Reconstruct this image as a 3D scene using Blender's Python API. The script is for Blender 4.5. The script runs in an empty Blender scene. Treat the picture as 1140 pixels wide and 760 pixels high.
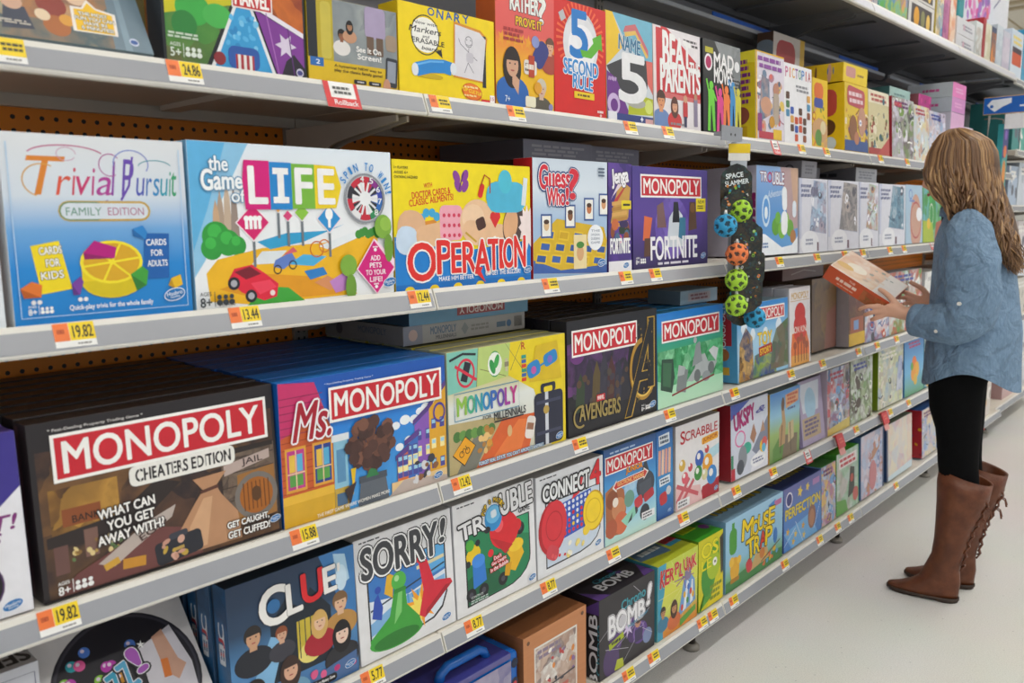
import bpy, bmesh, math, random
from mathutils import Vector, Matrix, Euler
PI = math.pi
R = math.radians
scene = bpy.context.scene
COL = scene.collection

# ------------------------------------------------------------------ helpers
def lin(h):
    h = h.lstrip('#')
    if len(h) == 3: h = ''.join(c*2 for c in h)
    o = []
    for i in (0, 2, 4):
        c = int(h[i:i+2], 16)/255
        o.append(c/12.92 if c <= .04045 else ((c+.055)/1.055)**2.4)
    return (*o, 1)

MATS = {}
def nodes(name):
    m = bpy.data.materials.new(name); m.use_nodes = True
    nt = m.node_tree; b = nt.nodes['Principled BSDF']
    return m, nt, b

def ink(h, rough=.36, metal=0, var=.09, scale=38):
    """a printed or painted colour with faint grain"""
    k = ('ink', h, rough, metal, var, scale)
    if k in MATS: return MATS[k]
    m, nt, b = nodes('print_'+h.strip('#'))
    c = lin(h)
    tc = nt.nodes.new('ShaderNodeTexCoord'); n = nt.nodes.new('ShaderNodeTexNoise'); mx = nt.nodes.new('ShaderNodeMix')
    mx.data_type = 'RGBA'
    n.inputs['Scale'].default_value = scale; n.inputs['Detail'].default_value = 2
    nt.links.new(tc.outputs['Object'], n.inputs['Vector']); nt.links.new(n.outputs['Fac'], mx.inputs['Factor'])
    mx.inputs['A'].default_value = tuple(max(0, v*(1-var)) for v in c[:3])+(1,)
    mx.inputs['B'].default_value = tuple(min(1, v*(1+var)) for v in c[:3])+(1,)
    nt.links.new(mx.outputs['Result'], b.inputs['Base Color'])
    b.inputs['Roughness'].default_value = rough; b.inputs['Metallic'].default_value = metal
    MATS[k] = m
    return m

def busy(pal, scale=9, seed=0, rough=.33):
    """busy printed picture: patches of a palette of printing colours"""
    k = ('busy', tuple(pal), scale, seed)
    if k in MATS: return MATS[k]
    m, nt, b = nodes('printed_picture'); N = nt.nodes.new; Lk = nt.links.new
    tc = N('ShaderNodeTexCoord'); mp = N('ShaderNodeMapping')
    mp.inputs['Location'].default_value = (seed*1.37, seed*2.71, seed*.93)
    Lk(tc.outputs['Object'], mp.inputs['Vector'])
    n = N('ShaderNodeTexNoise'); n.inputs['Scale'].default_value = scale*1.6; n.inputs['Detail'].default_value = 3
    Lk(mp.outputs[0], n.inputs['Vector'])
    ad = N('ShaderNodeVectorMath'); ad.operation = 'MULTIPLY_ADD'; ad.inputs[1].default_value = (.09, .09, .09)
    Lk(n.outputs['Color'], ad.inputs[0]); Lk(mp.outputs[0], ad.inputs[2])
    vo = N('ShaderNodeTexVoronoi'); vo.inputs['Scale'].default_value = scale*2.2
    Lk(ad.outputs[0], vo.inputs['Vector'])
    sp = N('ShaderNodeSeparateColor'); Lk(vo.outputs['Color'], sp.inputs[0])
    r1 = N('ShaderNodeValToRGB'); r2 = N('ShaderNodeValToRGB')
    for r, lo, hi in ((r1, 0, 1), (r2, .3, .7)):
        e = r.color_ramp.elements
        while len(e) < len(pal): e.new(.5)
        for i, h in enumerate(pal):
            e[i].position = lo+(hi-lo)*i/len(pal) if r is r1 else lo+(hi-lo)*i/max(1, len(pal)-1)
            e[i].color = lin(h)
    r1.color_ramp.interpolation = 'CONSTANT'
    n2 = N('ShaderNodeTexNoise'); n2.inputs['Scale'].default_value = scale*2; n2.inputs['Detail'].default_value = 5
    Lk(mp.outputs[0], n2.inputs['Vector'])
    Lk(sp.outputs[0], r1.inputs['Fac']); Lk(n2.outputs['Fac'], r2.inputs['Fac'])
    mx = N('ShaderNodeMix'); mx.data_type = 'RGBA'; mx.inputs['Factor'].default_value = .5
    Lk(r1.outputs[0], mx.inputs['A']); Lk(r2.outputs[0], mx.inputs['B'])
    Lk(mx.outputs['Result'], b.inputs['Base Color']); b.inputs['Roughness'].default_value = rough
    MATS[k] = m
    return m

def gradz(stops, H, axis=2, rough=.33):
    """printed colour blend running up the cover"""
    k = ('grad', tuple(stops), H, axis)
    if k in MATS: return MATS[k]
    m, nt, b = nodes('printed_blend'); N = nt.nodes.new; Lk = nt.links.new
    tc = N('ShaderNodeTexCoord'); s = N('ShaderNodeSeparateXYZ'); d = N('ShaderNodeMath'); d.operation = 'DIVIDE'; d.inputs[1].default_value = H
    r = N('ShaderNodeValToRGB'); Lk(tc.outputs['Object'], s.inputs[0]); Lk(s.outputs[axis], d.inputs[0]); Lk(d.outputs[0], r.inputs['Fac'])
    e = r.color_ramp.elements
    while len(e) < len(stops): e.new(.5)
    for i, (p, h) in enumerate(stops):
        e[i].position = p; e[i].color = lin(h)
    Lk(r.outputs[0], b.inputs['Base Color']); b.inputs['Roughness'].default_value = rough
    MATS[k] = m
    return m

def M(c):
    return ink(c) if isinstance(c, str) else c

class MB:
    """collects faces, links them as ONE mesh object"""
    def __init__(s): s.v = []; s.f = []; s.m = []; s.ml = []; s.sm = []
    def mi(s, m):
        m = M(m)
        if m not in s.ml: s.ml.append(m)
        return s.ml.index(m)
    def face(s, pts, m, smooth=False):
        b = len(s.v); s.v += [tuple(p) for p in pts]; s.f.append(tuple(range(b, b+len(pts)))); s.m.append(s.mi(m)); s.sm.append(smooth)
    def raw(s, verts, faces, m, smooth=False):
        b = len(s.v); s.v += [tuple(p) for p in verts]; k = s.mi(m)
        for f in faces: s.f.append(tuple(i+b for i in f)); s.m.append(k); s.sm.append(smooth)
    def box(s, a, b_, m, mx=None):
        x0, y0, z0 = a; x1, y1, z1 = b_
        v = [(x0,y0,z0),(x1,y0,z0),(x1,y1,z0),(x0,y1,z0),(x0,y0,z1),(x1,y0,z1),(x1,y1,z1),(x0,y1,z1)]
        if mx is not None: v = [tuple(mx @ Vector(p)) for p in v]
        s.raw(v, [(0,3,2,1),(4,5,6,7),(0,1,5,4),(1,2,6,5),(2,3,7,6),(3,0,4,7)], m)
    def card(s, a, b_, mats, bev=.0012):
        """carton with softened edges; mats = front(+x), side, top"""
        x0, y0, z0 = a; x1, y1, z1 = b_; e = bev
        bm = bmesh.new(); bmesh.ops.create_cube(bm, size=1)
        for v in bm.verts:
            v.co = ((x0+x1)/2+v.co.x*(x1-x0), (y0+y1)/2+v.co.y*(y1-y0), (z0+z1)/2+v.co.z*(z1-z0))
        bmesh.ops.bevel(bm, geom=bm.edges[:]+bm.verts[:], offset=e, segments=2, affect='EDGES', profile=.5)
        bm.normal_update()
        base = len(s.v); s.v += [tuple(v.co) for v in bm.verts]
        for f in bm.faces:
            n = f.normal
            mm = mats[0] if n.x > .7 else (mats[2] if abs(n.z) > .7 else mats[1])
            s.f.append(tuple(v.index+base for v in f.verts)); s.m.append(s.mi(mm)); s.sm.append(False)
        bm.free()
    def tube(s, pts, r, m, n=8, caps=True, smooth=True):
        P = [Vector(p) for p in pts]; rs = r if isinstance(r, (list, tuple)) else [r]*len(P)
        b = len(s.v); k = s.mi(m); up = Vector((0, 0, 1))
        for i, p in enumerate(P):
            d = (P[min(i+1, len(P)-1)]-P[max(i-1, 0)]).normalized()
            a = d.cross(up)
            if a.length < .05: a = d.cross(Vector((1, 0, 0)))
            a.normalize(); c = d.cross(a)
            for j in range(n):
                t = 2*PI*j/n
                s.v.append(tuple(p+(a*math.cos(t)+c*math.sin(t))*rs[i]))
        for i in range(len(P)-1):
            for j in range(n):
                s.f.append((b+i*n+j, b+i*n+(j+1) % n, b+(i+1)*n+(j+1) % n, b+(i+1)*n+j)); s.m.append(k); s.sm.append(smooth)
        if caps:
            s.f.append(tuple(b+j for j in range(n))[::-1]); s.m.append(k); s.sm.append(False)
            s.f.append(tuple(b+(len(P)-1)*n+j for j in range(n))); s.m.append(k); s.sm.append(False)
    def prism(s, prof, y0, y1, m):
        """profile in (x, z) run along y"""
        n = len(prof); v = [(x, y0, z) for x, z in prof]+[(x, y1, z) for x, z in prof]
        f = [(i, (i+1) % n, (i+1) % n+n, i+n) for i in range(n)]+[tuple(range(n))[::-1], tuple(range(n, 2*n))]
        s.raw(v, f, m)
    def build(s, name, parent=None, loc=None, recalc=False):
        me = bpy.data.meshes.new(name); me.from_pydata(s.v, [], s.f); 
        for m in s.ml: me.materials.append(m)
        me.polygons.foreach_set('material_index', s.m); me.polygons.foreach_set('use_smooth', s.sm)
        if recalc:
            bm = bmesh.new(); bm.from_mesh(me); bmesh.ops.recalc_face_normals(bm, faces=bm.faces[:]); bm.to_mesh(me); bm.free()
        me.update()
        o = bpy.data.objects.new(name, me); COL.objects.link(o)
        if parent is not None: o.parent = parent
        if loc is not None: o.location = loc
        return o

def empty(name, loc=(0, 0, 0), rot=(0, 0, 0)):
    o = bpy.data.objects.new(name, None); o.empty_display_size = .05; COL.objects.link(o)
    o.location = loc; o.rotation_euler = rot
    return o

def tag(o, label, cat, group=None):
    o['label'] = label; o['category'] = cat
    if group: o['group'] = group
    return o

def struct(o):
    o['kind'] = 'structure'; return o

_TX = {}
def textmesh(s, off=0., shear=0., sp=1.):
    k = (s, off, shear, sp)
    if k not in _TX:
        cu = bpy.data.curves.new('lettering', 'FONT'); cu.body = s; cu.resolution_u = 4; cu.offset = off; cu.shear = shear
        cu.space_character = sp
        o = bpy.data.objects.new('lettering', cu)
        me = bpy.data.meshes.new_from_object(o)
        v = [(p.co.x, p.co.y) for p in me.vertices]; f = [tuple(p.vertices) for p in me.polygons]
        bpy.data.objects.remove(o); bpy.data.curves.remove(cu); bpy.data.meshes.remove(me)
        _TX[k] = (v, f)
    return _TX[k]

class Cover:
    """flat printed artwork on a W x H panel; u, v run 0..1 left to right and upwards"""
    def __init__(s, W, H, o=None, U=(0, 1, 0), V=(0, 0, 1), N=(1, 0, 0)):
        s.W, s.H = W, H; s.o = Vector(o if o is not None else (0, -W/2, 0)); s.U, s.V, s.N = Vector(U), Vector(V), Vector(N)
        s.lay = 8; s.mb = {}; s.clip = True
    def part(s, p):
        if p not in s.mb: s.mb[p] = MB()
        return s.mb[p]
    def pt(s, x, y):   # metres on the panel
        if s.clip:
            x = min(max(x, .0006), s.W-.0006); y = min(max(y, .0006), s.H-.0006)
        return s.o+s.U*x+s.V*y+s.N*(s.lay*2e-5)
    def up(s): s.lay += 1
    def polym(s, P, c, p='cover_picture'):
        s.up(); s.part(p).face([s.pt(x, y) for x, y in P], c)
    def poly(s, P, c, p='cover_picture'): s.polym([(u*s.W, v*s.H) for u, v in P], c, p)
    def rect(s, a, b, c, d, col, p='cover_picture', rot=0):
        cx, cy = (a+c)/2*s.W, (b+d)/2*s.H; w, h = (c-a)*s.W/2, (d-b)*s.H/2; ca, sa = math.cos(R(rot)), math.sin(R(rot))
        s.polym([(cx+x*ca-y*sa, cy+x*sa+y*ca) for x, y in ((-w, -h), (w, -h), (w, h), (-w, h))], col, p)
    def rrect(s, a, b, c, d, col, r=.3, p='cover_picture', rot=0):
        cx, cy = (a+c)/2*s.W, (b+d)/2*s.H; w, h = (c-a)*s.W/2, (d-b)*s.H/2; q = min(w, h)*r*2 if r <= .5 else min(w, h)
        P = []; ca, sa = math.cos(R(rot)), math.sin(R(rot))
        for sx, sy, t0 in ((1, 1, 0), (-1, 1, 90), (-1, -1, 180), (1, -1, 270)):
            for t in (0, 30, 60, 90):
                x = sx*(w-q)+q*math.cos(R(t0+t)); y = sy*(h-q)+q*math.sin(R(t0+t)); P.append((cx+x*ca-y*sa, cy+x*sa+y*ca))
        s.polym(P, col, p)
    def circ(s, u, v, r, col, ry=None, n=22, a0=0, a1=360, p='cover_picture', rot=0):
        """radii as fractions of the height"""
        r *= s.H; ry = r if ry is None else ry*s.H; ca, sa = math.cos(R(rot)), math.sin(R(rot))
        P = []
        for i in range(n+(a1-a0 < 360)):
            t = R(a0+(a1-a0)*i/n); x, y = r*math.cos(t), ry*math.sin(t); P.append((u*s.W+x*ca-y*sa, v*s.H+x*sa+y*ca))
        if a1-a0 < 360: P.append((u*s.W, v*s.H))
        s.polym(P, col, p)
    def ring(s, u, v, r, w, col, n=24, a0=0, a1=360, p='cover_picture', asp=1):
        s.up(); mb = s.part(p); r *= s.H; w *= s.H
        for i in range(n):
            t, t2 = R(a0+(a1-a0)*i/n), R(a0+(a1-a0)*(i+1)/n)
            mb.face([s.pt(u*s.W+q*math.cos(x)*asp, v*s.H+q*math.sin(x)) for q, x in ((r-w, t), (r, t), (r, t2), (r-w, t2))], col)
    def line(s, P, w, col, p='cover_picture'):
        """stroke; width as a fraction of the height"""
        s.up(); mb = s.part(p); w *= s.H/2; Q = [Vector((u*s.W, v*s.H)) for u, v in P]; L = []
        for i, q in enumerate(Q):
            d = (Q[min(i+1, len(Q)-1)]-Q[max(i-1, 0)])
            if d.length < 1e-9: d = Vector((1, 0))
            d.normalize(); L.append((q+Vector((-d.y, d.x))*w, q-Vector((-d.y, d.x))*w))
        for i in range(len(Q)-1):
            mb.face([s.pt(*x) for x in (L[i][1], L[i+1][1], L[i+1][0], L[i][0])], col)
    def star(s, u, v, r, r2, n, col, rot=0, p='cover_picture', asp=1):
        P = []
        for i in range(2*n):
            t = R(rot)+PI*i/n; q = (r if i % 2 == 0 else r2)*s.H; P.append((u*s.W+q*math.cos(t)*asp, v*s.H+q*math.sin(t)))
        c = (u*s.W, v*s.H); s.up(); mb = s.part(p)
        for i in range(2*n): mb.face([s.pt(*c), s.pt(*P[i]), s.pt(*P[(i+1) % (2*n)])], col)
    def T(s, t, a, b, c, d, col, ol=None, ow=.02, bold=.02, shear=0, rot=0, p='title_lettering', ol2=None, ow2=.05, arc=0, flip=False, sp=1., taper=0):
        """lettering fitted to the box a,b..c,d (ow as a fraction of the lettering's height; rot about its middle)"""
        V, F = textmesh(t, 0., shear, sp)
        if not V: return
        x0 = min(q[0] for q in V); x1 = max(q[0] for q in V); y0 = min(q[1] for q in V); y1 = max(q[1] for q in V)
        w, h = (c-a)*s.W, (d-b)*s.H; cx, cy = (a+c)/2*s.W, (b+d)/2*s.H; ca, sa = math.cos(R(rot)), math.sin(R(rot))
        def put(dx, dy, m, new=True):
            s.lay += 1 if new else .4
            mb = s.part(p); P = []
            for x, y in V:
                fx = (x-x0)/(x1-x0)-.5; fy = (y-y0)/(y1-y0)-.5
                if flip: fx, fy = -fx, -fy
                X = fx*w+dx; Y = fy*h*(1+taper*fx*2)+dy+arc*h*(.25-fx*fx)*4
                P.append(s.pt(cx+X*ca-Y*sa, cy+X*sa+Y*ca))
            mb.raw(P, F, m)
        for o_, q in ((ol2, ow2), (ol, ow)):
            if o_ is not None:
                n = 10
                for i in range(n): put(q*h*math.cos(2*PI*i/n), q*h*math.sin(2*PI*i/n), o_, i == 0)
        put(0, 0, col)
        if bold > .012:
            q = min(bold+.004, .05)*.75*h
            for i in range(6): put(q*math.cos(PI*i/3), q*math.sin(PI*i/3), col, False)
    def bust(s, u, v, k, skin, hair, shirt, long=False):
        """a plain head and shoulders, k = head height as a fraction of the panel height"""
        s.circ(u, v-k*1.25, k*1.05, shirt, ry=k*.75); s.rect(u-k*.2*s.H/s.W, v-k*.7, u+k*.2*s.H/s.W, v-k*.3, skin)
        if long: s.circ(u, v-k*.18, k*.56, hair, ry=k*.85)
        else: s.circ(u, v+k*.1, k*.48, hair, ry=k*.5)
        s.circ(u+k*.02, v-k*.08, k*.37, skin, ry=k*.48)
        for q in (-.14, .17): s.circ(u+k*q*s.H/s.W, v-k*.02, k*.045, '#2a2220', n=8)
        s.circ(u+k*.02*s.H/s.W, v-k*.3, k*.12, '#a8504a', ry=k*.035, n=10)
        s.poly([(u-k*.4*s.H/s.W, v+k*.1), (u+k*.4*s.H/s.W, v+k*.12), (u+k*.25*s.H/s.W, v+k*.52), (u-k*.25*s.H/s.W, v+k*.5)], hair)
    def badge(s, u, v, r):
        """the maker's blue oval"""
        s.circ(u, v, r*1.08, '#e8eef5', ry=r*.62, rot=12, p='maker_badge'); s.circ(u, v, r, '#1f6fb2', ry=r*.54, rot=12, p='maker_badge')
        k = r*s.H/s.W
        s.T('Hasbro', u-k*.78, v-r*.08, u+k*.78, v+r*.32, '#f2f5f8', bold=.01, rot=9, p='maker_badge'); s.T('Gaming', u-k*.45, v-r*.36, u+k*.5, v-r*.14, '#f2f5f8', rot=9, p='maker_badge')
    def ages(s, u, v, k, col='#f2f2f0', t='8+'):
        q = k*s.H/s.W
        s.T('AGES', u, v+k*.75, u+q*.8, v+k*1.0, col, p='small_print'); s.T(t, u, v, u+q*.8, v+k*.62, col, bold=.03, p='small_print')
        s.rect(u+q*1.0, v, u+q*1.05, v+k, col, p='small_print')
        for i in range(3): s.circ(u+q*(1.35+i*.45), v+k*.62, k*.17, col, p='small_print', n=10); s.circ(u+q*(1.35+i*.45), v+k*.25, k*.22, col, ry=k*.2, p='small_print', n=10)
    def bars(s, a, b, c, d, n, col, rot=0, seed=1):
        """lines of print too small or blurred to read"""
        rr = random.Random(seed+n)
        for i in range(n):
            v = d-(d-b)*(i+.5)/n; h = (d-b)/n*.3; x = a+(c-a)*rr.uniform(0, .08); e = c-(c-a)*rr.uniform(0, .2)
            while x < e-.01:
                w = min((c-a)*rr.uniform(.1, .28), e-x); s.rect(x, v-h, x+w, v+h, col, 'small_print', rot); x += w+(c-a)*.035
    def clutter(s, pal, n, seed, reg=(.03, .03, .97, .97), k=1.):
        """crowded small printed shapes"""
        rr = random.Random(seed); c = rr.choice
        for i in range(n):
            u, v = rr.uniform(reg[0], reg[2]), rr.uniform(reg[1], reg[3]); q = rr.uniform(.03, .085)*k; t = rr.random()
            if t < .3: s.circ(u, v, q, c(pal), ry=q*rr.uniform(.5, 1.4), n=10, rot=rr.uniform(0, 180)); s.circ(u-q*.15, v+q*.2, q*.45, c(pal), n=8)
            elif t < .5: s.rrect(u-q*.8, v-q, u+q*.8, v+q, c(pal), .3, rot=rr.uniform(-50, 50)); s.rect(u-q*.4, v-q*.3, u+q*.4, v+q*.4, c(pal), rot=rr.uniform(-40, 40))
            elif t < .7: s.line([(u-q*1.4, v-q*rr.uniform(-1, 1)), (u, v+q*rr.uniform(-.6, .6)), (u+q*1.4, v+q*rr.uniform(-1, 1))], q*.35, c(pal))
            elif t < .85: s.poly([(u+q*1.2*math.cos(a+seed), v+q*1.3*math.sin(a+seed)) for a in (0, 1.3, 2.6, 4.2)], c(pal))
            else: s.ring(u, v, q, q*.3, c(pal), n=12)
    def spots(s, pal, n, seed, r0=.01, r1=.04, reg=(0, 0, 1, 1)):
        rr = random.Random(seed)
        for i in range(n):
            s.circ(rr.uniform(reg[0], reg[2]), rr.uniform(reg[1], reg[3]), rr.uniform(r0, r1), rr.choice(pal), ry=rr.uniform(r0, r1), n=9, rot=rr.uniform(0, 90))
    def done(s, parent, names=None):
        """link every printed part; print that lies well apart becomes a part of its own"""
        for p, mb in s.mb.items():
            nm = (names or {}).get(p, p)
            if p == 'cover_picture': mb.build(nm, parent); continue
            uf = list(range(len(mb.f))); own = {}; bb = []
            fs = sorted(range(len(mb.f)), key=lambda i: mb.f[i][0])
            runs = []                                    # runs of faces that share vertices: one shape each
            last = -1
            for i in fs:
                lo, hi = min(mb.f[i]), max(mb.f[i])
                if runs and lo <= last: runs[-1].append(i); last = max(last, hi)
                else: runs.append([i]); last = hi
            bx = []
            for r in runs:
                P = [mb.v[k] for i in r for k in mb.f[i]]; bx.append([(min(q[a] for q in P), max(q[a] for q in P)) for a in range(3)])
            grp = list(range(len(runs)))
            def root(i):
                while grp[i] != i: i = grp[i]
                return i
            for i in range(len(runs)):
                for j in range(i):
                    d = math.sqrt(sum(max(0, bx[i][a][0]-bx[j][a][1], bx[j][a][0]-bx[i][a][1])**2 for a in range(3)))
                    if d < max(.018, .45*max(max(h-l for l, h in bx[i]), max(h-l for l, h in bx[j]))): grp[root(i)] = root(j)
            sets = {}
            for i, r in enumerate(runs): sets.setdefault(root(i), []).extend(r)
            for r in sets.values():
                m = MB(); m.ml = mb.ml; ix = {}
                for i in sorted(r):
                    for k in mb.f[i]:
                        if k not in ix: ix[k] = len(m.v); m.v.append(mb.v[k])
                    m.f.append(tuple(ix[k] for k in mb.f[i])); m.m.append(mb.m[i]); m.sm.append(False)
                m.build(nm, parent)
# ------------------------------------------------------------------ camera
cam = bpy.data.cameras.new('camera'); cam.sensor_width = 36; cam.lens = 922.48/1140*36; cam.clip_start = .05
cam_o = bpy.data.objects.new('camera', cam); COL.objects.link(cam_o); scene.camera = cam_o
YAW, PIT, ROL = .7464, .1499, -.0083
fw = Vector((-math.sin(YAW)*math.cos(PIT), math.cos(YAW)*math.cos(PIT), -math.sin(PIT)))
r0 = Vector((math.cos(YAW), math.sin(YAW), 0)); u0 = r0.cross(fw)
rt = r0*math.cos(ROL)+u0*math.sin(ROL); up = u0*math.cos(ROL)-r0*math.sin(ROL)
cam_o.matrix_world = Matrix(((rt.x, up.x, -fw.x, 1.2765), (rt.y, up.y, -fw.y, -1.1388), (rt.z, up.z, -fw.z, 1.42), (0, 0, 0, 1)))
cam.dof.use_dof = True; cam.dof.focus_distance = 2.1; cam.dof.aperture_fstop = 4.5

vs = scene.view_settings
scene.display_settings.display_device = 'sRGB'
vs.view_transform = 'Standard'; vs.look = 'None'; vs.gamma = 1; vs.use_curve_mapping = False; vs.exposure = 0.14
w = bpy.data.worlds.new('store_air'); scene.world = w; w.use_nodes = True
w.node_tree.nodes['Background'].inputs[0].default_value = (.93, .97, 1, 1); w.node_tree.nodes['Background'].inputs[1].default_value = .62

# ------------------------------------------------------------------ setting materials
def speckle(name, base, dark, light, rough, s1=140, bump=0):
    m, nt, b = nodes(name); N = nt.nodes.new; L = nt.links.new
    tc = N('ShaderNodeTexCoord'); n1 = N('ShaderNodeTexNoise'); n1.inputs['Scale'].default_value = s1; n1.inputs['Detail'].default_value = 3
    n2 = N('ShaderNodeTexNoise'); n2.inputs['Scale'].default_value = 1.7; n2.inputs['Detail'].default_value = 4
    n3 = N('ShaderNodeTexVoronoi'); n3.inputs['Scale'].default_value = 22
    for n in (n1, n2, n3): L(tc.outputs['Object'], n.inputs['Vector'])
    r = N('ShaderNodeValToRGB'); e = r.color_ramp.elements
    e[0].position = .36; e[0].color = lin(dark); e[1].position = .5; e[1].color = lin(base); q = e.new(.66); q.color = lin(light)
    L(n1.outputs['Fac'], r.inputs['Fac'])
    mx = N('ShaderNodeMix'); mx.data_type = 'RGBA'; mx.blend_type = 'MULTIPLY'; mx.inputs['Factor'].default_value = .16
    L(r.outputs[0], mx.inputs['A']); L(n2.outputs['Color'], mx.inputs['B'])
    # scattered dark chips
    lt = N('ShaderNodeMath'); lt.operation = 'LESS_THAN'; lt.inputs[1].default_value = .055; L(n3.outputs['Distance'], lt.inputs[0])
    mu = N('ShaderNodeMath'); mu.operation = 'MULTIPLY'; mu.inputs[1].default_value = .5; L(lt.outputs[0], mu.inputs[0])
    m2 = N('ShaderNodeMix'); m2.data_type = 'RGBA'; L(mu.outputs[0], m2.inputs['Factor']); L(mx.outputs['Result'], m2.inputs['A']); m2.inputs['B'].default_value = lin('#7d7f80')
    L(m2.outputs['Result'], b.inputs['Base Color']); b.inputs['Roughness'].default_value = rough
    return m

FLOOR = speckle('speckled_vinyl', '#e6e5e2', '#dbdad7', '#ecebe8', .3, 260)

def pegmat():
    m, nt, b = nodes('orange_pegboard'); N = nt.nodes.new; L = nt.links.new
    tc = N('ShaderNodeTexCoord'); s = N('ShaderNodeSeparateXYZ'); L(tc.outputs['Object'], s.inputs[0])
    ds = []
    for ax in (1, 2):
        d = N('ShaderNodeMath'); d.operation = 'DIVIDE'; d.inputs[1].default_value = .0254; L(s.outputs[ax], d.inputs[0])
        f = N('ShaderNodeMath'); f.operation = 'FRACT'; L(d.outputs[0], f.inputs[0])
        g = N('ShaderNodeMath'); g.operation = 'SUBTRACT'; g.inputs[1].default_value = .5; L(f.outputs[0], g.inputs[0])
        h = N('ShaderNodeMath'); h.operation = 'POWER'; h.inputs[1].default_value = 2; L(g.outputs[0], h.inputs[0]); ds.append(h)
    a = N('ShaderNodeMath'); a.operation = 'ADD'; L(ds[0].outputs[0], a.inputs[0]); L(ds[1].outputs[0], a.inputs[1])
    lt = N('ShaderNodeMath'); lt.operation = 'LESS_THAN'; lt.inputs[1].default_value = .03; L(a.outputs[0], lt.inputs[0])
    mx = N('ShaderNodeMix'); mx.data_type = 'RGBA'; L(lt.outputs[0], mx.inputs['Factor'])
    n = N('ShaderNodeTexNoise'); n.inputs['Scale'].default_value = 4; L(tc.outputs['Object'], n.inputs['Vector'])
    m3 = N('ShaderNodeMix'); m3.data_type = 'RGBA'; L(n.outputs['Fac'], m3.inputs['Factor']); m3.inputs['A'].default_value = lin('#e28512'); m3.inputs['B'].default_value = lin('#d4760c')
    L(m3.outputs['Result'], mx.inputs['A']); mx.inputs['B'].default_value = lin('#1a0f06')
    L(mx.outputs['Result'], b.inputs['Base Color']); b.inputs['Roughness'].default_value = .5
    return m
PEG = pegmat()

def metal(name, h, rough, var=.08, spec=.5):
    m, nt, b = nodes(name); N = nt.nodes.new; L = nt.links.new
    tc = N('ShaderNodeTexCoord'); n = N('ShaderNodeTexNoise'); n.inputs['Scale'].default_value = 9; n.inputs['Detail'].default_value = 4
    L(tc.outputs['Object'], n.inputs['Vector']); mx = N('ShaderNodeMix'); mx.data_type = 'RGBA'; L(n.outputs['Fac'], mx.inputs['Factor'])
    c = lin(h); mx.inputs['A'].default_value = tuple(v*(1-var) for v in c[:3])+(1,); mx.inputs['B'].default_value = tuple(min(1, v*(1+var)) for v in c[:3])+(1,)
    L(mx.outputs['Result'], b.inputs['Base Color']); b.inputs['Roughness'].default_value = rough; b.inputs['Specular IOR Level'].default_value = spec
    return m
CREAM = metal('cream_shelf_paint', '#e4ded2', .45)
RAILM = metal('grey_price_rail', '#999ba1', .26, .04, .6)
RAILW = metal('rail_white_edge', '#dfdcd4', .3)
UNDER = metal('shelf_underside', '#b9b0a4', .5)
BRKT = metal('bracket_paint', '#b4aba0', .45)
POST = metal('slotted_post', '#8d8780', .45)
BLACKM = metal('black_shelf_paint', '#5b5c60', .38)
GREYB = metal('grey_back_panel', '#908f92', .5)
SLOT = ink('#151312')

# ------------------------------------------------------------------ floor, far walls, ceiling
f = MB(); f.face([(-.6, -4, 0), (6, -4, 0), (6, 16, 0), (-.6, 16, 0)], FLOOR)
struct(f.build('floor'))
c = MB(); CEIL = metal('ceiling_paint', '#c9bda6', .8)
c.face([(-6, -5, 5.2), (-6, 30, 5.2), (8, 30, 5.2), (8, -5, 5.2)], CEIL)
struct(c.build('ceiling'))
TR = metal('truss_paint', '#b7a688', .6)
for k in range(6):
    y = 9+k*2.6; t = MB()
    t.tube([(-6, y, 5.1), (8, y, 5.1)], .035, TR, 6); t.tube([(-6, y, 4.65), (8, y, 4.65)], .035, TR, 6)
    n = 28; P = [(-6+14*i/n, y, 4.65 if i % 2 else 5.1) for i in range(n+1)]
    t.tube(P, .02, TR, 5)
    o = t.build('trim_%d' % (k+1)); struct(o)
wl = MB(); wl.face([(-6, 30, 0), (8, 30, 0), (8, 30, 5.2), (-6, 30, 5.2)], metal('wall_paint', '#d5d0c4', .7)); struct(wl.build('wall_back'))

# fluorescent strips along the aisle
EM = bpy.data.materials.new('lit_diffuser'); EM.use_nodes = True; nt = EM.node_tree
nt.nodes.remove(nt.nodes['Principled BSDF']); e = nt.nodes.new('ShaderNodeEmission'); e.inputs[0].default_value = (1, .985, .95, 1); e.inputs[1].default_value = 15
nt.links.new(e.outputs[0], nt.nodes['Material Output'].inputs[0])
HOUS = metal('fixture_white', '#e8e8e4', .4)
def fixture():
    t = empty('ceiling_light')
    h = MB(); h.box((-.16, -1.2, 0), (.16, 1.2, .07), HOUS); h.build('housing', t)
    d = MB(); d.box((-.13, -1.17, -.03), (.13, 1.17, -.001), EM); d.build('diffuser', t)
    return t
fx0 = fixture(); nfx = 0
for x in (1.5, 4.2):
    for y in (-2.6, .2, 3.0, 5.8, 8.6):
        if nfx == 0: t = fx0
        else:
            t = fx0.copy(); COL.objects.link(t)
            for ch in fx0.children: q = ch.copy(); COL.objects.link(q); q.parent = t
        t.location = (x, y, 4.6); nfx += 1
        tag(t, 'long white fluorescent fixture hung in rows above the aisle', 'ceiling light', 'fluorescent fixtures above the aisle')

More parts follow.
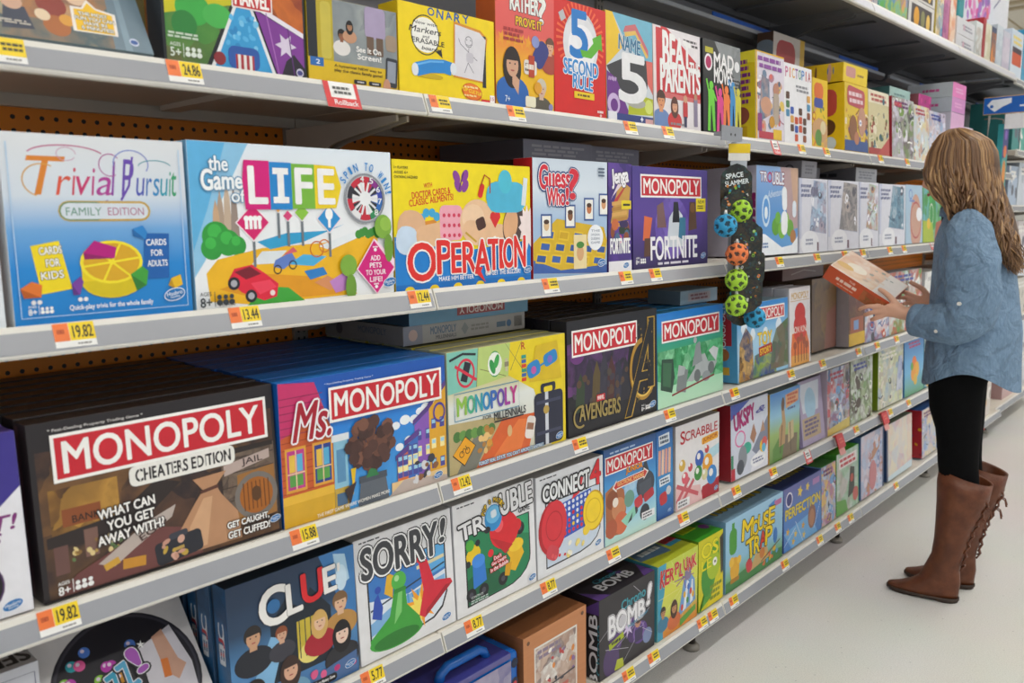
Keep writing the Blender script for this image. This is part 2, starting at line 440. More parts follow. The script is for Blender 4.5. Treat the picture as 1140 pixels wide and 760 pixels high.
# ------------------------------------------------------------------ gondola shelving
ZS = {'S0': 2.262, 'S1': 1.660, 'S2': 1.270, 'S3': .856, 'S4': .515, 'S5': .149}
XF = {'S0': -.04, 'S1': -.0185, 'S2': -.0042, 'S3': 0, 'S4': 0, 'S5': .0258}
SEC = 1.22
NTH = ['topmost', 'second', 'third', 'fourth', 'fifth', 'bottom']
BAY = ['bay before the first rail joint', 'bay after the first rail joint', 'bay after the second rail joint', 'bay reaching to the shopper', 'bay past the shopper', 'end bay past the blue sign']

def shelf(lev, bay, z, xf, under=UNDER, deckm=CREAM, name='gondola_shelf', rail=RAILM, railw=RAILW):
    y0 = (bay-1)*SEC+.002; y1 = bay*SEC-.002
    t = empty(name, (0, (y0+y1)/2, z)); L = (y1-y0)/2
    d = MB()
    xb = -.492
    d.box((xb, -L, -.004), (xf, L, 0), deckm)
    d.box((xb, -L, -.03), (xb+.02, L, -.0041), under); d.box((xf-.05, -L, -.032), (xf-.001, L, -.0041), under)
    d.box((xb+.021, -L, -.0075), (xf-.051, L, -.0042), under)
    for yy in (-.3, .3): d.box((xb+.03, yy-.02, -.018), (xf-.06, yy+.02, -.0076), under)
    d.build('deck', t)
    r = MB()
    # tilted ticket rail: white lips with a grey insert
    def off(u, v): return (xf+.0005+u, v)
    r.prism([off(0, .004), off(0, -.040), off(.016, -.040), off(.0185, -.036), off(.004, .004)], -L, L, railw)
    r.prism([off(.0067, -.0045), off(.0178, -.0335), off(.0186, -.0335), off(.0075, -.0045)], -L+.003, L-.003, rail)
    r.build('price_rail', t)
    for sy in (-1, 1):
        b = MB(); yb = sy*(L-.012)
        b.raw([(x, yb+q, zz) for q in (-.003, .003) for x, zz in ((xb, -.033), (xb, -.125), (xb+.05, -.12), (xb+.2, -.075), (xf-.06, -.045), (xf-.06, -.033))],
              [(0, 1, 2, 3, 4, 5), (11, 10, 9, 8, 7, 6)]+[(i, i+6, (i+1) % 6+6, (i+1) % 6) for i in range(6)], BRKT if under is UNDER else under)
        b.build('bracket', t)
    return t
LEV = ['S0', 'S1', 'S2', 'S3', 'S4', 'S5']
for bay in range(0, 5):
    for i, lv in enumerate(LEV):
        blk = lv == 'S0'
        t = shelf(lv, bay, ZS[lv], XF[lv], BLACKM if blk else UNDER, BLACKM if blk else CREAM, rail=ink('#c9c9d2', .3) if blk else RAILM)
        tag(t, '%s %s shelf with ticket rail, %s' % (NTH[i], 'black' if blk else 'cream', BAY[bay]), 'shelf', 'shelves of the game gondola')
ZFAR = [2.245, 1.805, 1.46, 1.10, .72, .149]
for i, z in enumerate(ZFAR):
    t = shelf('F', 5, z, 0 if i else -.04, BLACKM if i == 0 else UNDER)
    tag(t, '%s shelf with ticket rail, %s' % (NTH[i], BAY[5]), 'shelf', 'shelves of the game gondola')
for bay in range(0, 6):
    y0 = (bay-1)*SEC+.02; y1 = bay*SEC-.02
    p = MB(); p.box((-.515, y0, .12), (-.497, y1, 1.70), PEG)
    tag(p.build('pegboard_panel'), 'orange perforated hardboard back panel, '+BAY[bay], 'pegboard', 'orange back panels of the gondola')
    p = MB(); p.box((-.515, y0, 1.702), (-.497, y1, 2.9), GREYB)
    tag(p.build('back_panel'), 'plain grey upper back panel, '+BAY[bay], 'panel', 'grey upper back panels')
    h = empty('header_channel', (0, (y0+y1)/2, 2.165)); L = (y1-y0)/2
    q = MB(); q.prism([(-.496, .03), (-.496, -.02), (-.40, -.035), (-.385, -.02), (-.385, -.005)], -L, L, BLACKM); q.build('channel_body', h)
    q = MB(); q.prism([(-.384, -.004), (-.384, -.018), (-.378, -.018), (-.378, -.004)], -L+.02, L-.02, ink('#b9bcc2', .25)); q.build('edge_strip', h)
    q = MB(); q.box((-.3835, -.05, -.003), (-.3795, L-.12, .012), ink('#2b62c4', .3)); q.build('blue_strip', h)
    tag(h, 'dark channel with pale edge strip under topmost shelf, '+BAY[bay], 'channel', 'header channels under the topmost shelf')
    # foot under the bottom deck
for bay in range(0, 7):
    y = (bay-1)*SEC
    t = empty('slotted_upright', (-.505, y, 0))
    q = MB(); q.box((-.012, -.019, .0), (.018, .019, 2.9), POST)
    q.build('post', t)
    q = MB()
    for k in range(0, 108):
        z = .15+k*.0254
        for s in (-.008, .008): q.box((.0175, s-.0025, z), (.0184, s+.0025, z+.014), SLOT)
    q.build('slot_pattern', t)
    tag(t, 'slotted steel upright %s' % (['before the purple and white box', 'dividing the wide black box and the bright blue box bays', 'behind the clip strip of foam balls', 'behind the row of pale white games', 'behind the shopper', 'behind the blue sign', 'closing the end bay'][bay]), 'upright', 'slotted uprights of the gondola')
FT = ink('#2a2522', .5); FT2 = ink('#8a857c', .4)
for k, y in enumerate((-.85, .1, 1.14, 2.36, 3.58, 4.8)):
    t = empty('levelling_foot', (-.035, y, 0))
    q = MB(); q.tube([(0, 0, .02), (0, 0, .105)], .014, FT, 10); q.build('stem', t)
    q = MB(); q.tube([(0, 0, .001), (0, 0, .012), (0, 0, .022)], [.028, .028, .018], FT2, 14); q.build('pad', t)
    tag(t, 'small black levelling foot under bottom shelf, number %s along the aisle' % ['one', 'two', 'three', 'four', 'five', 'six'][k], 'foot', 'levelling feet under the bottom shelf')
q = MB(); q.box((-.5, -SEC, 0.0), (-.12, 5*SEC, .1), ink('#3a3632', .6)); struct(q.build('baseboard_shelving'))
# boxes: shelf, front x, first y, last y, height, lean
BX = {
'A1': ('S1', -0.03, -0.7123, -0.5296, 0.118, 30.0),
'A2': ('S1', -0.03, -0.5202, -0.2572, 0.267, 0.0),
'A3': ('S1', -0.03, -0.2565, -0.0484, 0.267, 0.0),
'A4': ('S1', -0.03, -0.0478, 0.2254, 0.28, 0.0),
'A5': ('S1', -0.03, 0.2268, 0.4296, 0.267, 0.0),
'A6': ('S1', -0.03, 0.4296, 0.6386, 0.268, 1.0),
'A7': ('S1', -0.03, 0.6405, 0.8573, 0.274, 2.0),
'A8': ('S1', -0.03, 0.8596, 1.114, 0.274, 2.5),
'A9': ('S1', -0.03, 1.1273, 1.3642, 0.276, 2.5),
'A10': ('S1', -0.03, 1.4633, 1.6786, 0.286, 2.5),
'A11': ('S1', -0.03, 1.6786, 1.912, 0.274, 3.0),
'A13': ('S1', -0.06, 1.982, 2.1256, 0.256, 2.5),
'A14': ('S1', -0.03, 2.2201, 2.4725, 0.264, 3.0),
'A15': ('S1', -0.03, 2.4826, 2.7321, 0.266, 4.0),
'A16': ('S1', -0.03, 2.7662, 3.0598, 0.266, 3.5),
'A17': ('S1', -0.03, 3.0598, 3.2903, 0.256, 3.5),
'A18': ('S1', -0.03, 3.2903, 3.557, 0.248, 3.5),
'B0': ('S2', -0.016, -0.8782, -0.7749, 0.266, 0.0),
'B1': ('S2', -0.016, -0.7675, -0.5036, 0.27, 0.0),
'B2': ('S2', -0.016, -0.5009, -0.0848, 0.274, 0.0),
'B3': ('S2', -0.016, -0.0835, 0.3281, 0.262, 0.5),
'B4': ('S2', -0.016, 0.3339, 0.6288, 0.284, 0.5),
'B5': ('S2', -0.016, 0.6328, 0.7415, 0.284, 1.0),
'B6': ('S2', -0.016, 0.7469, 1.1493, 0.28, 2.0),
'B7': ('S2', -0.016, 1.4683, 1.7935, 0.302, 2.0),
'B8': ('S2', -0.016, 1.8104, 2.069, 0.274, 3.0),
'B9': ('S2', -0.016, 2.0705, 2.3897, 0.274, 3.0),
'B10': ('S2', -0.016, 2.3912, 2.6198, 0.274, 3.0),
'B11': ('S2', -0.016, 2.625, 2.9664, 0.272, 3.0),
'B12': ('S2', -0.016, 2.9727, 3.2229, 0.276, 3.5),
'B13': ('S2', -0.016, 3.227, 3.5294, 0.274, 3.5),
'C0': ('S3', -0.012, -0.8893, -0.7706, 0.256, 16.5),
'C1': ('S3', -0.012, -0.7659, -0.3645, 0.27, 2.5),
'C2': ('S3', -0.012, -0.3634, 0.043, 0.272, 0.0),
'C3': ('S3', -0.012, 0.0498, 0.4547, 0.274, 1.0),
'C4': ('S3', -0.012, 0.4623, 0.8738, 0.3, 1.5),
'C5': ('S3', -0.012, 0.8756, 1.2634, 0.28, 2.0),
'C6': ('S3', -0.012, 1.3603, 1.7485, 0.26, 3.0),
'C7': ('S3', -0.012, 1.759, 1.9449, 0.292, 3.0),
'C8': ('S3', -0.062, 2.0704, 2.32, 0.294, 2.5),
'C9': ('S3', -0.012, 2.3267, 2.5096, 0.266, 3.0),
'C10': ('S3', -0.012, 2.5096, 2.8118, 0.282, 3.0),
'C11': ('S3', -0.012, 2.8118, 3.278, 0.288, 3.0),
'D0': ('S4', -0.012, -0.9579, -0.7449, 0.27, 0.0),
'D1': ('S4', -0.012, -0.7546, -0.487, 0.274, 12.5),
'D2': ('S4', -0.012, -0.4835, -0.2065, 0.266, 1.0),
'D3': ('S4', -0.012, -0.2042, 0.0627, 0.264, 3.0),
'D4': ('S4', -0.012, 0.0641, 0.3397, 0.266, 2.5),
'D5': ('S4', -0.012, 0.3414, 0.6208, 0.264, 1.5),
'D6': ('S4', -0.012, 0.6221, 0.8819, 0.274, 1.5),
'D7': ('S4', -0.012, 0.8834, 0.9767, 0.272, 2.0),
'D8': ('S4', -0.012, 0.9867, 1.2562, 0.268, 1.5),
'D9': ('S4', -0.012, 1.3366, 1.6123, 0.262, 2.5),
'D10': ('S4', -0.012, 1.623, 1.8788, 0.26, 2.0),
'D11': ('S4', -0.012, 1.8868, 2.1275, 0.256, 7.5),
'D12': ('S4', -0.012, 2.1448, 2.3836, 0.274, 3.0),
'D13': ('S4', -0.012, 2.3888, 2.6495, 0.278, 2.5),
'D14': ('S4', -0.012, 2.7189, 3.0604, 0.274, 2.5),
'D15': ('S4', -0.012, 3.0867, 3.3857, 0.284, 3.5),
'D16': ('S4', -0.012, 3.3933, 3.7173, 0.284, 3.5),
'E0': ('S5', 0.014, -0.0738, 0.2536, 0.268, 0.0),
'E1': ('S5', 0.014, 0.2582, 0.5112, 0.25, 0.5),
'E2': ('S5', 0.014, 0.5677, 0.8427, 0.21, 2.0),
'E3': ('S5', 0.014, 0.8545, 1.0882, 0.238, 0.5),
'E4': ('S5', 0.014, 1.0953, 1.2564, 0.238, 1.5),
'E5': ('S5', 0.014, 1.2706, 1.7056, 0.252, 1.5),
'E6': ('S5', 0.014, 1.7171, 2.0616, 0.246, 2.5),
'E7': ('S5', 0.014, 2.066, 2.2151, 0.248, 3.0),
'E8': ('S5', 0.014, 2.2224, 2.469, 0.266, 3.0),
'E9': ('S5', 0.014, 2.4948, 2.7805, 0.286, 3.0),
'E10': ('S5', 0.014, 2.8229, 3.1862, 0.274, 3.5),
'E11': ('S5', 0.014, 3.3429, 3.5869, 0.252, 3.5),
'E12': ('S5', 0.014, 3.6035, 3.9225, 0.236, 4.0),
}
# ------------------------------------------------------------------ game boxes
GRP = {'S0': 'boxes on the topmost black shelf', 'S1': 'game boxes on the shelf under the topmost one', 'S2': 'game boxes on the middle upper shelf', 'S3': 'game boxes on the waist-high shelf', 'S4': 'game boxes on the knee-high shelf', 'S5': 'game boxes on the bottom shelf'}
ORD = ['second', 'third', 'fourth', 'fifth', 'sixth', 'seventh', 'eighth', 'ninth']
SPINE = {'cover_picture': 'spine_picture', 'small_print': 'spine_print', 'title_lettering': 'spine_lettering'}
TOPP = {'cover_picture': 'top_picture', 'small_print': 'top_print', 'title_lettering': 'top_lettering'}
SIDEP = {'cover_picture': 'side_picture', 'small_print': 'side_print', 'title_lettering': 'side_lettering'}
ENDP = {'cover_picture': 'end_picture', 'small_print': 'end_print', 'title_lettering': 'end_lettering'}
def game(k, label, art, front, side=None, top=None, D=.052, behind=0, short=None, name='board_game_box', left=None, topart=None, lean=None, gap=.004, H=None, dz=0, cat='board game'):
    sh, xf, y0, y1, h, le = BX[k]
    if H: h = H
    if lean is not None: le = lean
    side = side or front; top = top or side
    W = y1-y0-.003
    le = R(le)
    zl = D*math.sin(le) if le else 0
    t = empty(name, (xf, (y0+y1)/2, ZS[sh]+.0006+zl+dz), (0, -le, 0))
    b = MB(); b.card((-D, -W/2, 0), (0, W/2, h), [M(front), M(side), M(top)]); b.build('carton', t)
    C = Cover(W, h)
    art(C); C.done(t)
    if left:
        L = Cover(D, h, (-D, -W/2, 0), (1, 0, 0), (0, 0, 1), (0, -1, 0)); left(L)
        L.done(t, SPINE)
    if topart:
        L = Cover(W, D, (0, -W/2, h), (0, 1, 0), (-1, 0, 0), (0, 0, 1)); topart(L)
        L.done(t, TOPP)
    tag(t, label, cat, GRP[sh])
    rr = random.Random(k)
    src = None; x = xf-h*math.sin(le)*.0-D-gap
    for i in range(behind):
        if x-D < -.488: break
        if src is None:
            bb = MB(); bb.card((-D, -W/2, 0), (0, W/2, h), [M(front), M(side), M(top)]); c = bb.build(name); src = c
        else: c = src.copy(); COL.objects.link(c)
        c.location = (x, (y0+y1)/2+rr.uniform(-.004, .004), ZS[sh]+.0006+zl); c.rotation_euler = (0, -le, 0)
        tag(c, '%s box back in the row behind %s' % (ORD[i], short or label), 'board game', 'spare copies behind the front boxes'); x -= D+gap+rr.uniform(0, .002)
    return t

def mono(C, a=.08, b=.64, c=.95, d=.91, red='#c8202f', white='#f4f2ee'):
    """red title banner with white lettering"""
    C.rect(a, b, c, d, white, 'title_banner'); q = .013
    C.rect(a+q, b+q*C.W/C.H, c-q, d-q*C.W/C.H, red, 'title_banner')
    w = c-a; h = d-b
    C.T('MONOPOLY', a+w*.045, b+h*.17, c-w*.045, d-h*.17, white, bold=.025, ol='#8a1620', ow=.022)

def generic(pal, band=None, title=None, tcol='#f5f5f0', seed=0, scale=9, nsp=10, tl=(.1, .72, .9, .9), ol=None, band2=None):
    def art(C):
        C.rect(0, 0, 1, 1, busy(pal, scale, seed))
        C.spots(pal, nsp, seed, .03, .12); C.clutter(list(pal)+['#f0eee8', '#3a3a48', pal[0]], 26, seed)
        C.bars(.1, .82, .75, .95, 2, ['#b83a50', '#3a4a9a', '#f0ece0', '#6a2a6a'][seed % 4])
        if band: C.rect(0, tl[1]-.04, 1, 1, band)
        if band2: C.rect(0, 0, 1, .13, band2)
        if title: C.T(title, *tl, tcol, ol=ol, ow=.05)
    return art
# ------------------------------------------------------------------ middle upper shelf
RAIN = ['#e0a526', '#e0762a', '#d6453c', '#c7357e', '#9a3fa0', '#6a4ab0', '#3f62b8', '#2f8fc0', '#2f9f8a', '#4aa04a']
def a_side0(C):
    C.rect(0, 0, 1, 1, gradz([(0, '#dfe4e8'), (1, '#c3d2dd')], C.H))
game('B0', 'pale white box cut by the photo edge beside the blue and white trivia box', lambda C: C.rect(0, 0, 1, 1, '#dfe6ec'), '#dfe6ec', D=.05)

def a_trivia(C):
    C.rect(0, 0, 1, 1, gradz([(.0, '#1280cc'), (.3, '#1f86d2'), (.5, '#6fa8de'), (.68, '#d3dde8'), (1, '#dfe2e5')], C.H))
    # title in a run of colours
    L = 'Trivial'; xs = [.125, .262, .345, .372, .448, .476, .557]; ws = [.2, .085, .03, .08, .03, .085, .035]; hs = [.2, .1, .145, .1, .145, .1, .185]
    for ch, x, w, h, c in zip(L, xs, ws, hs, ['#d9822b', '#d9553c', '#cf3f58', '#c8396f', '#bf3a86', '#b04096', '#8f48a8']):
        C.T(ch, x, .685, x+w, .685+h, c, shear=.25, bold=.005)
    L = 'Pursuit'; xs = [.62, .705, .765, .805, .86, .885, .905]; ws = [.1, .06, .05, .05, .055, .02, .03]; xs = [.61, .70, .765, .815, .862, .925, .95]; hs = [.2, .1, .1, .1, .1, .14, .14]
    xs = [.615, .70, .755, .797, .842, .894, .912]; ws = [.08, .055, .042, .045, .052, .02, .035]
    for ch, x, w, h, c in zip(L, xs, ws, hs, ['#6a4ab0', '#4f5ab8', '#3f72c0', '#3488c0', '#2f98b0', '#2f9f8a', '#3fa070']):
        C.T(ch, x, .685, x+w, .685+h, c, shear=.25, bold=.005)
    def arc(cx, cy, rx, ry, a0, a1, c, w=.006):
        C.line([(cx+rx*math.cos(R(a0+(a1-a0)*i/14)), cy+ry*math.sin(R(a0+(a1-a0)*i/14))) for i in range(15)], w, c, 'title_lettering')
    arc(.2, .76, .1, .085, 60, 250, '#d8a24a'); arc(.33, .89, .2, .055, 20, 165, '#c05a8a'); arc(.33, .9, .05, .035, 0, 330, '#c9a0b8', .004)
    arc(.56, .85, .06, .06, 40, 300, '#b0559a', .005); arc(.68, .86, .1, .075, -30, 190, '#7f8fd0', .006); arc(.82, .845, .1, .04, 20, 170, '#4fa0b0', .005)
    arc(.58, .66, .05, .04, 180, 340, '#6a4ab0', .01); C.line([(.61, .66), (.66, .74), (.69, .9)], .012, '#6a4ab0', 'title_lettering')
    C.rrect(.265, .545, .775, .655, '#c9a552', .5); C.rrect(.27, .55, .52, .65, '#6a8f6a', .5); C.rrect(.278, .557, .762, .643, '#d5dde6', .5)
    C.T('FAMILY', .305, .577, .495, .62, '#5a8f7a', bold=.012); C.T('EDITION', .53, .577, .735, .62, '#b06a8a', bold=.012)
    C.rect(.45, .2, .5, .4, '#1f86d2')
    # card sheets
    C.poly([(.145, .165), (.305, .185), (.255, .445), (.11, .42)][::1], '#f2d816'); 
    for i, s in enumerate(('CARDS', 'FOR', 'KIDS')): C.T(s, .15 if i != 1 else .18, .375-i*.065, .265 if i != 1 else .25, .415-i*.065, '#fbfbf4', ol='#8a7a2a', ow=.1, bold=.03, rot=4)
    C.poly([(.71, .215), (.86, .215), (.875, .47), (.725, .475)], '#1560ae')
    for i, s in enumerate(('CARDS', 'FOR', 'ADULTS')): C.T(s, .735 if i != 1 else .76, .405-i*.06, .855 if i != 1 else .83, .44-i*.06, '#f5f8fb', bold=.03)
    # wheel of wedges
    C.circ(.53, .22, .17, '#d8c010', ry=.1); C.rect(.36, .22, .70, .32, '#e9cf14'); C.circ(.53, .32, .17, '#f3e02a', ry=.12); C.circ(.53, .32, .152, '#dba81e', ry=.105)
    for i in range(6): t = R(60*i+10); C.line([(.53, .32), (.53+.155*math.cos(t), .32+.108*math.sin(t))], .012, '#f3e02a')
    C.circ(.53, .32, .02, '#f3e02a', ry=.014)
    for P, c1, c2 in (([(.375, .375), (.44, .44), (.56, .40), (.545, .34), (.38, .34)], '#b9127e', '#8f0f62'), ([(.63, .245), (.70, .29), (.735, .26), (.72, .18), (.66, .15)], '#3f9f3a', '#2f7a2e'),
                      ([(.66, .5), (.72, .52), (.745, .48), (.73, .44), (.66, .46)], '#2a86cf', '#1d66a8'), ([(.04, .2), (.1, .235), (.15, .215), (.14, .15), (.055, .15)], '#e0762a', '#b85a18'),
                      ([(.3, .21), (.35, .25), (.365, .22), (.34, .15), (.305, .15)], '#7a3fa0', '#5a2f80'), ([(.87, .21), (.93, .23), (.94, .17), (.89, .15), (.85, .17)], '#e8b91e', '#c09010')):
        C.poly(P, c1); C.poly([P[0], P[-1], P[-2], ((P[0][0]+P[-2][0])/2, (P[0][1]+P[-2][1])/2)], c2)
    for u, v in ((.1, .125), (.34, .125), (.9, .13)): C.circ(u, v, .012, '#e8e8e8'); C.circ(u+.03, v, .012, '#e8e8e8')
    C.line([(.035, .95), (.035, .045), (.965, .045), (.965, .95)], .006, '#b8d4ee')
    C.T('Quick-play trivia for the whole family', .28, .062, .75, .098, '#f2f5f8', bold=.02, p='small_print')
    C.ages(.07, .06, .05); C.badge(.885, .115, .06)
game('B1', 'square blue and white trivia box with yellow pie wheel picture', a_trivia, '#cfd6dc', '#d9dde0', '#dfe2e5', D=.05)

def a_life(C):
    C.rect(0, 0, 1, 1, gradz([(0, '#eef1f4'), (.6, '#eef1f4'), (1, '#dfe9f2')], C.H))
    C.poly([(0, 1), (.26, 1), (.12, .62), (.05, .3), (0, .2)], '#8cc4e6'); C.poly([(0, 1), (.16, 1), (.07, .6), (0, .35)], '#5fb2e2')
    # scenery
    for x, h, c in ((.125, .3, '#b09a86'), (.155, .36, '#c4ae98'), (.185, .32, '#9a8a80'), (.105, .24, '#c9a582')): C.poly([(x-.02, .42), (x+.02, .42), (x+.012, .42+h*.7), (x, .42+h), (x-.012, .42+h*.7)], c)
    for u, v, r in ((.1, .44, .09), (.15, .4, .08), (.08, .37, .07), (.19, .38, .06)): C.circ(u, v, r, '#2f9a3c'); C.circ(u-.005, v+.03, r*.5, '#3fb54a')
    C.poly([(.05, .22), (.1, .3), (.3, .36), (.6, .38), (.86, .42), (.92, .5), (.9, .3), (.72, .12), (.78, .02), (.25, .01), (.06, .05)], '#f0b81a')
    C.poly([(.1, .12), (.3, .2), (.55, .16), (.7, .1), (.7, .03), (.3, .03)], '#e39a14')
    C.poly([(.28, .4), (.42, .45), (.62, .46), (.72, .5), (.5, .39), (.34, .35)], '#2f9fd0'); C.poly([(.42, .25), (.55, .23), (.62, .29), (.5, .31)], '#4aaee0'); C.poly([(.58, .36), (.8, .46), (.86, .44), (.64, .33)], '#e8eef2')
    C.poly([(.22, .005), (.5, .005), (.42, .1), (.3, .12)], '#3fa63a'); C.poly([(.3, .34), (.42, .34), (.36, .26), (.25, .26)], '#dfe6ea')
    for i in range(7): C.circ(.8+.018*i, .43+.01*(i % 3), .03, '#3d8f38')
    C.ring(.57, .34, .055, .008, '#c9601a'); C.ring(.61, .36, .045, .008, '#d97a2a')
    C.poly([(.36, .28), (.44, .33), (.46, .28), (.40, .22), (.35, .24)], '#5f7fc8'); C.poly([(.4, .31), (.45, .36), (.47, .33)], '#d8606a')
    for u, v in ((.37, .22), (.445, .245)): C.ring(u, v, .03, .008, '#2a2a2e')
    C.poly([(.5, .2), (.6, .22), (.62, .17), (.53, .14)], '#2a7fc8'); C.poly([(.55, .12), (.63, .06), (.7, .1), (.62, .16)], '#d9905f'); C.poly([(.63, .12), (.73, .19), (.75, .06), (.66, .04)], '#c084c8')
    # red car
    C.poly([(.14, .17), (.17, .24), (.25, .26), (.31, .2), (.37, .13), (.36, .05), (.3, .03), (.2, .09)], '#e0203c'); C.poly([(.17, .22), (.24, .25), (.29, .2), (.22, .17)], '#7a1428'); C.poly([(.24, .145), (.33, .16), (.36, .11), (.28, .07)], '#f0405a')
    for u, v in ((.165, .15), (.24, .065)): C.circ(u, v, .04, '#22222a'); C.circ(u, v, .022, '#b0b0b8')
    C.circ(.34, .075, .018, '#e8d8d8')
    # road signs
    for u, v, r, c in ((.265, .52, .115, '#d8186c'), (.64, .54, .095, '#2a93d6'), (.385, .63, .05, '#f0a81e'), (.5, .58, .055, '#8cc63f'), (.43, .56, .035, '#d8407a')):
        k = r*C.H/C.W
        C.rect(u-.006, v-r-.16, u+.006, v-r, '#707880'); C.poly([(u-k*1.05, v), (u, v-r*1.05), (u+k*1.05, v), (u, v+r*1.05)], '#f6e8ee'); C.poly([(u-k*.95, v), (u, v-r*.95), (u+k*.95, v), (u, v+r*.95)], c)
    for i in range(4): C.circ(.235+i*.02, .545, .018, '#fff'); C.rect(.228+i*.02, .48, .242+i*.02, .535, '#fff')
    C.circ(.64, .57, .03, '#fff', ry=.04); C.rect(.633, .48, .647, .54, '#fff')
    C.poly([(.55, .68), (.6, .72), (.65, .69), (.6, .64)], '#2b2b3a'); C.rect(.58, .62, .62, .66, '#2b2b3a'); C.line([(.6, .69), (.58, .76)], .012, '#3a3a55')
    # title
    C.T('the', .085, .83, .165, .915, '#f4f8fb', ol='#5f93b8', ow=.1, bold=.03); C.T('Game', .05, .72, .225, .83, '#f4f8fb', ol='#5f93b8', ow=.09, bold=.04, taper=-.15); C.T('of', .175, .645, .235, .72, '#f4f8fb', ol='#5f93b8', ow=.1, bold=.03)
    C.poly([(.235, .6), (.235, .9), (.35, .9), (.35, .6)], '#d6127a', 'title_banner'); C.poly([(.225, .78), (.235, .9), (.235, .6)], '#d6127a', 'title_banner'); C.rect(.35, .6, .455, .895, '#1f86cf', 'title_banner'); C.rect(.455, .605, .57, .89, '#7ab83c', 'title_banner'); C.poly([(.57, .605), (.57, .89), (.68, .885), (.71, .75), (.68, .61)], '#f0d21a', 'title_banner')
    for ch, x0, x1 in (('L', .255, .335), ('I', .365, .44), ('F', .475, .555), ('E', .59, .67)):
        if ch == 'I': C.rect(x0+.022, .64, x1-.022, .86, '#f4f4f4', 'title_lettering'); C.rect(x0, .64, x1, .68, '#f4f4f4', 'title_lettering'); C.rect(x0, .82, x1, .86, '#f4f4f4', 'title_lettering')
        else: C.T(ch, x0, .64, x1, .86, '#f4f4f4', ol='#6a6a7a', ow=.02, bold=.06)
    # spinner window
    for i, ch in enumerate('SPIN TO WIN!'):
        t = R(146-i*12.2); C.T(ch, .838+.142*math.cos(t)-.0075-.003*(ch in 'OWN'), .675+.218*math.sin(t)-.026, .838+.142*math.cos(t)+.0075+.003*(ch in 'OWN')-.004*(ch in 'I!'), .675+.218*math.sin(t)+.026, '#1f86cf', bold=.03, rot=math.degrees(t)-90) if ch != ' ' else None
    k = '#d9dce0'
    C.circ(.838, .675, .165, '#b9bcc2', p='spinner_window'); C.circ(.842, .675, .15, '#3a3f55', p='spinner_window')
    for i in range(10):
        c = ['#c8283c', '#8a2a8a', '#3a4ab0', '#2a6fc0', '#2f8f5a', '#c8283c', '#e8e8ea', '#c8283c', '#30303a', '#c8283c'][i]
        C.circ(.838, .675, .15, c, n=4, a0=90-36*i-17, a1=90-36*i+17, p='spinner_window')
    for i in range(10):
        C.circ(.838, .675, .11, ['#f0f0f2', '#2a2a32', '#c02a38', '#f0f0f2', '#2a2a32'][i % 5], n=3, a0=36*i-16, a1=36*i+16, p='spinner_window')
    for i in range(10): t = R(36*i); C.line([(.838, .675), (.838+.072*math.cos(t), .675+.115*math.sin(t))], .016, '#e4e6ea', 'spinner_window')
    C.circ(.838, .675, .05, '#eef0f2', p='spinner_window'); C.ring(.838, .675, .172, .014, '#8f939a', n=32, p='spinner_window')
    for i, ch in enumerate('45678'): t = R(100-36*i); C.T(ch, .838+.085*math.cos(t)-.01, .675+.136*math.sin(t)-.02, .838+.085*math.cos(t)+.01, .675+.136*math.sin(t)+.02, '#f4f4f4', p='spinner_window')
    # pet sign
    C.poly([(.775, .19), (.89, .005), (1, .17), (1, .25), (.88, .4)], '#f6d8e8'); C.poly([(.782, .19), (.89, .015), (.995, .19), (.88, .385)], '#d4127c')
    for i, s in enumerate(('ADD', 'PETS', 'TO YOUR', 'LIFE!')): w = (.028, .034, .058, .036)[i]; C.T(s, .885-w, .245-i*.05, .885+w, .28-i*.05, '#f8f0f5', bold=.03, p='small_print')
    for v in (.32, .06): C.circ(.885, v, .014, '#f8f0f5', ry=.012); [C.circ(.875+.01*i, v+.02, .006, '#f8f0f5') for i in range(3)]
    C.circ(.935, .48, .075, '#7fae3c', ry=.085); C.circ(.95, .5, .05, '#96c24a'); C.circ(.73, .22, .07, '#7fae3c', ry=.075); C.circ(.74, .07, .045, '#6f9c34', ry=.09); C.circ(.965, .33, .04, '#6f9c34', ry=.1)
    C.badge(.965, .085, .055); C.ages(.012, .02, .09, '#333940'); C.T('2-4 PLAYERS', .09, .02, .16, .045, '#33383e', p='small_print')
game('B2', 'wide white life journey box with colour letter tiles and dial window', a_life, '#e3e8ec', '#7fb8de', '#dfe8ee', D=.06)

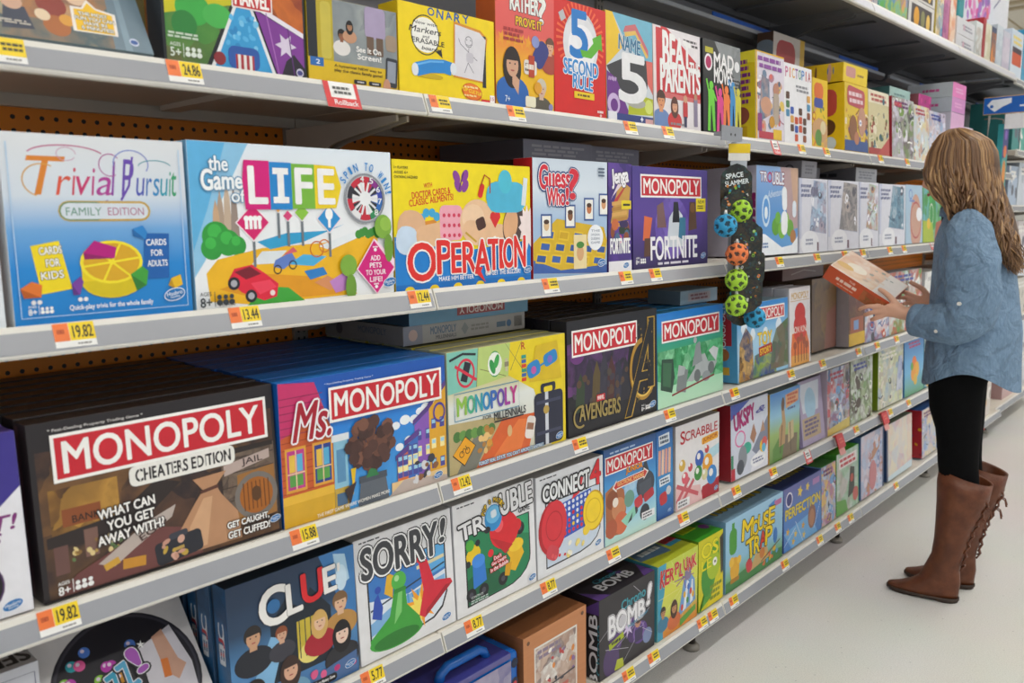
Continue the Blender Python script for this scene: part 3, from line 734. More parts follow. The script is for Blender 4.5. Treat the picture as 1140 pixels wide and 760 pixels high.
def a_oper(C):
    C.rect(0, 0, 1, 1, '#f3dc0c'); C.poly([(0, 0), (1, 0), (1, .36), (.55, .3), (.2, .36), (0, .42)], '#147fd0'); C.rect(0, 0, 1, .05, '#0f6fc0')
    for i in range(6): C.circ(.09+.165*i, .0, .05, '#f0d21a', ry=.035)
    C.T('WITH', .2, .795, .255, .83, '#d82a20', bold=.02, rot=7, p='small_print'); C.T('DOCTOR CARDS &', .12, .73, .38, .78, '#d82a20', bold=.025, rot=7, p='small_print'); C.T('CLASSIC AILMENTS!', .1, .675, .4, .725, '#d82a20', bold=.025, rot=7, p='small_print')
    for i, s in enumerate(('1+ PLAYERS', 'AGES 6+', 'CHOKING HAZARD')): C.T(s, .012, .93-i*.035, .1+.06*(i == 2), .95-i*.035, '#3a3a20', p='small_print')
    # butterfly
    for a, b in ((-.03, .04), (.03, .05), (-.02, -.03), (.03, -.03)): C.circ(.455+a, .845+b, .035, '#8a3f9a', ry=.055, rot=-30 if a > 0 else 30)
    C.line([(.44, .78), (.475, .92)], .012, '#5a2a6a')
    # ice cream cup
    C.poly([(.18, .53), (.24, .4), (.27, .42), (.28, .55)], '#e0902a'); 
    for u, v in ((.18, .56), (.21, .6), (.25, .6), (.28, .57)): C.circ(u, v, .035, '#3fa8d8')
    # plain bundle of pillow, spotted blanket and sheet (no figure)
    C.rrect(.02, .3, .2, .62, '#e2b48c', .4, rot=-8); C.rrect(.01, .28, .15, .5, '#c9dcf0', .4, rot=-8)
    C.rrect(.14, .34, .4, .52, '#e6b98f', .4, rot=8); C.rrect(.3, .38, .46, .66, '#f0a8b8', .2)
    for i in range(12): C.circ(.33+.035*(i % 4), .42+.08*(i//4), .016, '#d83a5a')
    C.circ(.57, .52, .2, '#ecc39c', ry=.19); C.circ(.54, .56, .13, '#f2cfab', ry=.11); C.rrect(.46, .36, .82, .52, '#ebbf96', .5, rot=-6)
    C.circ(.69, .57, .035, '#d8282c'); C.circ(.725, .575, .035, '#d8282c'); C.poly([(.665, .56), (.75, .565), (.705, .47)], '#d8282c')
    C.rrect(.56, .46, .63, .56, '#4a2a20', .25, rot=20); C.line([(.48, .44), (.56, .36)], .018, '#c9a02a'); C.rrect(.64, .34, .72, .38, '#f5f3ea', .5, rot=35)
    C.circ(.86, .5, .14, '#4f3a36', ry=.2, rot=-20); C.circ(.83, .5, .09, '#e0ac80', ry=.14, rot=-15)
    # surgeon's tools
    C.rrect(.64, .6, .96, .86, '#4fb6d8', .45); C.circ(.79, .86, .085, '#4fc0d8', ry=.1); C.rect(.93, .66, .965, .9, '#dfe6e8', rot=-8); C.rrect(.585, .72, .62, .84, '#d82a20', .4, rot=-20)
    C.line([(.6, .82), (.63, .91), (.67, .88), (.67, .76)], .012, '#b02a20')
    C.star(.965, .47, .2, .14, 12, '#f4e3e0', asp=.55)
    # title
    for ch, x0, x1, y0, y1 in (('O', .08, .265, .075, .365), ('P', .275, .375, .12, .38), ('E', .375, .455, .12, .355), ('R', .455, .55, .115, .36), ('A', .545, .655, .1, .375), ('T', .645, .73, .12, .375), ('I', .735, .765, .13, .37), ('O', .765, .855, .13, .375), ('N', .855, .945, .13, .395)):
        C.T(ch, x0, y0, x1, y1, '#e22a24', ol='#f6f2ee', ow=.075, bold=.035)
    C.poly([(.53, .15), (.6, .15), (.585, .115), (.62, .02), (.55, .1), (.565, .12)], '#e22a24', 'title_lettering')
    C.T('MAKE HIM BETTER', .28, .06, .53, .095, '#f4f4f4', bold=.03, p='small_print'); C.T('OR GET THE BUZZER!', .62, .075, .9, .112, '#f4f4f4', bold=.03, p='small_print'); C.badge(.965, .1, .05)
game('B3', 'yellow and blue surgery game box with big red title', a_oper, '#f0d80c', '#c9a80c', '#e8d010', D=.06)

def a_guess(C):
    C.rect(0, 0, 1, 1, gradz([(0, '#8fb0d4'), (.5, '#a9c3e0'), (.75, '#d9e4ee'), (1, '#cdd9e6')], C.H))
    C.poly([(0, .05), (.95, -.02), (1, .3), (.95, .42), (.3, .5), (0, .3)], '#d9b21e'); C.poly([(0, .05), (1, -.02), (1, .08), (.35, .06), (0, .16)], '#3a5fa8')
    rr = random.Random(4)
    for r in range(3):
        for i in range(5):
            u = .1+.19*i+.05*r; v = .17+.1*r-.012*i
            if u > .93: continue
            C.poly([(u-.075, v-.035), (u+.06, v-.05), (u+.075, v+.03), (u-.055, v+.045)], '#e6c22a'); C.poly([(u-.06, v-.022), (u+.045, v-.035), (u+.06, v+.018), (u-.045, v+.03)], rr.choice(['#2f559c', '#3a62ac', '#d0a61a']))
    for u, v, c in ((.17, .44, '#dcb98c'), (.48, .52, '#8a5a3a'), (.74, .58, '#c87a4a'), (.95, .62, '#d8a070')):
        C.rect(u-.075, v-.1, u+.065, v+.1, '#3a5a9a'); C.rect(u-.06, v-.085, u+.05, v+.085, '#f0efe8'); C.circ(u-.005, v+.005, .035, c, ry=.045); C.circ(u-.005, v+.035, .035, '#4a3020', ry=.02)
    C.rect(.52, .06, .7, .36, '#ecd9a4'); C.circ(.61, .2, .05, '#d8a878', ry=.07); C.circ(.61, .27, .055, '#4a8a3a', ry=.03)
    C.circ(.825, .33, .115, '#eef1f5'); 
    for i, s in enumerate(('THE', 'ORIGINAL', 'GUESSING', 'GAME')): C.T(s, .76, .38-i*.035, .89, .4-i*.035, '#8a95a8', p='small_print')
    C.T('Guess', .08, .755, .47, .935, '#d8263a', ol='#f6f6f8', ow=.08, ol2='#1f3a7a', ow2=.15, bold=.06, taper=-.12)
    C.T('Who', .17, .615, .4, .755, '#d8263a', ol='#f6f6f8', ow=.09, ol2='#1f3a7a', ow2=.17, bold=.06); C.T('?', .46, .67, .58, .92, '#d8263a', ol='#f6f6f8', ow=.05, ol2='#1f3a7a', ow2=.09, bold=.08); C.T('!', .41, .62, .45, .76, '#d8263a', ol='#f6f6f8', ow=.08, ol2='#1f3a7a', ow2=.15, bold=.06)
    for i in range(3): C.rect(.86, .93-.03*i, .95, .945-.03*i, '#5a6a80', 'small_print')
    C.badge(.91, .1, .055)
game('B4', 'pale blue face guessing game box with red title over yellow board', a_guess, '#b9c8d8', '#b01c28', '#c2cbd4', D=.06, left=lambda L: (L.rect(0, 0, 1, 1, '#b81f2a'),))

def a_jenga(C):
    C.rect(0, 0, 1, 1, busy(['#4a2f86', '#3b2a70', '#5a3a98', '#6a4aa0'], 6, 3)); C.poly([(.1, .45), (.85, .5), (.95, .78), (.5, .85), (.2, .6)], '#c79a4a'); C.poly([(.2, .7), (.8, .86), (.6, .9), (.1, .66)], '#e6d8e0'); C.poly([(.25, .66), (.8, .82), (.75, .79), (.25, .6)], '#c03a3a')
    for i in range(5): C.rect(.15, .42+.05*i, .85-.03*i, .455+.05*i, ['#d8a85a', '#b8863c'][i % 2], rot=6)
    C.spots(['#8a4a2a', '#3a2a5a', '#c86a3a', '#4a6a8a', '#d85a8a', '#2a3a2a'], 14, 5, .03, .06, (.05, .25, .95, .45))
    C.T('Jenga', .15, .78, .85, .95, '#f2f0f4', ol='#2a1a4a', ow=.08, bold=.05, rot=6); C.rect(.55, .58, .97, .66, '#e8d020'); C.rect(.62, .61, .92, .63, '#3a3420')
    C.T('FORTNITE', .08, .17, .92, .31, '#f4f4f4', bold=.04); C.rect(0, 0, 1, .1, '#e9e7ec'); C.badge(.75, .055, .045)
game('B5', 'narrow purple block stacking box wedged between the face guessing and purple banner boxes', a_jenga, '#4a3286', '#3a2870', '#4a3a70', D=.06)

def a_fort(C):
    C.rect(0, 0, 1, 1, gradz([(0, '#2f2356'), (.5, '#5a3f96'), (1, '#4a3a8a')], C.H)); C.circ(.5, .4, .32, busy(['#6a4fb0', '#7f68bd', '#574296'], 7, 8), ry=.32)
    mono(C, .1, .7, .91, .925)
    # props only: tools, crates and rocks
    C.poly([(.42, .2), (.66, .2), (.64, .52), (.55, .62), (.46, .5)], '#cfd6de'); C.poly([(.5, .45), (.6, .45), (.58, .66), (.52, .66)], '#2a2a34'); C.poly([(.58, .3), (.68, .25), (.68, .5), (.6, .5)], '#3f7a98')
    C.poly([(.12, .28), (.2, .28), (.24, .5), (.14, .52)], '#d86a3a'); C.poly([(.13, .12), (.23, .12), (.22, .3), (.14, .3)], '#5a3a2a'); C.poly([(.3, .4), (.42, .4), (.38, .66), (.3, .62)], '#7a5a5a'); C.poly([(.72, .36), (.84, .38), (.82, .66), (.74, .66)], '#5a4030'); C.circ(.78, .6, .05, '#7a5636')
    C.rect(.83, .56, .97, .7, '#ecd822'); C.T('NEW', .86, .645, .95, .68, '#2a2420', p='small_print'); C.bars(.85, .585, .95, .63, 2, '#4a4420')
    C.T('FORTNITE', .215, .08, .84, .31, '#f1f0f3', bold=.03, sp=.95); C.bars(.26, .02, .82, .06, 1, '#d9d6e0')
    C.ages(.03, .05, .07); C.badge(.93, .09, .05)
game('B6', 'purple box with red title banner beside the hanging foam balls', a_fort, '#4a3a86', '#352a66', '#5a4a86', D=.055, behind=1, short='the purple box with red banner')

def a_frozen(C):
    C.rect(0, 0, 1, 1, gradz([(0, '#5f9fd8'), (.5, '#5a94d2'), (1, '#8fb4e2')], C.H)); C.poly([(.55, 1), (1, 1), (1, .3), (.75, .25), (.7, .6)], '#b79a9c'); C.poly([(.8, 1), (1, 1), (1, .5), (.9, .5)], '#c9a48a')
    C.circ(.22, .5, .1, '#cfe4f6', ry=.18); C.circ(.22, .5, .075, '#5a9bdc', ry=.14); C.circ(.22, .48, .04, '#eaf2fa', ry=.07)
    for u, v, r, c in ((.45, .32, .1, '#5f9f2f'), (.6, .28, .1, '#79b53a'), (.8, .3, .1, '#6aa636'), (.7, .4, .08, '#8cc24a'), (.88, .2, .08, '#b0763a'), (.5, .42, .07, '#6fb03a')): C.circ(u, v, r, c)
    C.rrect(.6, .5, .72, .78, '#eef2f6', .5, rot=4); C.rrect(.58, .22, .74, .5, '#f2f4f8', .5); C.rrect(.86, .42, .96, .62, '#dfe8f2', .5)
    P = [(0, 0), (1, 0), (1, .2), (.85, .1), (.6, .08), (.4, .16), (.2, .24), (0, .26)]; C.poly(P, '#edf1f6')
    C.T('TR', .08, .83, .24, .93, '#e8edf6', ol='#7a1f4a', ow=.13, bold=.05); C.ring(.3, .875, .06, .02, '#c8306a'); C.T('UBLE', .36, .80, .64, .93, '#e8edf6', ol='#7a1f4a', ow=.12, bold=.05)
    C.T('Adventure', .25, .66, .6, .74, '#cfe0f4', shear=.3, rot=6, p='small_print'); C.bars(.1, .08, .3, .15, 2, '#5f7fb0')
def s_frozen(L):
    L.rect(0, 0, 1, 1, '#b7b3c2'); L.rect(0, 0, .3, .35, '#5a93cc'); L.T('TR UBLE', .50, .26, 1.2, .5, '#7a1f5a', bold=.05, rot=90)
    L.T('Adventure', .0, .74, .5, .8, '#4a6fb0', rot=90, p='cover_picture')
game('B7', 'ice blue pop dice game box just past the hanging foam balls', a_frozen, '#a9c4e4', '#b7b3c2', '#c8c9d2', D=.27, left=s_frozen)

def whitegame(seed, pal, title):
    def art(C):
        C.rect(0, 0, 1, 1, '#d9d9e3'); C.poly([(.35, .3), (.95, .25), (.95, .95), (.5, .98)], busy(pal, 12, seed)); C.clutter(list(pal)+['#eeeef4', '#4a4a5c'], 16, seed, (.42, .3, .92, .92)); C.poly([(.0, .2), (.06, .2), (.1, 1), (0, 1)], '#c4c8dc'); C.line([(.5, .98), (.35, .3), (.95, .25)], .01, '#a8acc4')
        C.bars(.05, .74, .42, .93, 3, '#6f7596', 6); C.circ(.35, .13, .3, '#e9e9ee', ry=.17); C.bars(.2, .1, .5, .2, 2, '#8f94aa'); C.rect(.6, .02, .66, .14, '#6a4a5a')
    return art
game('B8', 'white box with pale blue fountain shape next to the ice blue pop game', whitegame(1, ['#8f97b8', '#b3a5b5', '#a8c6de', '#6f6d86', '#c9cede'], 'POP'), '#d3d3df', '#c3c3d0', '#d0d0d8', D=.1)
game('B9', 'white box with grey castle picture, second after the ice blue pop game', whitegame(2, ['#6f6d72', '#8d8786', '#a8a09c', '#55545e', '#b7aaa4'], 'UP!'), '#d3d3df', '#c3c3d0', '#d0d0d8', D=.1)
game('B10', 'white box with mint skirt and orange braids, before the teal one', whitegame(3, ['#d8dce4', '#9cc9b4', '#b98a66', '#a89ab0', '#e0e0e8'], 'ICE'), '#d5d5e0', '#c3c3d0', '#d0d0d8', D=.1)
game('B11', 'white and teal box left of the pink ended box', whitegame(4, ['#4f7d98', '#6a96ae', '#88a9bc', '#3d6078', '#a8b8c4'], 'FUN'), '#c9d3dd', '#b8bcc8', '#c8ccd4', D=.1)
def a_pinkarm(C):
    C.rect(0, 0, 1, 1, '#a9c3d8'); C.circ(.6, .35, .3, '#c79a86', ry=.5); C.ring(.6, .4, .32, .03, '#b0444a', asp=.9); C.circ(.8, .5, .15, '#eeeef2', ry=.12); C.ring(.3, .84, .09, .025, '#5f7fc0'); C.bars(.2, .7, .6, .76, 1, '#5f7fc0')
game('B12', 'light blue box with tan arch and white blob picture', a_pinkarm, '#a9c0d0', '#98a8b8', D=.08)
def a_croc(C):
    C.rect(0, 0, 1, 1, busy(['#6fb0c8', '#4f9f4a', '#2f8a3a', '#8ac0a0'], 8, 21)); C.circ(.5, .55, .22, '#2f9440', ry=.35); C.circ(.4, .8, .1, '#3aa84a'); C.ring(.45, .5, .2, .03, '#d9e0d0', asp=.6); C.poly([(0, 0), (.6, 0), (.5, .35), (0, .4)], '#a6b82a'); C.circ(.3, .33, .1, '#e0b82a'); C.poly([(.6, 0), (1, 0), (1, .4), (.7, .35)], '#a8583a')
game('B13', 'green cartoon swamp box closest to the shopper on the upper middle shelf', a_croc, '#5f9f5a', '#6a8f6a', D=.08)
# ------------------------------------------------------------------ waist-high shelf
def a_purple(C):
    C.rect(0, 0, 1, 1, '#e4e4ea'); C.poly([(0, 1), (1, 1), (1, .78), (.2, .35), (0, .42)], '#3a2f8a'); C.poly([(0, .42), (.2, .35), (.55, .55), (.3, .45), (0, .5)], '#5a2f8a')
    C.poly([(0, .42), (.25, .36), (.2, .33), (0, .37)], '#c8c8e0')
    C.T('IT!', .58, .485, .88, .555, '#7a2a72', bold=.05, shear=.2); C.T('SS', .5, .42, .73, .475, '#7a2a72', bold=.05, shear=.2); C.T('E!', .5, .36, .66, .41, '#7a2a72', bold=.05, shear=.2)
    C.circ(.35, .21, .14, '#4a2a5a', ry=.15); C.circ(.35, .21, .13, '#17121c', ry=.14); C.spots(['#5a6a74', '#7a8a94', '#3a4650'], 9, 3, .01, .018, (.2, .12, .6, .3)); C.badge(.8, .07, .04)
BX['C0'] = ('S3', -.012, -1.046, -.7765, .266, 2.5)
def a_purple2(C):
    C.W0 = C.W; a_purple2_(C)
def a_purple2_(C):
    C.rect(0, 0, 1, 1, '#e4e4ea'); C.poly([(0, 1), (1, 1), (1, .70), (.62, .36), (0, .42)], '#3a2f8a'); C.poly([(.62, .36), (.8, .52), (.7, .44), (.45, .37)], '#5a2f8a')
    C.T('IT!', .8, .475, .965, .555, '#7a2a72', bold=.05, shear=.2); C.T('SS', .76, .405, .885, .465, '#7a2a72', bold=.05, shear=.2); C.T('E!', .76, .345, .85, .395, '#7a2a72', bold=.05, shear=.2)
    C.circ(.72, .19, .155, '#4a2a5a'); C.circ(.72, .19, .145, '#17121c'); C.spots(['#5a6a74', '#7a8a94', '#3a4650'], 12, 3, .01, .02, (.62, .1, .82, .3)); C.badge(.9, .06, .05)
game('C0', 'purple and white box with round black button, cut by the photo edge', a_purple2, '#5a3a9a', '#b8b4c4', '#4a3f8a', behind=3, short='the purple and white box')

def a_cheat(C):
    C.rect(0, 0, 1, 1, '#221d20'); C.rect(.02, .015, .985, .84, busy(['#3a2820', '#5a3d2c', '#2a2022', '#75522f', '#4a332a'], 5, 2))
    # bank side
    C.rect(.05, .3, .3, .62, busy(['#4a2f1c', '#7a5526', '#b98a3c', '#3a2418'], 7, 5)); C.rect(.09, .4, .23, .5, '#8a4a24'); C.T('BANK', .125, .415, .225, .455, '#2a1a14', bold=.02, p='small_print')
    C.poly([(.03, .3), (.33, .26), (.55, .5), (.45, .55), (.3, .4), (.03, .36)], '#2c2220'); C.rect(.05, .14, .1, .3, '#6a4a44'); C.rect(.16, .2, .21, .36, '#7a5a50')
    C.spots(['#d9c48a', '#b99a50', '#e8dcb0', '#8a6a3a', '#5f7a4a'], 22, 7, .008, .018, (.1, .2, .36, .3))
    # stone wall and gate
    C.rect(.73, .16, .985, .62, busy(['#6a5648', '#54443a', '#7a6858', '#463a34'], 14, 6))
    for i in range(5): C.line([(.73, .2+.09*i), (.98, .2+.09*i)], .006, '#3a2e28')
    C.poly([(.79, .12), (.98, .14), (.98, .47), (.8, .45)], '#9a6a34'); C.circ(.885, .29, .155, '#77706a'); C.circ(.885, .29, .12, '#a5601c')
    for i in range(7): C.line([(.825+.02*i, .2), (.825+.02*i, .385)], .008, '#6a3c10')
    C.circ(.885, .3, .035, '#5a3818', ry=.05); C.poly([(.74, .46), (.96, .52), (.96, .58), (.74, .53)], '#b8a49c'); C.T('JAIL', .825, .497, .925, .55, '#3a2a2c', rot=2, p='small_print'); C.poly([(.72, .59), (.98, .6), (.98, .63), (.72, .63)], '#2b211e')
    # cloth, money sack and cards
    C.poly([(.05, .02), (.62, .02), (.58, .2), (.4, .28), (.12, .12)], '#6d3f3c'); C.poly([(.2, .14), (.4, .31), (.52, .37), (.5, .3), (.34, .17), (.26, .1)], '#b8aaa2'); C.T('EGO', .36, .235, .48, .275, '#4a3632', bold=.04, rot=24, p='cover_picture')
    C.poly([(.52, .04), (.8, .04), (.79, .22), (.72, .36), (.7, .42), (.75, .5), (.6, .49), (.64, .41), (.6, .34), (.53, .2)], '#b98a66'); C.poly([(.56, .06), (.64, .06), (.68, .36), (.64, .36), (.57, .2)], '#cfa27c'); C.line([(.63, .40), (.71, .415)], .022, '#5a3428')
    C.rrect(.42, .03, .62, .17, '#24262f', .2, rot=6); C.rrect(.48, .16, .56, .2, '#3a3d48', .4, rot=6); C.rect(.5, .085, .54, .105, '#b99a50', rot=6)
    C.rect(.29, .06, .38, .12, '#c48a2c', rot=-6); C.rect(.22, .1, .28, .14, '#d0a03a', rot=18); C.spots(['#d6a894', '#c99682', '#c0a040'], 10, 9, .012, .028, (.45, .05, .55, .16))
    C.T('* Fast-Dealing Property Trading Game *', .07, .938, .42, .958, '#d8d4d0', p='small_print', bold=.02)
    mono(C, .075, .655, .96, .925)
    C.rrect(.345, .535, .795, .655, '#eceae4', .3); C.T('CHEATERS EDITION', .37, .56, .775, .632, '#221e20', bold=.04)
    for i in range(12): C.rect(.385+.034*i, .55, .389+.034*i, .64, '#eceae4', 'title_lettering')
    for i, s in enumerate(('WHAT CAN', 'YOU GET', 'AWAY WITH?')): C.T(s, (.215, .245, .205)[i], .40-.075*i, (.435, .43, .465)[i], .455-.075*i, '#f4f2ee', ol='#1c1618', ow=.14, bold=.05, rot=3)
    for i, s in enumerate(('GET CAUGHT,', 'GET CUFFED!')): C.T(s, .735, .115-.062*i, .935, .16-.062*i, '#f4f2ee', ol='#1c1618', ow=.12, bold=.05)
    C.badge(.965, .1, .038); C.ages(.05, .03, .075)
BX['C1'] = BX['C1'][:5]+(2.5,)
game('C1', 'wide black box with red banner, jail gate and bank picture', a_cheat, '#2a2426', '#231e20', '#2c2624', behind=8, short='the wide black jail box', gap=.003, left=lambda L: (L.rect(0, 0, 1, 1, '#2a2224'), L.rect(.1, .02, .35, .98, '#6a4a4c')))

def a_ms(C):
    C.rect(0, 0, 1, 1, gradz([(0, '#4a9fe0'), (.6, '#2a86dc'), (.8, '#1a5fc0'), (1, '#1554ae')], C.H))
    for u, v, r in ((.72, .56, .05), (.66, .53, .04), (.78, .55, .045), (.68, .36, .04), (.74, .4, .04), (.86, .62, .05), (.82, .6, .04), (.92, .64, .04)): C.circ(u, v, r, '#eef3f8', ry=r*.75)
    # left brick house
    C.poly([(.0, 1), (.19, .97), (.28, .6), (.28, 0), (0, 0)], '#c85a2a'); C.poly([(.0, 1), (.19, .97), (.24, .75), (0, .62)], '#c8306a'); C.rect(0, 0, .28, .16, '#d8a828'); C.rect(0, .16, .28, .22, '#e8b83a')
    for i in range(14): C.line([(0, .24+.05*i), (.27-.003*i, .24+.05*i)], .005, '#9a3a1c' if i < 8 else '#8a2050')
    for u in (.03, .175):
        C.rect(u-.01, .24, u+.1, .55, '#e0a03a'); C.rect(u, .26, u+.09, .53, '#2a3f8a' if u > .1 else '#c03a8a'); C.rect(u+.01, .28, u+.08, .36, '#5a9f4a'); C.rect(u+.01, .38, u+.04, .5, '#e8c04a'); C.rect(u+.05, .38, u+.08, .5, '#5ab0d8'); C.rect(u+.042, .26, u+.048, .53, '#e8c8a0'); C.rect(u, .365, u+.09, .375, '#e8c8a0')
    C.rect(.28, 0, .36, .55, '#8ac0d8'); C.rect(.295, .22, .345, .46, '#5a90b8'); C.rect(.27, .52, .37, .57, '#dfe6ea'); C.rect(.28, 0, .36, .18, '#c0a040'); C.rect(.29, .05, .35, .14, '#4a6a8a')
    # right street
    for x0, x1, h0, h1, c in ((.78, .9, .5, .62, '#8a5ab8'), (.88, 1, .6, .76, '#e0a62a'), (.72, .8, .36, .42, '#3f6fc0'), (.66, .73, .26, .32, '#d8703a')):
        C.poly([(x0, 0), (x1, 0), (x1, h1), (x0, h0)], c); C.poly([(x0-.01, h0), (x1+.01, h1), (x1+.01, h1+.05), (x0-.01, h0+.04)], '#5a3f8a')
        n = 2
        for r in range(3):
            for i in range(n):
                u = x0+(x1-x0)*(.25+.5*i); v = .1+(h0-.12)*r/3; C.rect(u-.016, v+.02, u+.016, v+.1, '#fbe7a0' if r % 2 else '#4a4a9a'); C.rect(u-.012, v+.06, u+.012, v+.09, '#9fd0e8')
    C.ring(.95, .56, .08, .02, '#4a3f9a', asp=.8); C.rect(.62, .0, 1, .1, '#e8c890'); C.poly([(.6, 0), (1, 0), (1, .04), (.7, .1)], '#c0b0a8'); C.spots(['#3a3a44', '#d8d8dc', '#8a5a3a', '#e8e0d0'], 12, 4, .015, .04, (.72, .04, .95, .24))
    # round brown street tree in a grey planter
    C.rect(.47, .2, .53, .4, '#5a3a2a'); C.poly([(.41, 0), (.43, .2), (.58, .2), (.6, 0)], '#5f6670'); C.rect(.42, .17, .59, .22, '#4a515c'); C.poly([(.46, .2), (.5, .3), (.54, .2)], '#2f7a46')
    rr = random.Random(3)
    for i in range(60): t_ = rr.uniform(0, 2*PI); q_ = math.sqrt(rr.random()); C.circ(.5+.13*q_*math.cos(t_), .46+.17*q_*math.sin(t_), .05, rr.choice(['#4a2f2a', '#553730', '#432a26', '#6a4436', '#7a5040']), n=8)
    C.poly([(.38, .1), (.4, .3), (.37, .3)], '#e8c020'); C.poly([(.36, .04), (.4, .2), (.33, .16)], '#3a2a2a')
    C.T('* Fast-Dealing Property Trading Game *', .24, .935, .52, .95, '#cfdcf0', p='small_print', bold=.02)
    mono(C, .26, .665, .965, .915)
    C.T('Ms.', .06, .585, .265, .845, '#a8122a', ol='#f2eef0', ow=.07, shear=.35, bold=.02)
    C.T('THE FIRST GAME WHERE WOMEN MAKE MORE', .17, .03, .6, .055, '#f0eee8', rot=2, p='small_print'); C.badge(.93, .06, .045)
game('C2', 'bright blue box with red banner and street of coloured houses', a_ms, '#1a62c0', '#1c5fb2', '#2a78c8', behind=8, short='the bright blue street box', gap=.003)

def a_mill(C):
    C.rect(0, 0, 1, 1, gradz([(0, '#cfc9b0'), (.3, '#dfe0d4'), (.55, '#e2e6e0'), (.75, '#c9c060'), (1, '#d8bc28')], C.H))
    C.poly([(0, 1), (.24, 1), (.22, .68), (0, .66)], '#7fc4b4'); C.poly([(.24, 1), (.55, 1), (.5, .72), (.22, .68)], '#b9cf78'); C.poly([(.5, 1), (1, 1), (1, .0), (.86, .0), (.7, .55), (.48, .72)], '#e8cf1c')
    for P in ([(.24, 1), (.22, .68)], [(.25, .82), (.46, .72)], [(.46, 1), (.62, .72)], [(.6, 1), (.5, .76)]): C.line(P, .006, '#7a7a4a')
    C.line([(.02, .93), (.12, .97), (.22, .95)], .02, '#22252c')
    C.rect(.115, .74, .165, .9, '#1f2430', rot=-20); C.ring(.14, .81, .12, .022, '#d8304a', asp=.85); C.line([(.06, .88), (.22, .74)], .025, '#d8304a')
    C.ring(.37, .84, .11, .018, '#2f9a4a', asp=.7); C.circ(.37, .84, .085, '#eef2e8', ry=.1, n=16); C.circ(.35, .82, .03, '#2f9a4a', ry=.065, rot=20); C.circ(.385, .86, .028, '#3fa850', ry=.06, rot=-20)
    C.rect(.455, .76, .475, .87, '#c8c0a0'); C.rect(.45, .8, .485, .84, '#8a8468'); C.T('R', .595, .92, .63, .98, '#c03a2a', p='cover_picture')
    for i in range(6): C.rect(.595, .64+.04*i, .635, .67+.04*i, ['#d8402a', '#3a62b0', '#2f9a8a'][i % 3])
    # lower scene
    C.poly([(0, 0), (.6, 0), (.72, .3), (.3, .4), (0, .42)], '#b9a878'); C.poly([(.2, 0), (.64, 0), (.72, .34), (.42, .36)], '#d8602a'); C.poly([(.3, .0), (.56, .0), (.66, .3), (.56, .32)], '#e87a3a'); C.poly([(.05, 0), (.2, 0), (.34, .3), (.22, .33)], '#7a7a70')
    for i in range(7): C.circ(.06+.045*i, .305, .045, ['#4a7a3a', '#6a9a4a'][i % 2])
    C.spots(['#d89a3a', '#b8803a', '#e8c07a'], 14, 6, .02, .035, (.22, .1, .34, .32)); C.circ(.48, .24, .03, '#d8b07a', ry=.05)
    C.poly([(.02, .16), (.12, .3), (.2, .2), (.11, .05)], '#20201c'); C.poly([(.025, .165), (.12, .29), (.195, .2), (.11, .06)], '#eaa41c')
    for u in (.09, .135): C.ring(u, .155+.02*(u > .1), .028, .007, '#22201c', n=14)
    C.line([(.09, .16), (.105, .2), (.135, .18), (.12, .22)], .008, '#22201c')
    # travel case, sunglasses and cup instead of the cover figure
    C.rrect(.7, .02, .97, .5, '#20243a', .12); C.rrect(.76, .5, .9, .58, '#20243a', .3); C.rrect(.79, .5, .87, .55, '#e8cf1c', .3); C.rect(.8, .02, .83, .5, '#cfd4dc'); C.circ(.81, .34, .04, '#b89a4a'); C.rect(.72, .12, .95, .15, '#3a3f58'); C.rect(.72, .4, .95, .43, '#3a3f58')
    C.poly([(.66, .62), (.96, .6), (.92, .95), (.72, .93)], '#d8b81a')
    C.rrect(.64, .66, .76, .8, '#2a86c8', .35, rot=16); C.rrect(.79, .74, .92, .86, '#2a86c8', .35, rot=16); C.circ(.7, .72, .035, '#c05aa8'); C.circ(.85, .79, .035, '#7a6ac8'); C.line([(.75, .745), (.8, .765)], .02, '#2a86c8')
    C.rrect(.62, .12, .7, .32, '#e6dfd8', .3, rot=-14); C.rect(.63, .2, .69, .26, '#9a6a50', rot=-14)
    # title
    k = '#7fb0a8'
    C.line([(.045, .435), (.045, .655), (.565, .655), (.565, .435), (.045, .435)], .008, '#5f8fa8', 'title_banner')
    for i, ch in enumerate('MONOPOLY'):
        x0 = .065+[0, .077, .141, .2, .264, .316, .38, .425][i]; w = [.07, .056, .053, .056, .046, .056, .04, .056][i]
        C.T(ch, x0, .475, x0+w, .62, ['#8fbf4a', '#4fb08a', '#2f9fb0', '#2a86c0', '#3a6ab8', '#6a4aa8', '#a03a9a', '#c0368a'][i], bold=.04)
    C.T('FOR', .26, .395, .33, .425, '#2a2a2e', p='title_lettering'); C.T('MILLENNIALS', .35, .365, .62, .43, '#22222a', bold=.03); C.line([(.35, .35), (.6, .352)], .012, '#22222a', 'title_lettering')
    C.T('FORGET REAL ESTATE. YOU CAN\'T AFFORD IT ANYWAY.', .22, .018, .78, .05, '#e8f0f4', ol='#2a6a9a', ow=.15, bold=.03, p='small_print'); C.badge(.93, .07, .05)
game('C3', 'yellow and green box with rainbow title, no-phone sign and bicycle sign', a_mill, '#d8c83a', '#b9c0a8', '#b8b48c', behind=8, short='the yellow and green bicycle sign box', gap=.003)

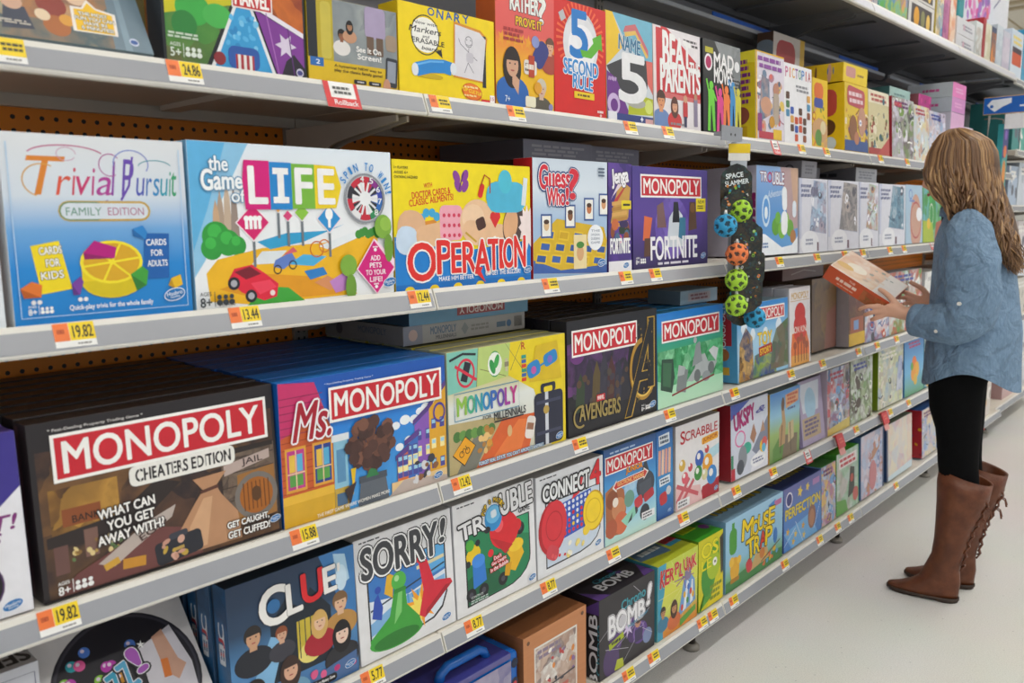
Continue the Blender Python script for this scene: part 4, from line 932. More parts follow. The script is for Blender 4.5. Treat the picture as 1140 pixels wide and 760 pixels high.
def a_aven(C):
    C.rect(0, 0, 1, 1, '#17161e'); C.poly([(0, .8), (.7, .9), (.62, .42), (0, .35)], busy(['#2a1c3a', '#4a2a5c', '#1c1a28', '#6a3a78', '#33222f'], 6, 4)); C.circ(.1, .7, .1, '#6a3078', ry=.08)
    for u, h, c in ((.13, .34, '#2e3f2a'), (.22, .46, '#2a2436'), (.3, .42, '#5a4a28'), (.38, .5, '#33303f'), (.46, .44, '#4a2424'), (.54, .4, '#2a2c40'), (.62, .4, '#24222e')): C.poly([(u-.06, .2), (u+.06, .2), (u+.04, .2+h*.7), (u, .2+h), (u-.04, .2+h*.7)], c)
    C.spots(['#3a3542', '#4a4038', '#2a2836', '#58402f'], 26, 6, .02, .04, (.06, .22, .64, .5))
    mono(C, .045, .685, .755, .915)
    g = '#c09a3a'
    C.ring(.83, .45, .3, .05, '#b08428', a0=95, a1=330, n=40, asp=.75, p='gold_emblem'); C.ring(.83, .45, .27, .02, '#e0bc5a', a0=200, a1=330, n=30, asp=.75, p='gold_emblem')
    def A(c, q):
        C.poly([(.6+q, .02+q), (.69-q, .02+q), (.97-q, .9-q), (.9, .9-q)], c, 'gold_emblem'); C.poly([(.88+q, .25+q), (.97-q, .25+q), (.97-q, .93-q), (.88+q, .93-q)], c, 'gold_emblem'); C.poly([(.73, .33+q), (.88, .33+q), (.88, .25), (.95, .385), (.88, .52), (.88, .43-q), (.77, .43-q)], c, 'gold_emblem')
    A(g, 0); A('#15141a', .011)
    C.spots(['#8a7030', '#4a4028', '#6a5a2a'], 22, 8, .008, .016, (.72, .1, .95, .9))
    C.rect(.29, .255, .38, .315, '#c8252c'); C.T('MARVEL', .3, .268, .37, .303, '#f4f0ee', bold=.03, p='small_print')
    C.T('AVENGERS', .11, .11, .55, .25, '#a08c4e', ol='#2a2418', ow=.05, bold=.03, rot=-2); C.ring(.12, .16, .1, .02, '#a08c4e', a0=60, a1=300)
    C.ages(.8, .045, .06); C.badge(.94, .085, .05)
game('C4', 'black box with red banner and large gold ringed letter emblem', a_aven, '#17161e', '#24222a', '#3a3838', behind=6, short='the black gold emblem box')

def a_green(C):
    C.rect(0, 0, 1, 1, gradz([(0, '#bfe6c8'), (.2, '#a8dcb8'), (.5, '#3fa86a'), (.72, '#2a9a8a'), (.85, '#2a86d0'), (1, '#1f7ad0')], C.H)); C.poly([(0, .6), (1, .62), (1, .2), (.2, .22), (0, .3)], busy(['#3aa060', '#5fc084', '#1f8048', '#8ad0a0', '#2a8f54'], 8, 7))
    mono(C, .065, .685, .94, .915)
    g = '#aab0b2'
    C.poly([(.42, .22), (.5, .2), (.85, .28), (.9, .36), (.75, .38), (.7, .48), (.58, .46), (.54, .34)], g); C.circ(.58, .25, .07, '#6a7072'); C.circ(.8, .3, .07, '#6a7072'); C.poly([(.5, .36), (.56, .6), (.62, .63), (.66, .4)], '#8a9294'); C.circ(.55, .65, .035, g)
    C.poly([(.26, .14), (.4, .1), (.44, .34), (.3, .4)], '#7f8788'); C.poly([(.3, .42), (.4, .38), (.38, .3), (.28, .3)], g); C.circ(.72, .22, .09, '#8f979a', ry=.06); C.poly([(.76, .5), (.88, .36), (.92, .5), (.84, .54)], '#c9ced0')
    C.poly([(.04, .2), (.2, .14), (.24, .3), (.22, .5), (.06, .52)], '#2a4a3a'); C.poly([(.07, .24), (.18, .2), (.2, .46), (.08, .48)], '#3a6a4a'); C.poly([(.2, .1), (.85, .2), (.85, .22), (.2, .12)], '#8a2a2a')
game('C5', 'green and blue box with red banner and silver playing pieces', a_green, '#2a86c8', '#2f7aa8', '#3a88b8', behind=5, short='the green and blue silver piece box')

def a_toy(C):
    C.rect(0, 0, 1, 1, gradz([(0, '#8fc0e0'), (.5, '#a8cfe8'), (.8, '#4f9fd8'), (1, '#2f86d0')], C.H)); C.spots(['#e8f0f6', '#dfeaf4'], 8, 3, .05, .1, (.1, .4, .9, .75))
    mono(C, .3, .74, .93, .93)
    C.poly([(.02, .0), (.3, .0), (.28, .55), (.16, .7), (.04, .5)], busy(['#7a5030', '#c89a4a', '#4a3428', '#d8b070', '#3a5a8a'], 9, 2)); C.poly([(.28, 0), (.75, 0), (.7, .26), (.5, .34), (.32, .3)], busy(['#5f8a3a', '#2a4a9a', '#a8b83a', '#3a3a6a'], 9, 3)); C.poly([(.62, .05), (1, .05), (1, .72), (.75, .6), (.66, .4)], busy(['#4a5a5a', '#6a7a5a', '#4a6a3a', '#7a5a50', '#8a8f88'], 7, 9))
    C.T('TOY', .38, .42, .66, .59, '#f0d02a', ol='#8a1a20', ow=.06, bold=.06); C.rect(.4, .28, .66, .41, '#b02a28', rot=5); C.T('STORY', .42, .3, .64, .38, '#f0d02a', bold=.04, rot=5)
game('C6', 'sky blue box with yellow title and red banner, blue spine showing', a_toy, '#5aa0cc', '#4f96c0', '#9ab8c8', D=.1, left=lambda L: (L.rect(0, 0, 1, 1, '#58a4cc'), L.rect(.25, .48, .8, .9, '#b8323a'), L.T('MONOPOLY', -.3, .66, 1.3, .72, '#f2f0ee', rot=90, bold=.03), L.circ(.5, .36, .08, '#b0703a'), L.rect(.3, .1, .7, .2, '#e0b03a')))
def a_lion(C):
    C.rect(0, 0, 1, 1, '#e6e3e6'); C.line([(.06, .83), (.94, .83)], .008, '#c9a468'); C.T('MONOPOLY', .1, .85, .92, .935, '#c29a4c', bold=.02, ol='#f0e6d0', ow=.05)
    C.poly([(.06, 0), (.94, 0), (.94, .25), (.8, .42), (.12, .42), (.06, .2)], '#e8762a'); C.poly([(.06, 0), (.94, 0), (.9, .12), (.1, .14)], '#e8a84a'); C.circ(.5, .66, .16, '#c8221f', ry=.14); C.circ(.42, .52, .14, '#c8221f', ry=.13); C.circ(.6, .5, .13, '#d0281f', ry=.14); C.circ(.5, .4, .18, '#d8382a', ry=.1)
    C.T('LION KING', .1, .42, .9, .5, '#f0e4d8', bold=.02)
    for u, h in ((.25, .26), (.4, .32), (.55, .36), (.68, .3), (.8, .24)): C.rect(u-.02, .04, u+.02, h, '#8a3a1c'); C.circ(u, h, .05, '#a8481f')
game('C7', 'white box with red tree over an orange sunset plain', a_lion, '#dcd9dc', '#c9c6cc', '#c8c8d0', D=.06, behind=1, short='the white sunset plain box')
game('C8', 'dull brown box set back from the rail beside the white sunset box', lambda C: (C.rect(0, 0, 1, 1, busy(['#6a5238', '#8a6a3c', '#7a5a4a', '#8f7048', '#5a4a3a'], 5, 3)), C.poly([(.5, 0), (1, 0), (1, .6), (.6, .5)], '#946458')), '#7a6048', '#5f4f40', D=.3)
game('C9', 'brown and yellow box with small blue square behind the held box', lambda C: (C.rect(0, 0, 1, 1, busy(['#4a1f18', '#6a2f1c', '#8a5a2a', '#3a1814'], 6, 5)), C.rect(0, 0, 1, .2, '#e0b41e'), C.rect(.1, .2, .9, .45, '#a85a3a'), C.rect(.3, .25, .6, .4, '#7f9fd0')), '#7a4a2a', '#a9a3a8', D=.2)
game('C10', 'blue and white box behind the shopper\'s near hand', generic(['#2a4a9a', '#e4e6ea', '#c8573a', '#d8dde6', '#3f6fb0'], seed=3, scale=6, nsp=6), '#dfe2e8', '#b8b8c0', D=.1)
game('C11', 'wide white box with green and red pictures behind the held box', generic(['#dfe2e2', '#5fa04a', '#c04a3a', '#c8d8d4', '#4a3a4a'], seed=9, scale=7, nsp=8), '#e0e2e4', '#b8b8c0', D=.1)

# loose boxes lying on top of the rows
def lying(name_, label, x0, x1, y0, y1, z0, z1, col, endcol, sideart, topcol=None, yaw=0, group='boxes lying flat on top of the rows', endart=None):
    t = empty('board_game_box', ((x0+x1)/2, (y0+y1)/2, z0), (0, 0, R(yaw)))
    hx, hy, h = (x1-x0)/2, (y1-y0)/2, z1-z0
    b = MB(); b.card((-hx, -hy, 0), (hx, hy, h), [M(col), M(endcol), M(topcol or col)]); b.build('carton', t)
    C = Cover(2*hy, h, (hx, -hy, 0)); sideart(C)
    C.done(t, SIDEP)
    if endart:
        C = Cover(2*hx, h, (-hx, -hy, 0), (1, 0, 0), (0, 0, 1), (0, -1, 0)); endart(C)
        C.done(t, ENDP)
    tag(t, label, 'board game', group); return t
# ------------------------------------------------------------------ loose boxes
def u_mono(C): C.rect(.37, .25, .78, .8, '#8e3234'); C.T('MONOPOLY', .39, .33, .76, .72, '#c9bdb8', bold=.03, flip=True); C.bars(.1, .3, .25, .8, 2, '#5a8ca8')
lying('b', 'blue box lying upside down atop the stack over the bright blue street box', -.40, -.105, .025, .415, 1.1835, 1.228, '#5d8ba6', '#2f4a5a', u_mono, '#5d8ba6')
def u_mill(C):
    C.rect(0, 0, 1, 1, '#a8a39e'); C.rect(0, 0, .14, 1, '#8f8f98'); C.circ(.07, .5, .3, '#c8a89c'); C.T('MONOPOLY', .2, .42, .4, .82, '#5f7388', bold=.03); C.T('MILLENNIALS', .24, .14, .4, .34, '#5a5a62')
    C.poly([(.44, .5), (.47, .85), (.5, .5), (.47, .15)], '#8a8f8c'); C.bars(.52, .3, .7, .7, 2, '#8a8680'); C.rect(.74, .3, .82, .6, '#5a6f80'); C.circ(.85, .45, .2, '#4f6f8f'); 
    for i in range(9): C.rect(.9+.008*i, .2, .904+.008*i, .8, '#5a5650')
lying('b', 'pale grey box lying flat beneath the upside down blue box', -.42, -.125, .024, .425, 1.1375, 1.181, '#a8a39e', '#8d8984', u_mill, '#a8a39e', endart=lambda C: (C.T('MONOPOLY', .45, .45, .8, .8, '#5f6a78', bold=.03), C.circ(.2, .5, .3, '#5a5458')))
lying('b', 'dark maroon box lying flat above the set back brown box', -.37, -.1, 1.86, 2.24, 1.167, 1.22, '#6a4440', '#4a2f2e', lambda C: C.line([(.2, .4), (.5, .65), (.8, .45)], .08, '#9a8680'))
lying('b', 'small pale blue box lying behind the green and blue silver piece box', -.2, -.08, 1.10, 1.33, 1.1405, 1.1845, '#93a9b8', '#6a7a86', lambda C: (C.rect(.2, .2, .8, .8, '#b0a4a8'), C.bars(.25, .25, .75, .75, 2, '#8a5a60')))
lying('b', 'grey white carton on top of the fountain picture box', -.2, -.1, 1.99, 2.13, 1.558, 1.622, '#c3c1c8', '#a8a6ae', lambda C: C.bars(.2, .2, .8, .8, 3, '#9a98a2'), endart=lambda C: C.ring(.5, .5, .3, .1, '#5a5a62'))
lying('b', 'short grey carton tucked behind the castle picture box', -.3, -.2, 2.24, 2.4, 1.552, 1.612, '#aeacb2', '#9a98a0', lambda C: C.bars(.2, .3, .8, .7, 1, '#8a8892'))
lying('b', 'long white carton lying end out above the castle and braids boxes', -.47, -.1, 2.54, 2.79, 1.556, 1.616, '#dcdce0', '#8d8b92', lambda C: C.bars(.12, .2, .9, .8, 3, '#a8a8b4'), endart=lambda C: C.bars(.25, .3, .9, .7, 1, '#4a4a50'))
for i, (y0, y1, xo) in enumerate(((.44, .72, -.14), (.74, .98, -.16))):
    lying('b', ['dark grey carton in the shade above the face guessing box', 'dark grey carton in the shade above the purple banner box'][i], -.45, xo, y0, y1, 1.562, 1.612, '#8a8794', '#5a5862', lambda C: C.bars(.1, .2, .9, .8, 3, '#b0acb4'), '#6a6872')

# ------------------------------------------------------------------ knee-high shelf
BX['D0'] = ('S4', -.09, -.975, -.757, .225, 0)
def t_series(L): L.rect(0, 0, 1, 1, '#b9b9be'); L.T('SERIES', .5, .12, .98, .5, '#1f1f24', flip=True, bold=.04)
game('D0', 'pale grey box with upside down black lettering on its lid, bottom corner of photo', lambda C: (C.rect(0, 0, 1, 1, '#c8cad2'), C.line([(.5, .93), (.97, .93), (.97, .1)], .006, '#4a5070'), C.rect(.7, .4, .9, .46, '#2f3a7a', rot=35), C.rect(.7, .3, .88, .36, '#2f3a7a', rot=35)), '#c4c6ce', '#b0b0b6', '#b4b4ba', D=.12, topart=t_series)
BX['D1'] = ('S4', -.02, -.752, -.493, .27, 41)
def a_tin(C):
    C.rect(0, 0, 1, 1, '#d5d2d2'); C.circ(.6, .93, .012, '#1f7a80'); C.circ(.78, .94, .012, '#2a6a9a'); C.circ(.42, .91, .01, '#3a3a40')
    p = 'tin_window'
    C.circ(.5, .42, .45, '#23212c', n=40, p=p); C.circ(.5, .42, .435, '#3a3844', n=40, p=p); C.circ(.5, .42, .42, '#181722', n=40, p=p)
    rr = random.Random(2)
    for i in range(46):
        t = rr.uniform(0, 2*PI); q = .36*math.sqrt(rr.random()); u, v = .42+q*math.cos(t)*.95, .42+q*math.sin(t)*.85
        c = rr.choice(['#c03ab0', '#8ac83a', '#d8982a', '#2aa0b0', '#e05a9a', '#4a7ad0']); C.circ(u, v, .034, c, p='balloon_picture'); C.circ(u-.008, v+.012, .012, '#e8d8e8', p='balloon_picture')
    C.poly([(.62, .6), (.86, .68), (.92, .4), (.9, .2), (.6, .2)], '#d8d4dc', 'balloon_picture'); C.poly([(.72, .64), (.8, .67), (.84, .45), (.88, .4), (.8, .32), (.73, .4)], '#d0a088', 'balloon_picture'); C.rect(.72, .36, .77, .48, '#e07a2a', 'balloon_picture', rot=-6); C.star(.64, .62, .03, .01, 5, '#fff', p='balloon_picture')
    for ch, u, v, c in (('I', .36, .38, '#3a9ac0'), ('Z', .42, .42, '#3aa6c8'), ('Z', .5, .46, '#5ab0d8'), ('!', .58, .53, '#b05ac0')): C.T(ch, u-.035, v-.08, u+.035, v+.09, c, ol='#f0eef2', ow=.07, ol2='#22202a', ow2=.14, bold=.06, rot=18)
game('D1', 'white box tipped back with round dark window of balloons, at the bottom edge', a_tin, '#d0cdcd', '#c8c2c0', '#c0bcbc', D=.06)

def a_clue(C):
    C.rect(0, 0, 1, 1, gradz([(0, '#3a6aa0'), (.4, '#4f86b8'), (.65, '#27405c'), (1, '#1f3450')], C.H)); C.poly([(.7, 1), (1, 1), (1, .4), (.86, .6)], '#3a78b4'); C.poly([(.82, .98), (.92, .95), (.95, .75), (.85, .7)], '#a8cce4'); C.circ(.88, .78, .05, '#c8e0f0', ry=.1)
    C.poly([(.3, .62), (.42, .78), (.55, .66), (.62, .8), (.78, .6), (.78, .2), (.3, .2)], '#16222f'); C.rect(.5, .3, .72, .58, '#c8b23a'); C.circ(.6, .32, .1, '#e8d878', ry=.08)
    for i in range(5): C.line([(.52+.045*i, .3), (.52+.045*i, .6)], .008, '#22303a')
    C.poly([(.12, .2), (.3, .55), (.4, .5), (.3, .2)], '#7fb4dc')
    C.bust(.17, .6, .14, '#c89a78', '#2a2422', '#20242e'); C.bust(.38, .54, .1, '#d0a488', '#8a4a2a', '#3a3a44'); C.bust(.86, .6, .14, '#d8b090', '#7a5a3a', '#b88a4a'); C.bust(.68, .52, .13, '#e0b898', '#d0a860', '#a82030', True); C.bust(.86, .36, .15, '#e8c8b4', '#17151a', '#2a2a30', True); C.bust(.43, .26, .15, '#d8a88c', '#3a2620', '#6a9ab8', True); C.bust(.16, .2, .17, '#c89a74', '#221c1a', '#22222a')
    C.poly([(.62, .12), (.98, .18), (.98, .02), (.6, .02)], '#4a6a9a'); C.spots(['#c03a7a', '#d85a8a'], 5, 3, .02, .04, (.6, .04, .98, .16)); C.rrect(.56, .02, .8, .08, '#1c1c22', .4); C.T('The Classic Mystery Game', .58, .035, .78, .065, '#f0f0f0', p='small_print'); C.badge(.92, .09, .045)
    for ch, x0, x1, y0, y1, c in (('C', .23, .43, .63, .9, '#eceae6'), ('L', .435, .545, .66, .875, '#eceae6'), ('U', .555, .72, .69, .91, '#d8242c'), ('E', .73, .83, .71, .9, '#eceae6')):
        C.T(ch, x0, y0, x1, y1, c, ol='#12161c', ow=.05, bold=.07, rot=2)
    C.circ(.33, .765, .05, '#2f6aa0'); C.T("'", .845, .84, .865, .9, '#eceae6', bold=.05)
def s_clue(L):
    L.rect(0, 0, 1, 1, busy(['#22507a', '#2f6a9a', '#1a3a58', '#2a5f8c'], 6, 5)); L.rect(0, 0, .12, 1, '#152a40')
    for ch, v, c in (('C', .64, '#d0d4d8'), ('L', .58, '#d0d4d8'), ('U', .53, '#b8242c'), ('E', .47, '#d0d4d8')): L.T(ch, .2, v, .85, v+.07, c, bold=.06, rot=90)
t = game('D2', 'dark blue mystery game box with white and red letters and portraits', a_clue, '#2a4a6a', '#245080', '#1c2c3c', D=.05, left=s_clue)
W_ = BX['D2'][3]-BX['D2'][2]-.003
for i in range(3):
    x = BX['D2'][1]-.054*(i+1); h = BX['D2'][4]
    r = empty('board_game_box', (x, (BX['D2'][2]+BX['D2'][3])/2+(-.004, .003, -.002)[i], ZS['S4']+.0016), (0, -R(1), 0))
    b = MB(); b.card((-.05, -W_/2, 0), (0, W_/2, h), [M('#2a4a6a'), M('#245080'), M('#1c2c3c')]); b.build('carton', r)
    L = Cover(.05, h, (-.05, -W_/2, 0), (1, 0, 0), (0, 0, 1), (0, -1, 0)); s_clue(L)
    L.done(r, SPINE)
    tag(r, '%s dark blue mystery box in the row, spine lettering showing' % ORD[i], 'board game', 'spare copies behind the front boxes')

def a_sorry(C):
    C.rect(0, 0, 1, 1, '#e2e2e4'); C.bars(.03, .955, .3, .975, 1, '#4a4a50')
    P = [(.1, .1), (.1, .74), (.92, .74), (.92, .3), (.86, .18), (.76, .12), (.6, .1)]
    C.poly(P, '#26262a'); C.poly([(.115, .115), (.115, .73), (.905, .73), (.905, .31), (.85, .2), (.75, .135), (.6, .115)], '#dbe4ee')
    C.poly([(.115, .73), (.905, .73), (.905, .5), (.5, .42), (.115, .48)], '#3a78c0'); C.poly([(.7, .73), (.905, .73), (.905, .52), (.75, .5)], '#5aa6dc'); C.poly([(.115, .3), (.4, .4), (.9, .46), (.9, .36), (.3, .24), (.115, .2)], '#7fb0dc'); C.line([(.12, .4), (.9, .56)], .014, '#2a3a50'); C.line([(.6, .6), (.9, .62)], .03, '#d8cfa4')
    for i in range(5): C.rect(.44+.05*i, .26, .46+.05*i, .42, '#4f9ad0', rot=5)
    C.poly([(.13, .34), (.22, .3), (.24, .4), (.2, .52), (.16, .48)], '#2f4fae'); C.circ(.2, .55, .03, '#2f4fae'); C.poly([(.26, .5), (.34, .44), (.36, .62), (.3, .66)], '#e0b030')
    C.star(.62, .28, .2, .08, 9, '#f0a024', asp=.9); C.star(.6, .27, .13, .06, 9, '#f6dc60')
    # red pawn tipping
    C.poly([(.62, .66), (.7, .68), (.78, .44), (.96, .4), (.98, .36), (.66, .16), (.6, .2), (.66, .4)], '#d4283c'); C.circ(.645, .685, .055, '#d4283c'); C.poly([(.66, .16), (.98, .36), (.9, .36), (.68, .22)], '#a81a2c'); C.circ(.635, .7, .02, '#ee6a78')
    # green pawn
    C.poly([(.36, .5), (.47, .5), (.48, .34), (.6, .2), (.62, .13), (.1, .11), (.1, .17), (.3, .3)], '#3f9f3c'); C.circ(.41, .56, .075, '#4fb048'); C.circ(.36, .12, .27, '#3f9f3c', ry=.085); C.circ(.36, .105, .23, '#2c7a2e', ry=.06); C.poly([(.4, .48), (.44, .48), (.42, .3), (.34, .22), (.36, .32)], '#7cc870'); C.circ(.39, .585, .025, '#a8dc98'); C.rrect(.35, .465, .48, .5, '#358a34', .5)
    C.T('SORRY', .06, .66, .84, .92, '#3f4146', ol='#f2f2f2', ow=.09, ol2='#222226', ow2=.125, bold=.05, taper=.05); C.T('!', .86, .74, .93, .93, '#3f4146', ol='#f2f2f2', ow=.1, ol2='#222226', ow2=.15, bold=.05, shear=.1)
    C.badge(.89, .085, .05)
game('D3', 'white box with grey title above a green and a red pawn', a_sorry, '#dcdcde', '#c8c8cc', '#d0d0d2', D=.05, behind=2, short='the white two pawn box')

def a_trouble(C):
    C.rect(0, 0, 1, 1, '#e4e4e6'); C.bars(.03, .955, .3, .975, 1, '#4a4a50')
    P = [(.12, .06), (.12, .7), (.93, .7), (.93, .3)]+[(.6+.33*math.cos(R(a)), .3+.22*math.sin(R(a))) for a in (-15, -35, -55, -75, -90)]
    C.poly(P, '#24242a'); C.poly([(.135, .075), (.135, .69), (.915, .69), (.915, .3)]+[(.6+.315*math.cos(R(a)), .3+.208*math.sin(R(a))) for a in (-15, -35, -55, -75, -90)], '#1f7f52'); C.poly([(.6, .69), (.915, .69), (.915, .5), (.75, .55)], '#2f9a68'); C.poly([(.135, .3), (.3, .36), (.5, .3), (.6, .1), (.135, .076)], '#17613e')
    C.rrect(.13, .44, .3, .58, '#e8c41e', .4, rot=38); C.circ(.15, .44, .03, '#22222a'); C.circ(.27, .6, .03, '#22222a'); C.circ(.18, .6, .05, '#4fa83a')
    C.poly([(.2, .42), (.34, .46), (.36, .24), (.2, .2)], '#2f7ad0'); C.circ(.27, .44, .08, '#3f8ae0', ry=.06)
    for u, v in ((.17, .16), (.32, .16), (.56, .18), (.8, .58)): C.circ(u, v, .06, '#1c1c22'); C.circ(u, v, .025, '#4a4a55')
    C.poly([(.62, .4), (.78, .5), (.84, .34), (.72, .2), (.64, .24), (.66, .34)], '#e8b41e'); C.circ(.74, .44, .1, '#f0c830', ry=.06); C.poly([(.6, .3), (.68, .3), (.64, .18), (.58, .2)], '#d8a012')
    C.circ(.6, .62, .19, '#d8242e', ry=.17, rot=-20); C.poly([(.42, .6), (.7, .46), (.6, .4)], '#c01c28'); C.circ(.76, .62, .06, '#d8242e'); C.circ(.42, .46, .035, '#d8242e'); C.circ(.53, .68, .06, '#ee5a60')
    C.circ(.47, .77, .11, '#2f8ac8', ry=.12); C.circ(.47, .8, .09, '#6ab8e4', ry=.08); C.rrect(.44, .77, .51, .84, '#dfeaf2', .3, rot=10); C.circ(.39, .68, .04, '#1c1c22', ry=.03)
    C.T('TR', .06, .68, .36, .82, '#e8e8ea', ol='#1c1c22', ow=.14, bold=.07, rot=6); C.T('UBLE', .56, .77, .97, .965, '#e8e8ea', ol='#1c1c22', ow=.1, bold=.07, rot=3)
    for i, ch in enumerate('POP-O-MATIC'): t_ = R(160-i*13); C.T(ch, .47+.13*math.cos(t_)-.012, .79+.14*math.sin(t_)-.02, .47+.13*math.cos(t_)+.012, .79+.14*math.sin(t_)+.02, '#e8c020', ol='#1c1c22', ow=.2, bold=.04, rot=math.degrees(t_)-90) if ch != '-' else None
    C.T('GAME', .78, .725, .93, .77, '#1c1c22', bold=.04)
    for i, s in enumerate(('Don\'t', 'Get Caught', 'in the Bubble')): C.T(s, (.45, .42, .4)[i], .39-.045*i, (.54, .6, .62)[i], .425-.045*i, '#f4e8e8', ol='#c01c2c', ow=.25, bold=.03, p='small_print', rot=6)
    C.T('CONTENTS', .16, .13, .3, .15, '#d8e0dc', p='small_print'); C.bars(.15, .08, .4, .12, 2, '#b8c8c0'); C.badge(.93, .07, .048)
game('D4', 'white box with green racing picture and blue dome in the title', a_trouble, '#dcdcde', '#c8c8cc', '#d0d0d2', D=.05, behind=2, short='the white green racing box')

def a_conn(C):
    C.rect(0, 0, 1, 1, '#e0e2e6'); C.bars(.03, .955, .35, .975, 1, '#4a4a50')
    P = [(.12, .07), (.12, .72), (.95, .72), (.95, .3)]+[(.62+.33*math.cos(R(a)), .28+.2*math.sin(R(a))) for a in (-10, -35, -60, -90)]
    C.poly(P, '#26262c'); C.poly([(.135, .085), (.135, .71), (.935, .71), (.935, .3)]+[(.62+.315*math.cos(R(a)), .28+.185*math.sin(R(a))) for a in (-10, -35, -60, -90)], '#c9d6e6')
    C.poly([(.36, .3), (.34, .66), (.8, .7), (.84, .34)], '#2a55b8'); C.poly([(.32, .26), (.36, .3), (.36, .66), (.33, .66)], '#1f4090')
    for r in range(6):
        for q in range(7):
            c = '#dfe6f0' if r > 3 else [['#d82a36', '#f0c81e', '#dfe6f0'][(r*5+q*3+r*q) % 3], '#dfe6f0'][1 if r == 3 and q % 2 else 0]
            C.circ(.4+.062*q, .345+.058*r+.005*q, .021, c, n=10)
    C.poly([(.5, .66), (.62, .88), (.68, .84), (.62, .7)], '#d82a36'); C.circ(.22, .46, .21, '#b81a28', ry=.27, rot=-8); C.circ(.24, .47, .19, '#d8303c', ry=.25, rot=-8); C.ring(.24, .47, .15, .012, '#b81a28', asp=.85); C.rrect(.12, .14, .3, .28, '#d04450', .4, rot=-30)
    C.circ(.84, .46, .18, '#d0a010', ry=.21); C.circ(.83, .46, .165, '#f2cf22', ry=.195); C.ring(.83, .46, .13, .012, '#d8b014'); C.rrect(.66, .24, .78, .34, '#f0cf3a', .5, rot=30)
    C.spots(['#d82a36', '#e05a60'], 5, 3, .015, .025, (.2, .1, .4, .2)); C.spots(['#f0dc80', '#f4f0e0'], 8, 5, .02, .035, (.4, .12, .7, .24))
    C.T('CONNECT', .09, .735, .77, .90, '#eceef0', ol='#1c1c22', ow=.15, bold=.06, taper=.1); C.T('4', .79, .72, .95, .97, '#d8242e', ol='#1c1c22', ow=.05, bold=.07)
    C.badge(.9, .1, .05)
game('D5', 'white box with blue disc grid, large red and yellow discs', a_conn, '#dcdee2', '#c8c8cc', '#d0d0d2', D=.05, behind=2, short='the white disc grid box')

def a_junior(C):
    C.rect(0, 0, 1, 1, gradz([(0, '#bfe0d4'), (.2, '#9fd0e0'), (.5, '#4a9fd8'), (.8, '#2f6fb4'), (1, '#27508a')], C.H)); C.rect(.36, .4, .62, .62, busy(['#7fb4dc', '#a8cce4', '#5f9fd0'], 12, 3)); C.bars(.06, .93, .7, .96, 1, '#a8c0dc')
    C.poly([(.02, .1), (.3, .06), (.4, .3), (.36, .52), (.2, .62), (.02, .56)], '#a8643c'); C.circ(.14, .46, .1, '#8a4a2c'); C.circ(.26, .34, .12, '#c8845a'); C.circ(.3, .18, .12, '#d06a44'); C.circ(.12, .16, .1, '#b0583a'); C.circ(.2, .42, .05, '#e8ddd0'); C.circ(.46, .4, .09, '#6a9a8a')
    C.circ(.78, .48, .17, '#3a3f4a', ry=.15); C.poly([(.7, .62), (.78, .78), (.86, .6)], '#2f343e'); C.rect(.66, .38, .9, .52, '#4a505c', rot=6); C.rrect(.56, .26, .72, .38, '#c83a44', .3, rot=15); C.rrect(.74, .3, .95, .4, '#b8303a', .3, rot=15); C.circ(.76, .18, .09, '#2f343e'); C.circ(.58, .24, .04, '#2f343e')
    C.poly([(.3, .2), (.56, .3), (.58, .2), (.4, .12)], '#8fd0b8'); C.poly([(.42, .14), (.52, .24), (.5, .16)], '#1f2a2a'); C.rect(.7, .1, .96, .18, '#e8e8ea'); C.bars(.72, .11, .94, .17, 2, '#5a5a62')
    mono(C, .02, .73, .93, .915)
    C.T('JUNIOR', .4, .665, .72, .735, '#e8982a', ol='#7a3018', ow=.1, bold=.05); C.poly([(.14, .58), (.22, .65), (.22, .63), (.74, .645), (.74, .67), (.84, .615), (.74, .54), (.74, .565), (.22, .55), (.22, .52)], '#e8e4e0'); C.poly([(.17, .582), (.215, .625), (.75, .635), (.75, .65), (.81, .612), (.75, .56), (.75, .575), (.22, .562), (.215, .545)], '#c8342c'); C.T('ELECTRONIC BANKING', .24, .58, .74, .622, '#f0c87a', bold=.03)
game('D6', 'blue box with red title banner and red arrow ribbon beside the disc grid box', a_junior, '#3a78b4', '#2a5a94', '#7f9ab0', D=.05, behind=1, short='the blue red arrow box')
def a_slim(C):
    C.rect(0, 0, 1, 1, gradz([(0, '#1f4f94'), (.4, '#2a86c4'), (.8, '#2a7ac0'), (1, '#1f5ca4')], C.H)); C.rect(.15, .83, .8, .95, '#dfe6ec', rot=3); C.bars(.2, .84, .76, .94, 2, '#4a5a70')
    for i, c in enumerate(('#d8a08a', '#e8c0a0', '#d89a8a', '#e0b090')): C.rect(.1+.2*i, .5, .25+.2*i, .78, c, rot=-3)
    C.rect(.15, .38, .8, .47, '#dfe6ec', rot=4); C.bars(.2, .39, .76, .46, 2, '#4a5a70'); C.rrect(.15, .16, .6, .3, '#c03038', .3, rot=10); C.circ(.7, .3, .05, '#c8c8cc'); C.badge(.75, .07, .03)
game('D7', 'narrow blue box between the red arrow box and the word tile box', a_slim, '#2a78bc', '#2a5a94', '#2a5a94', D=.05)
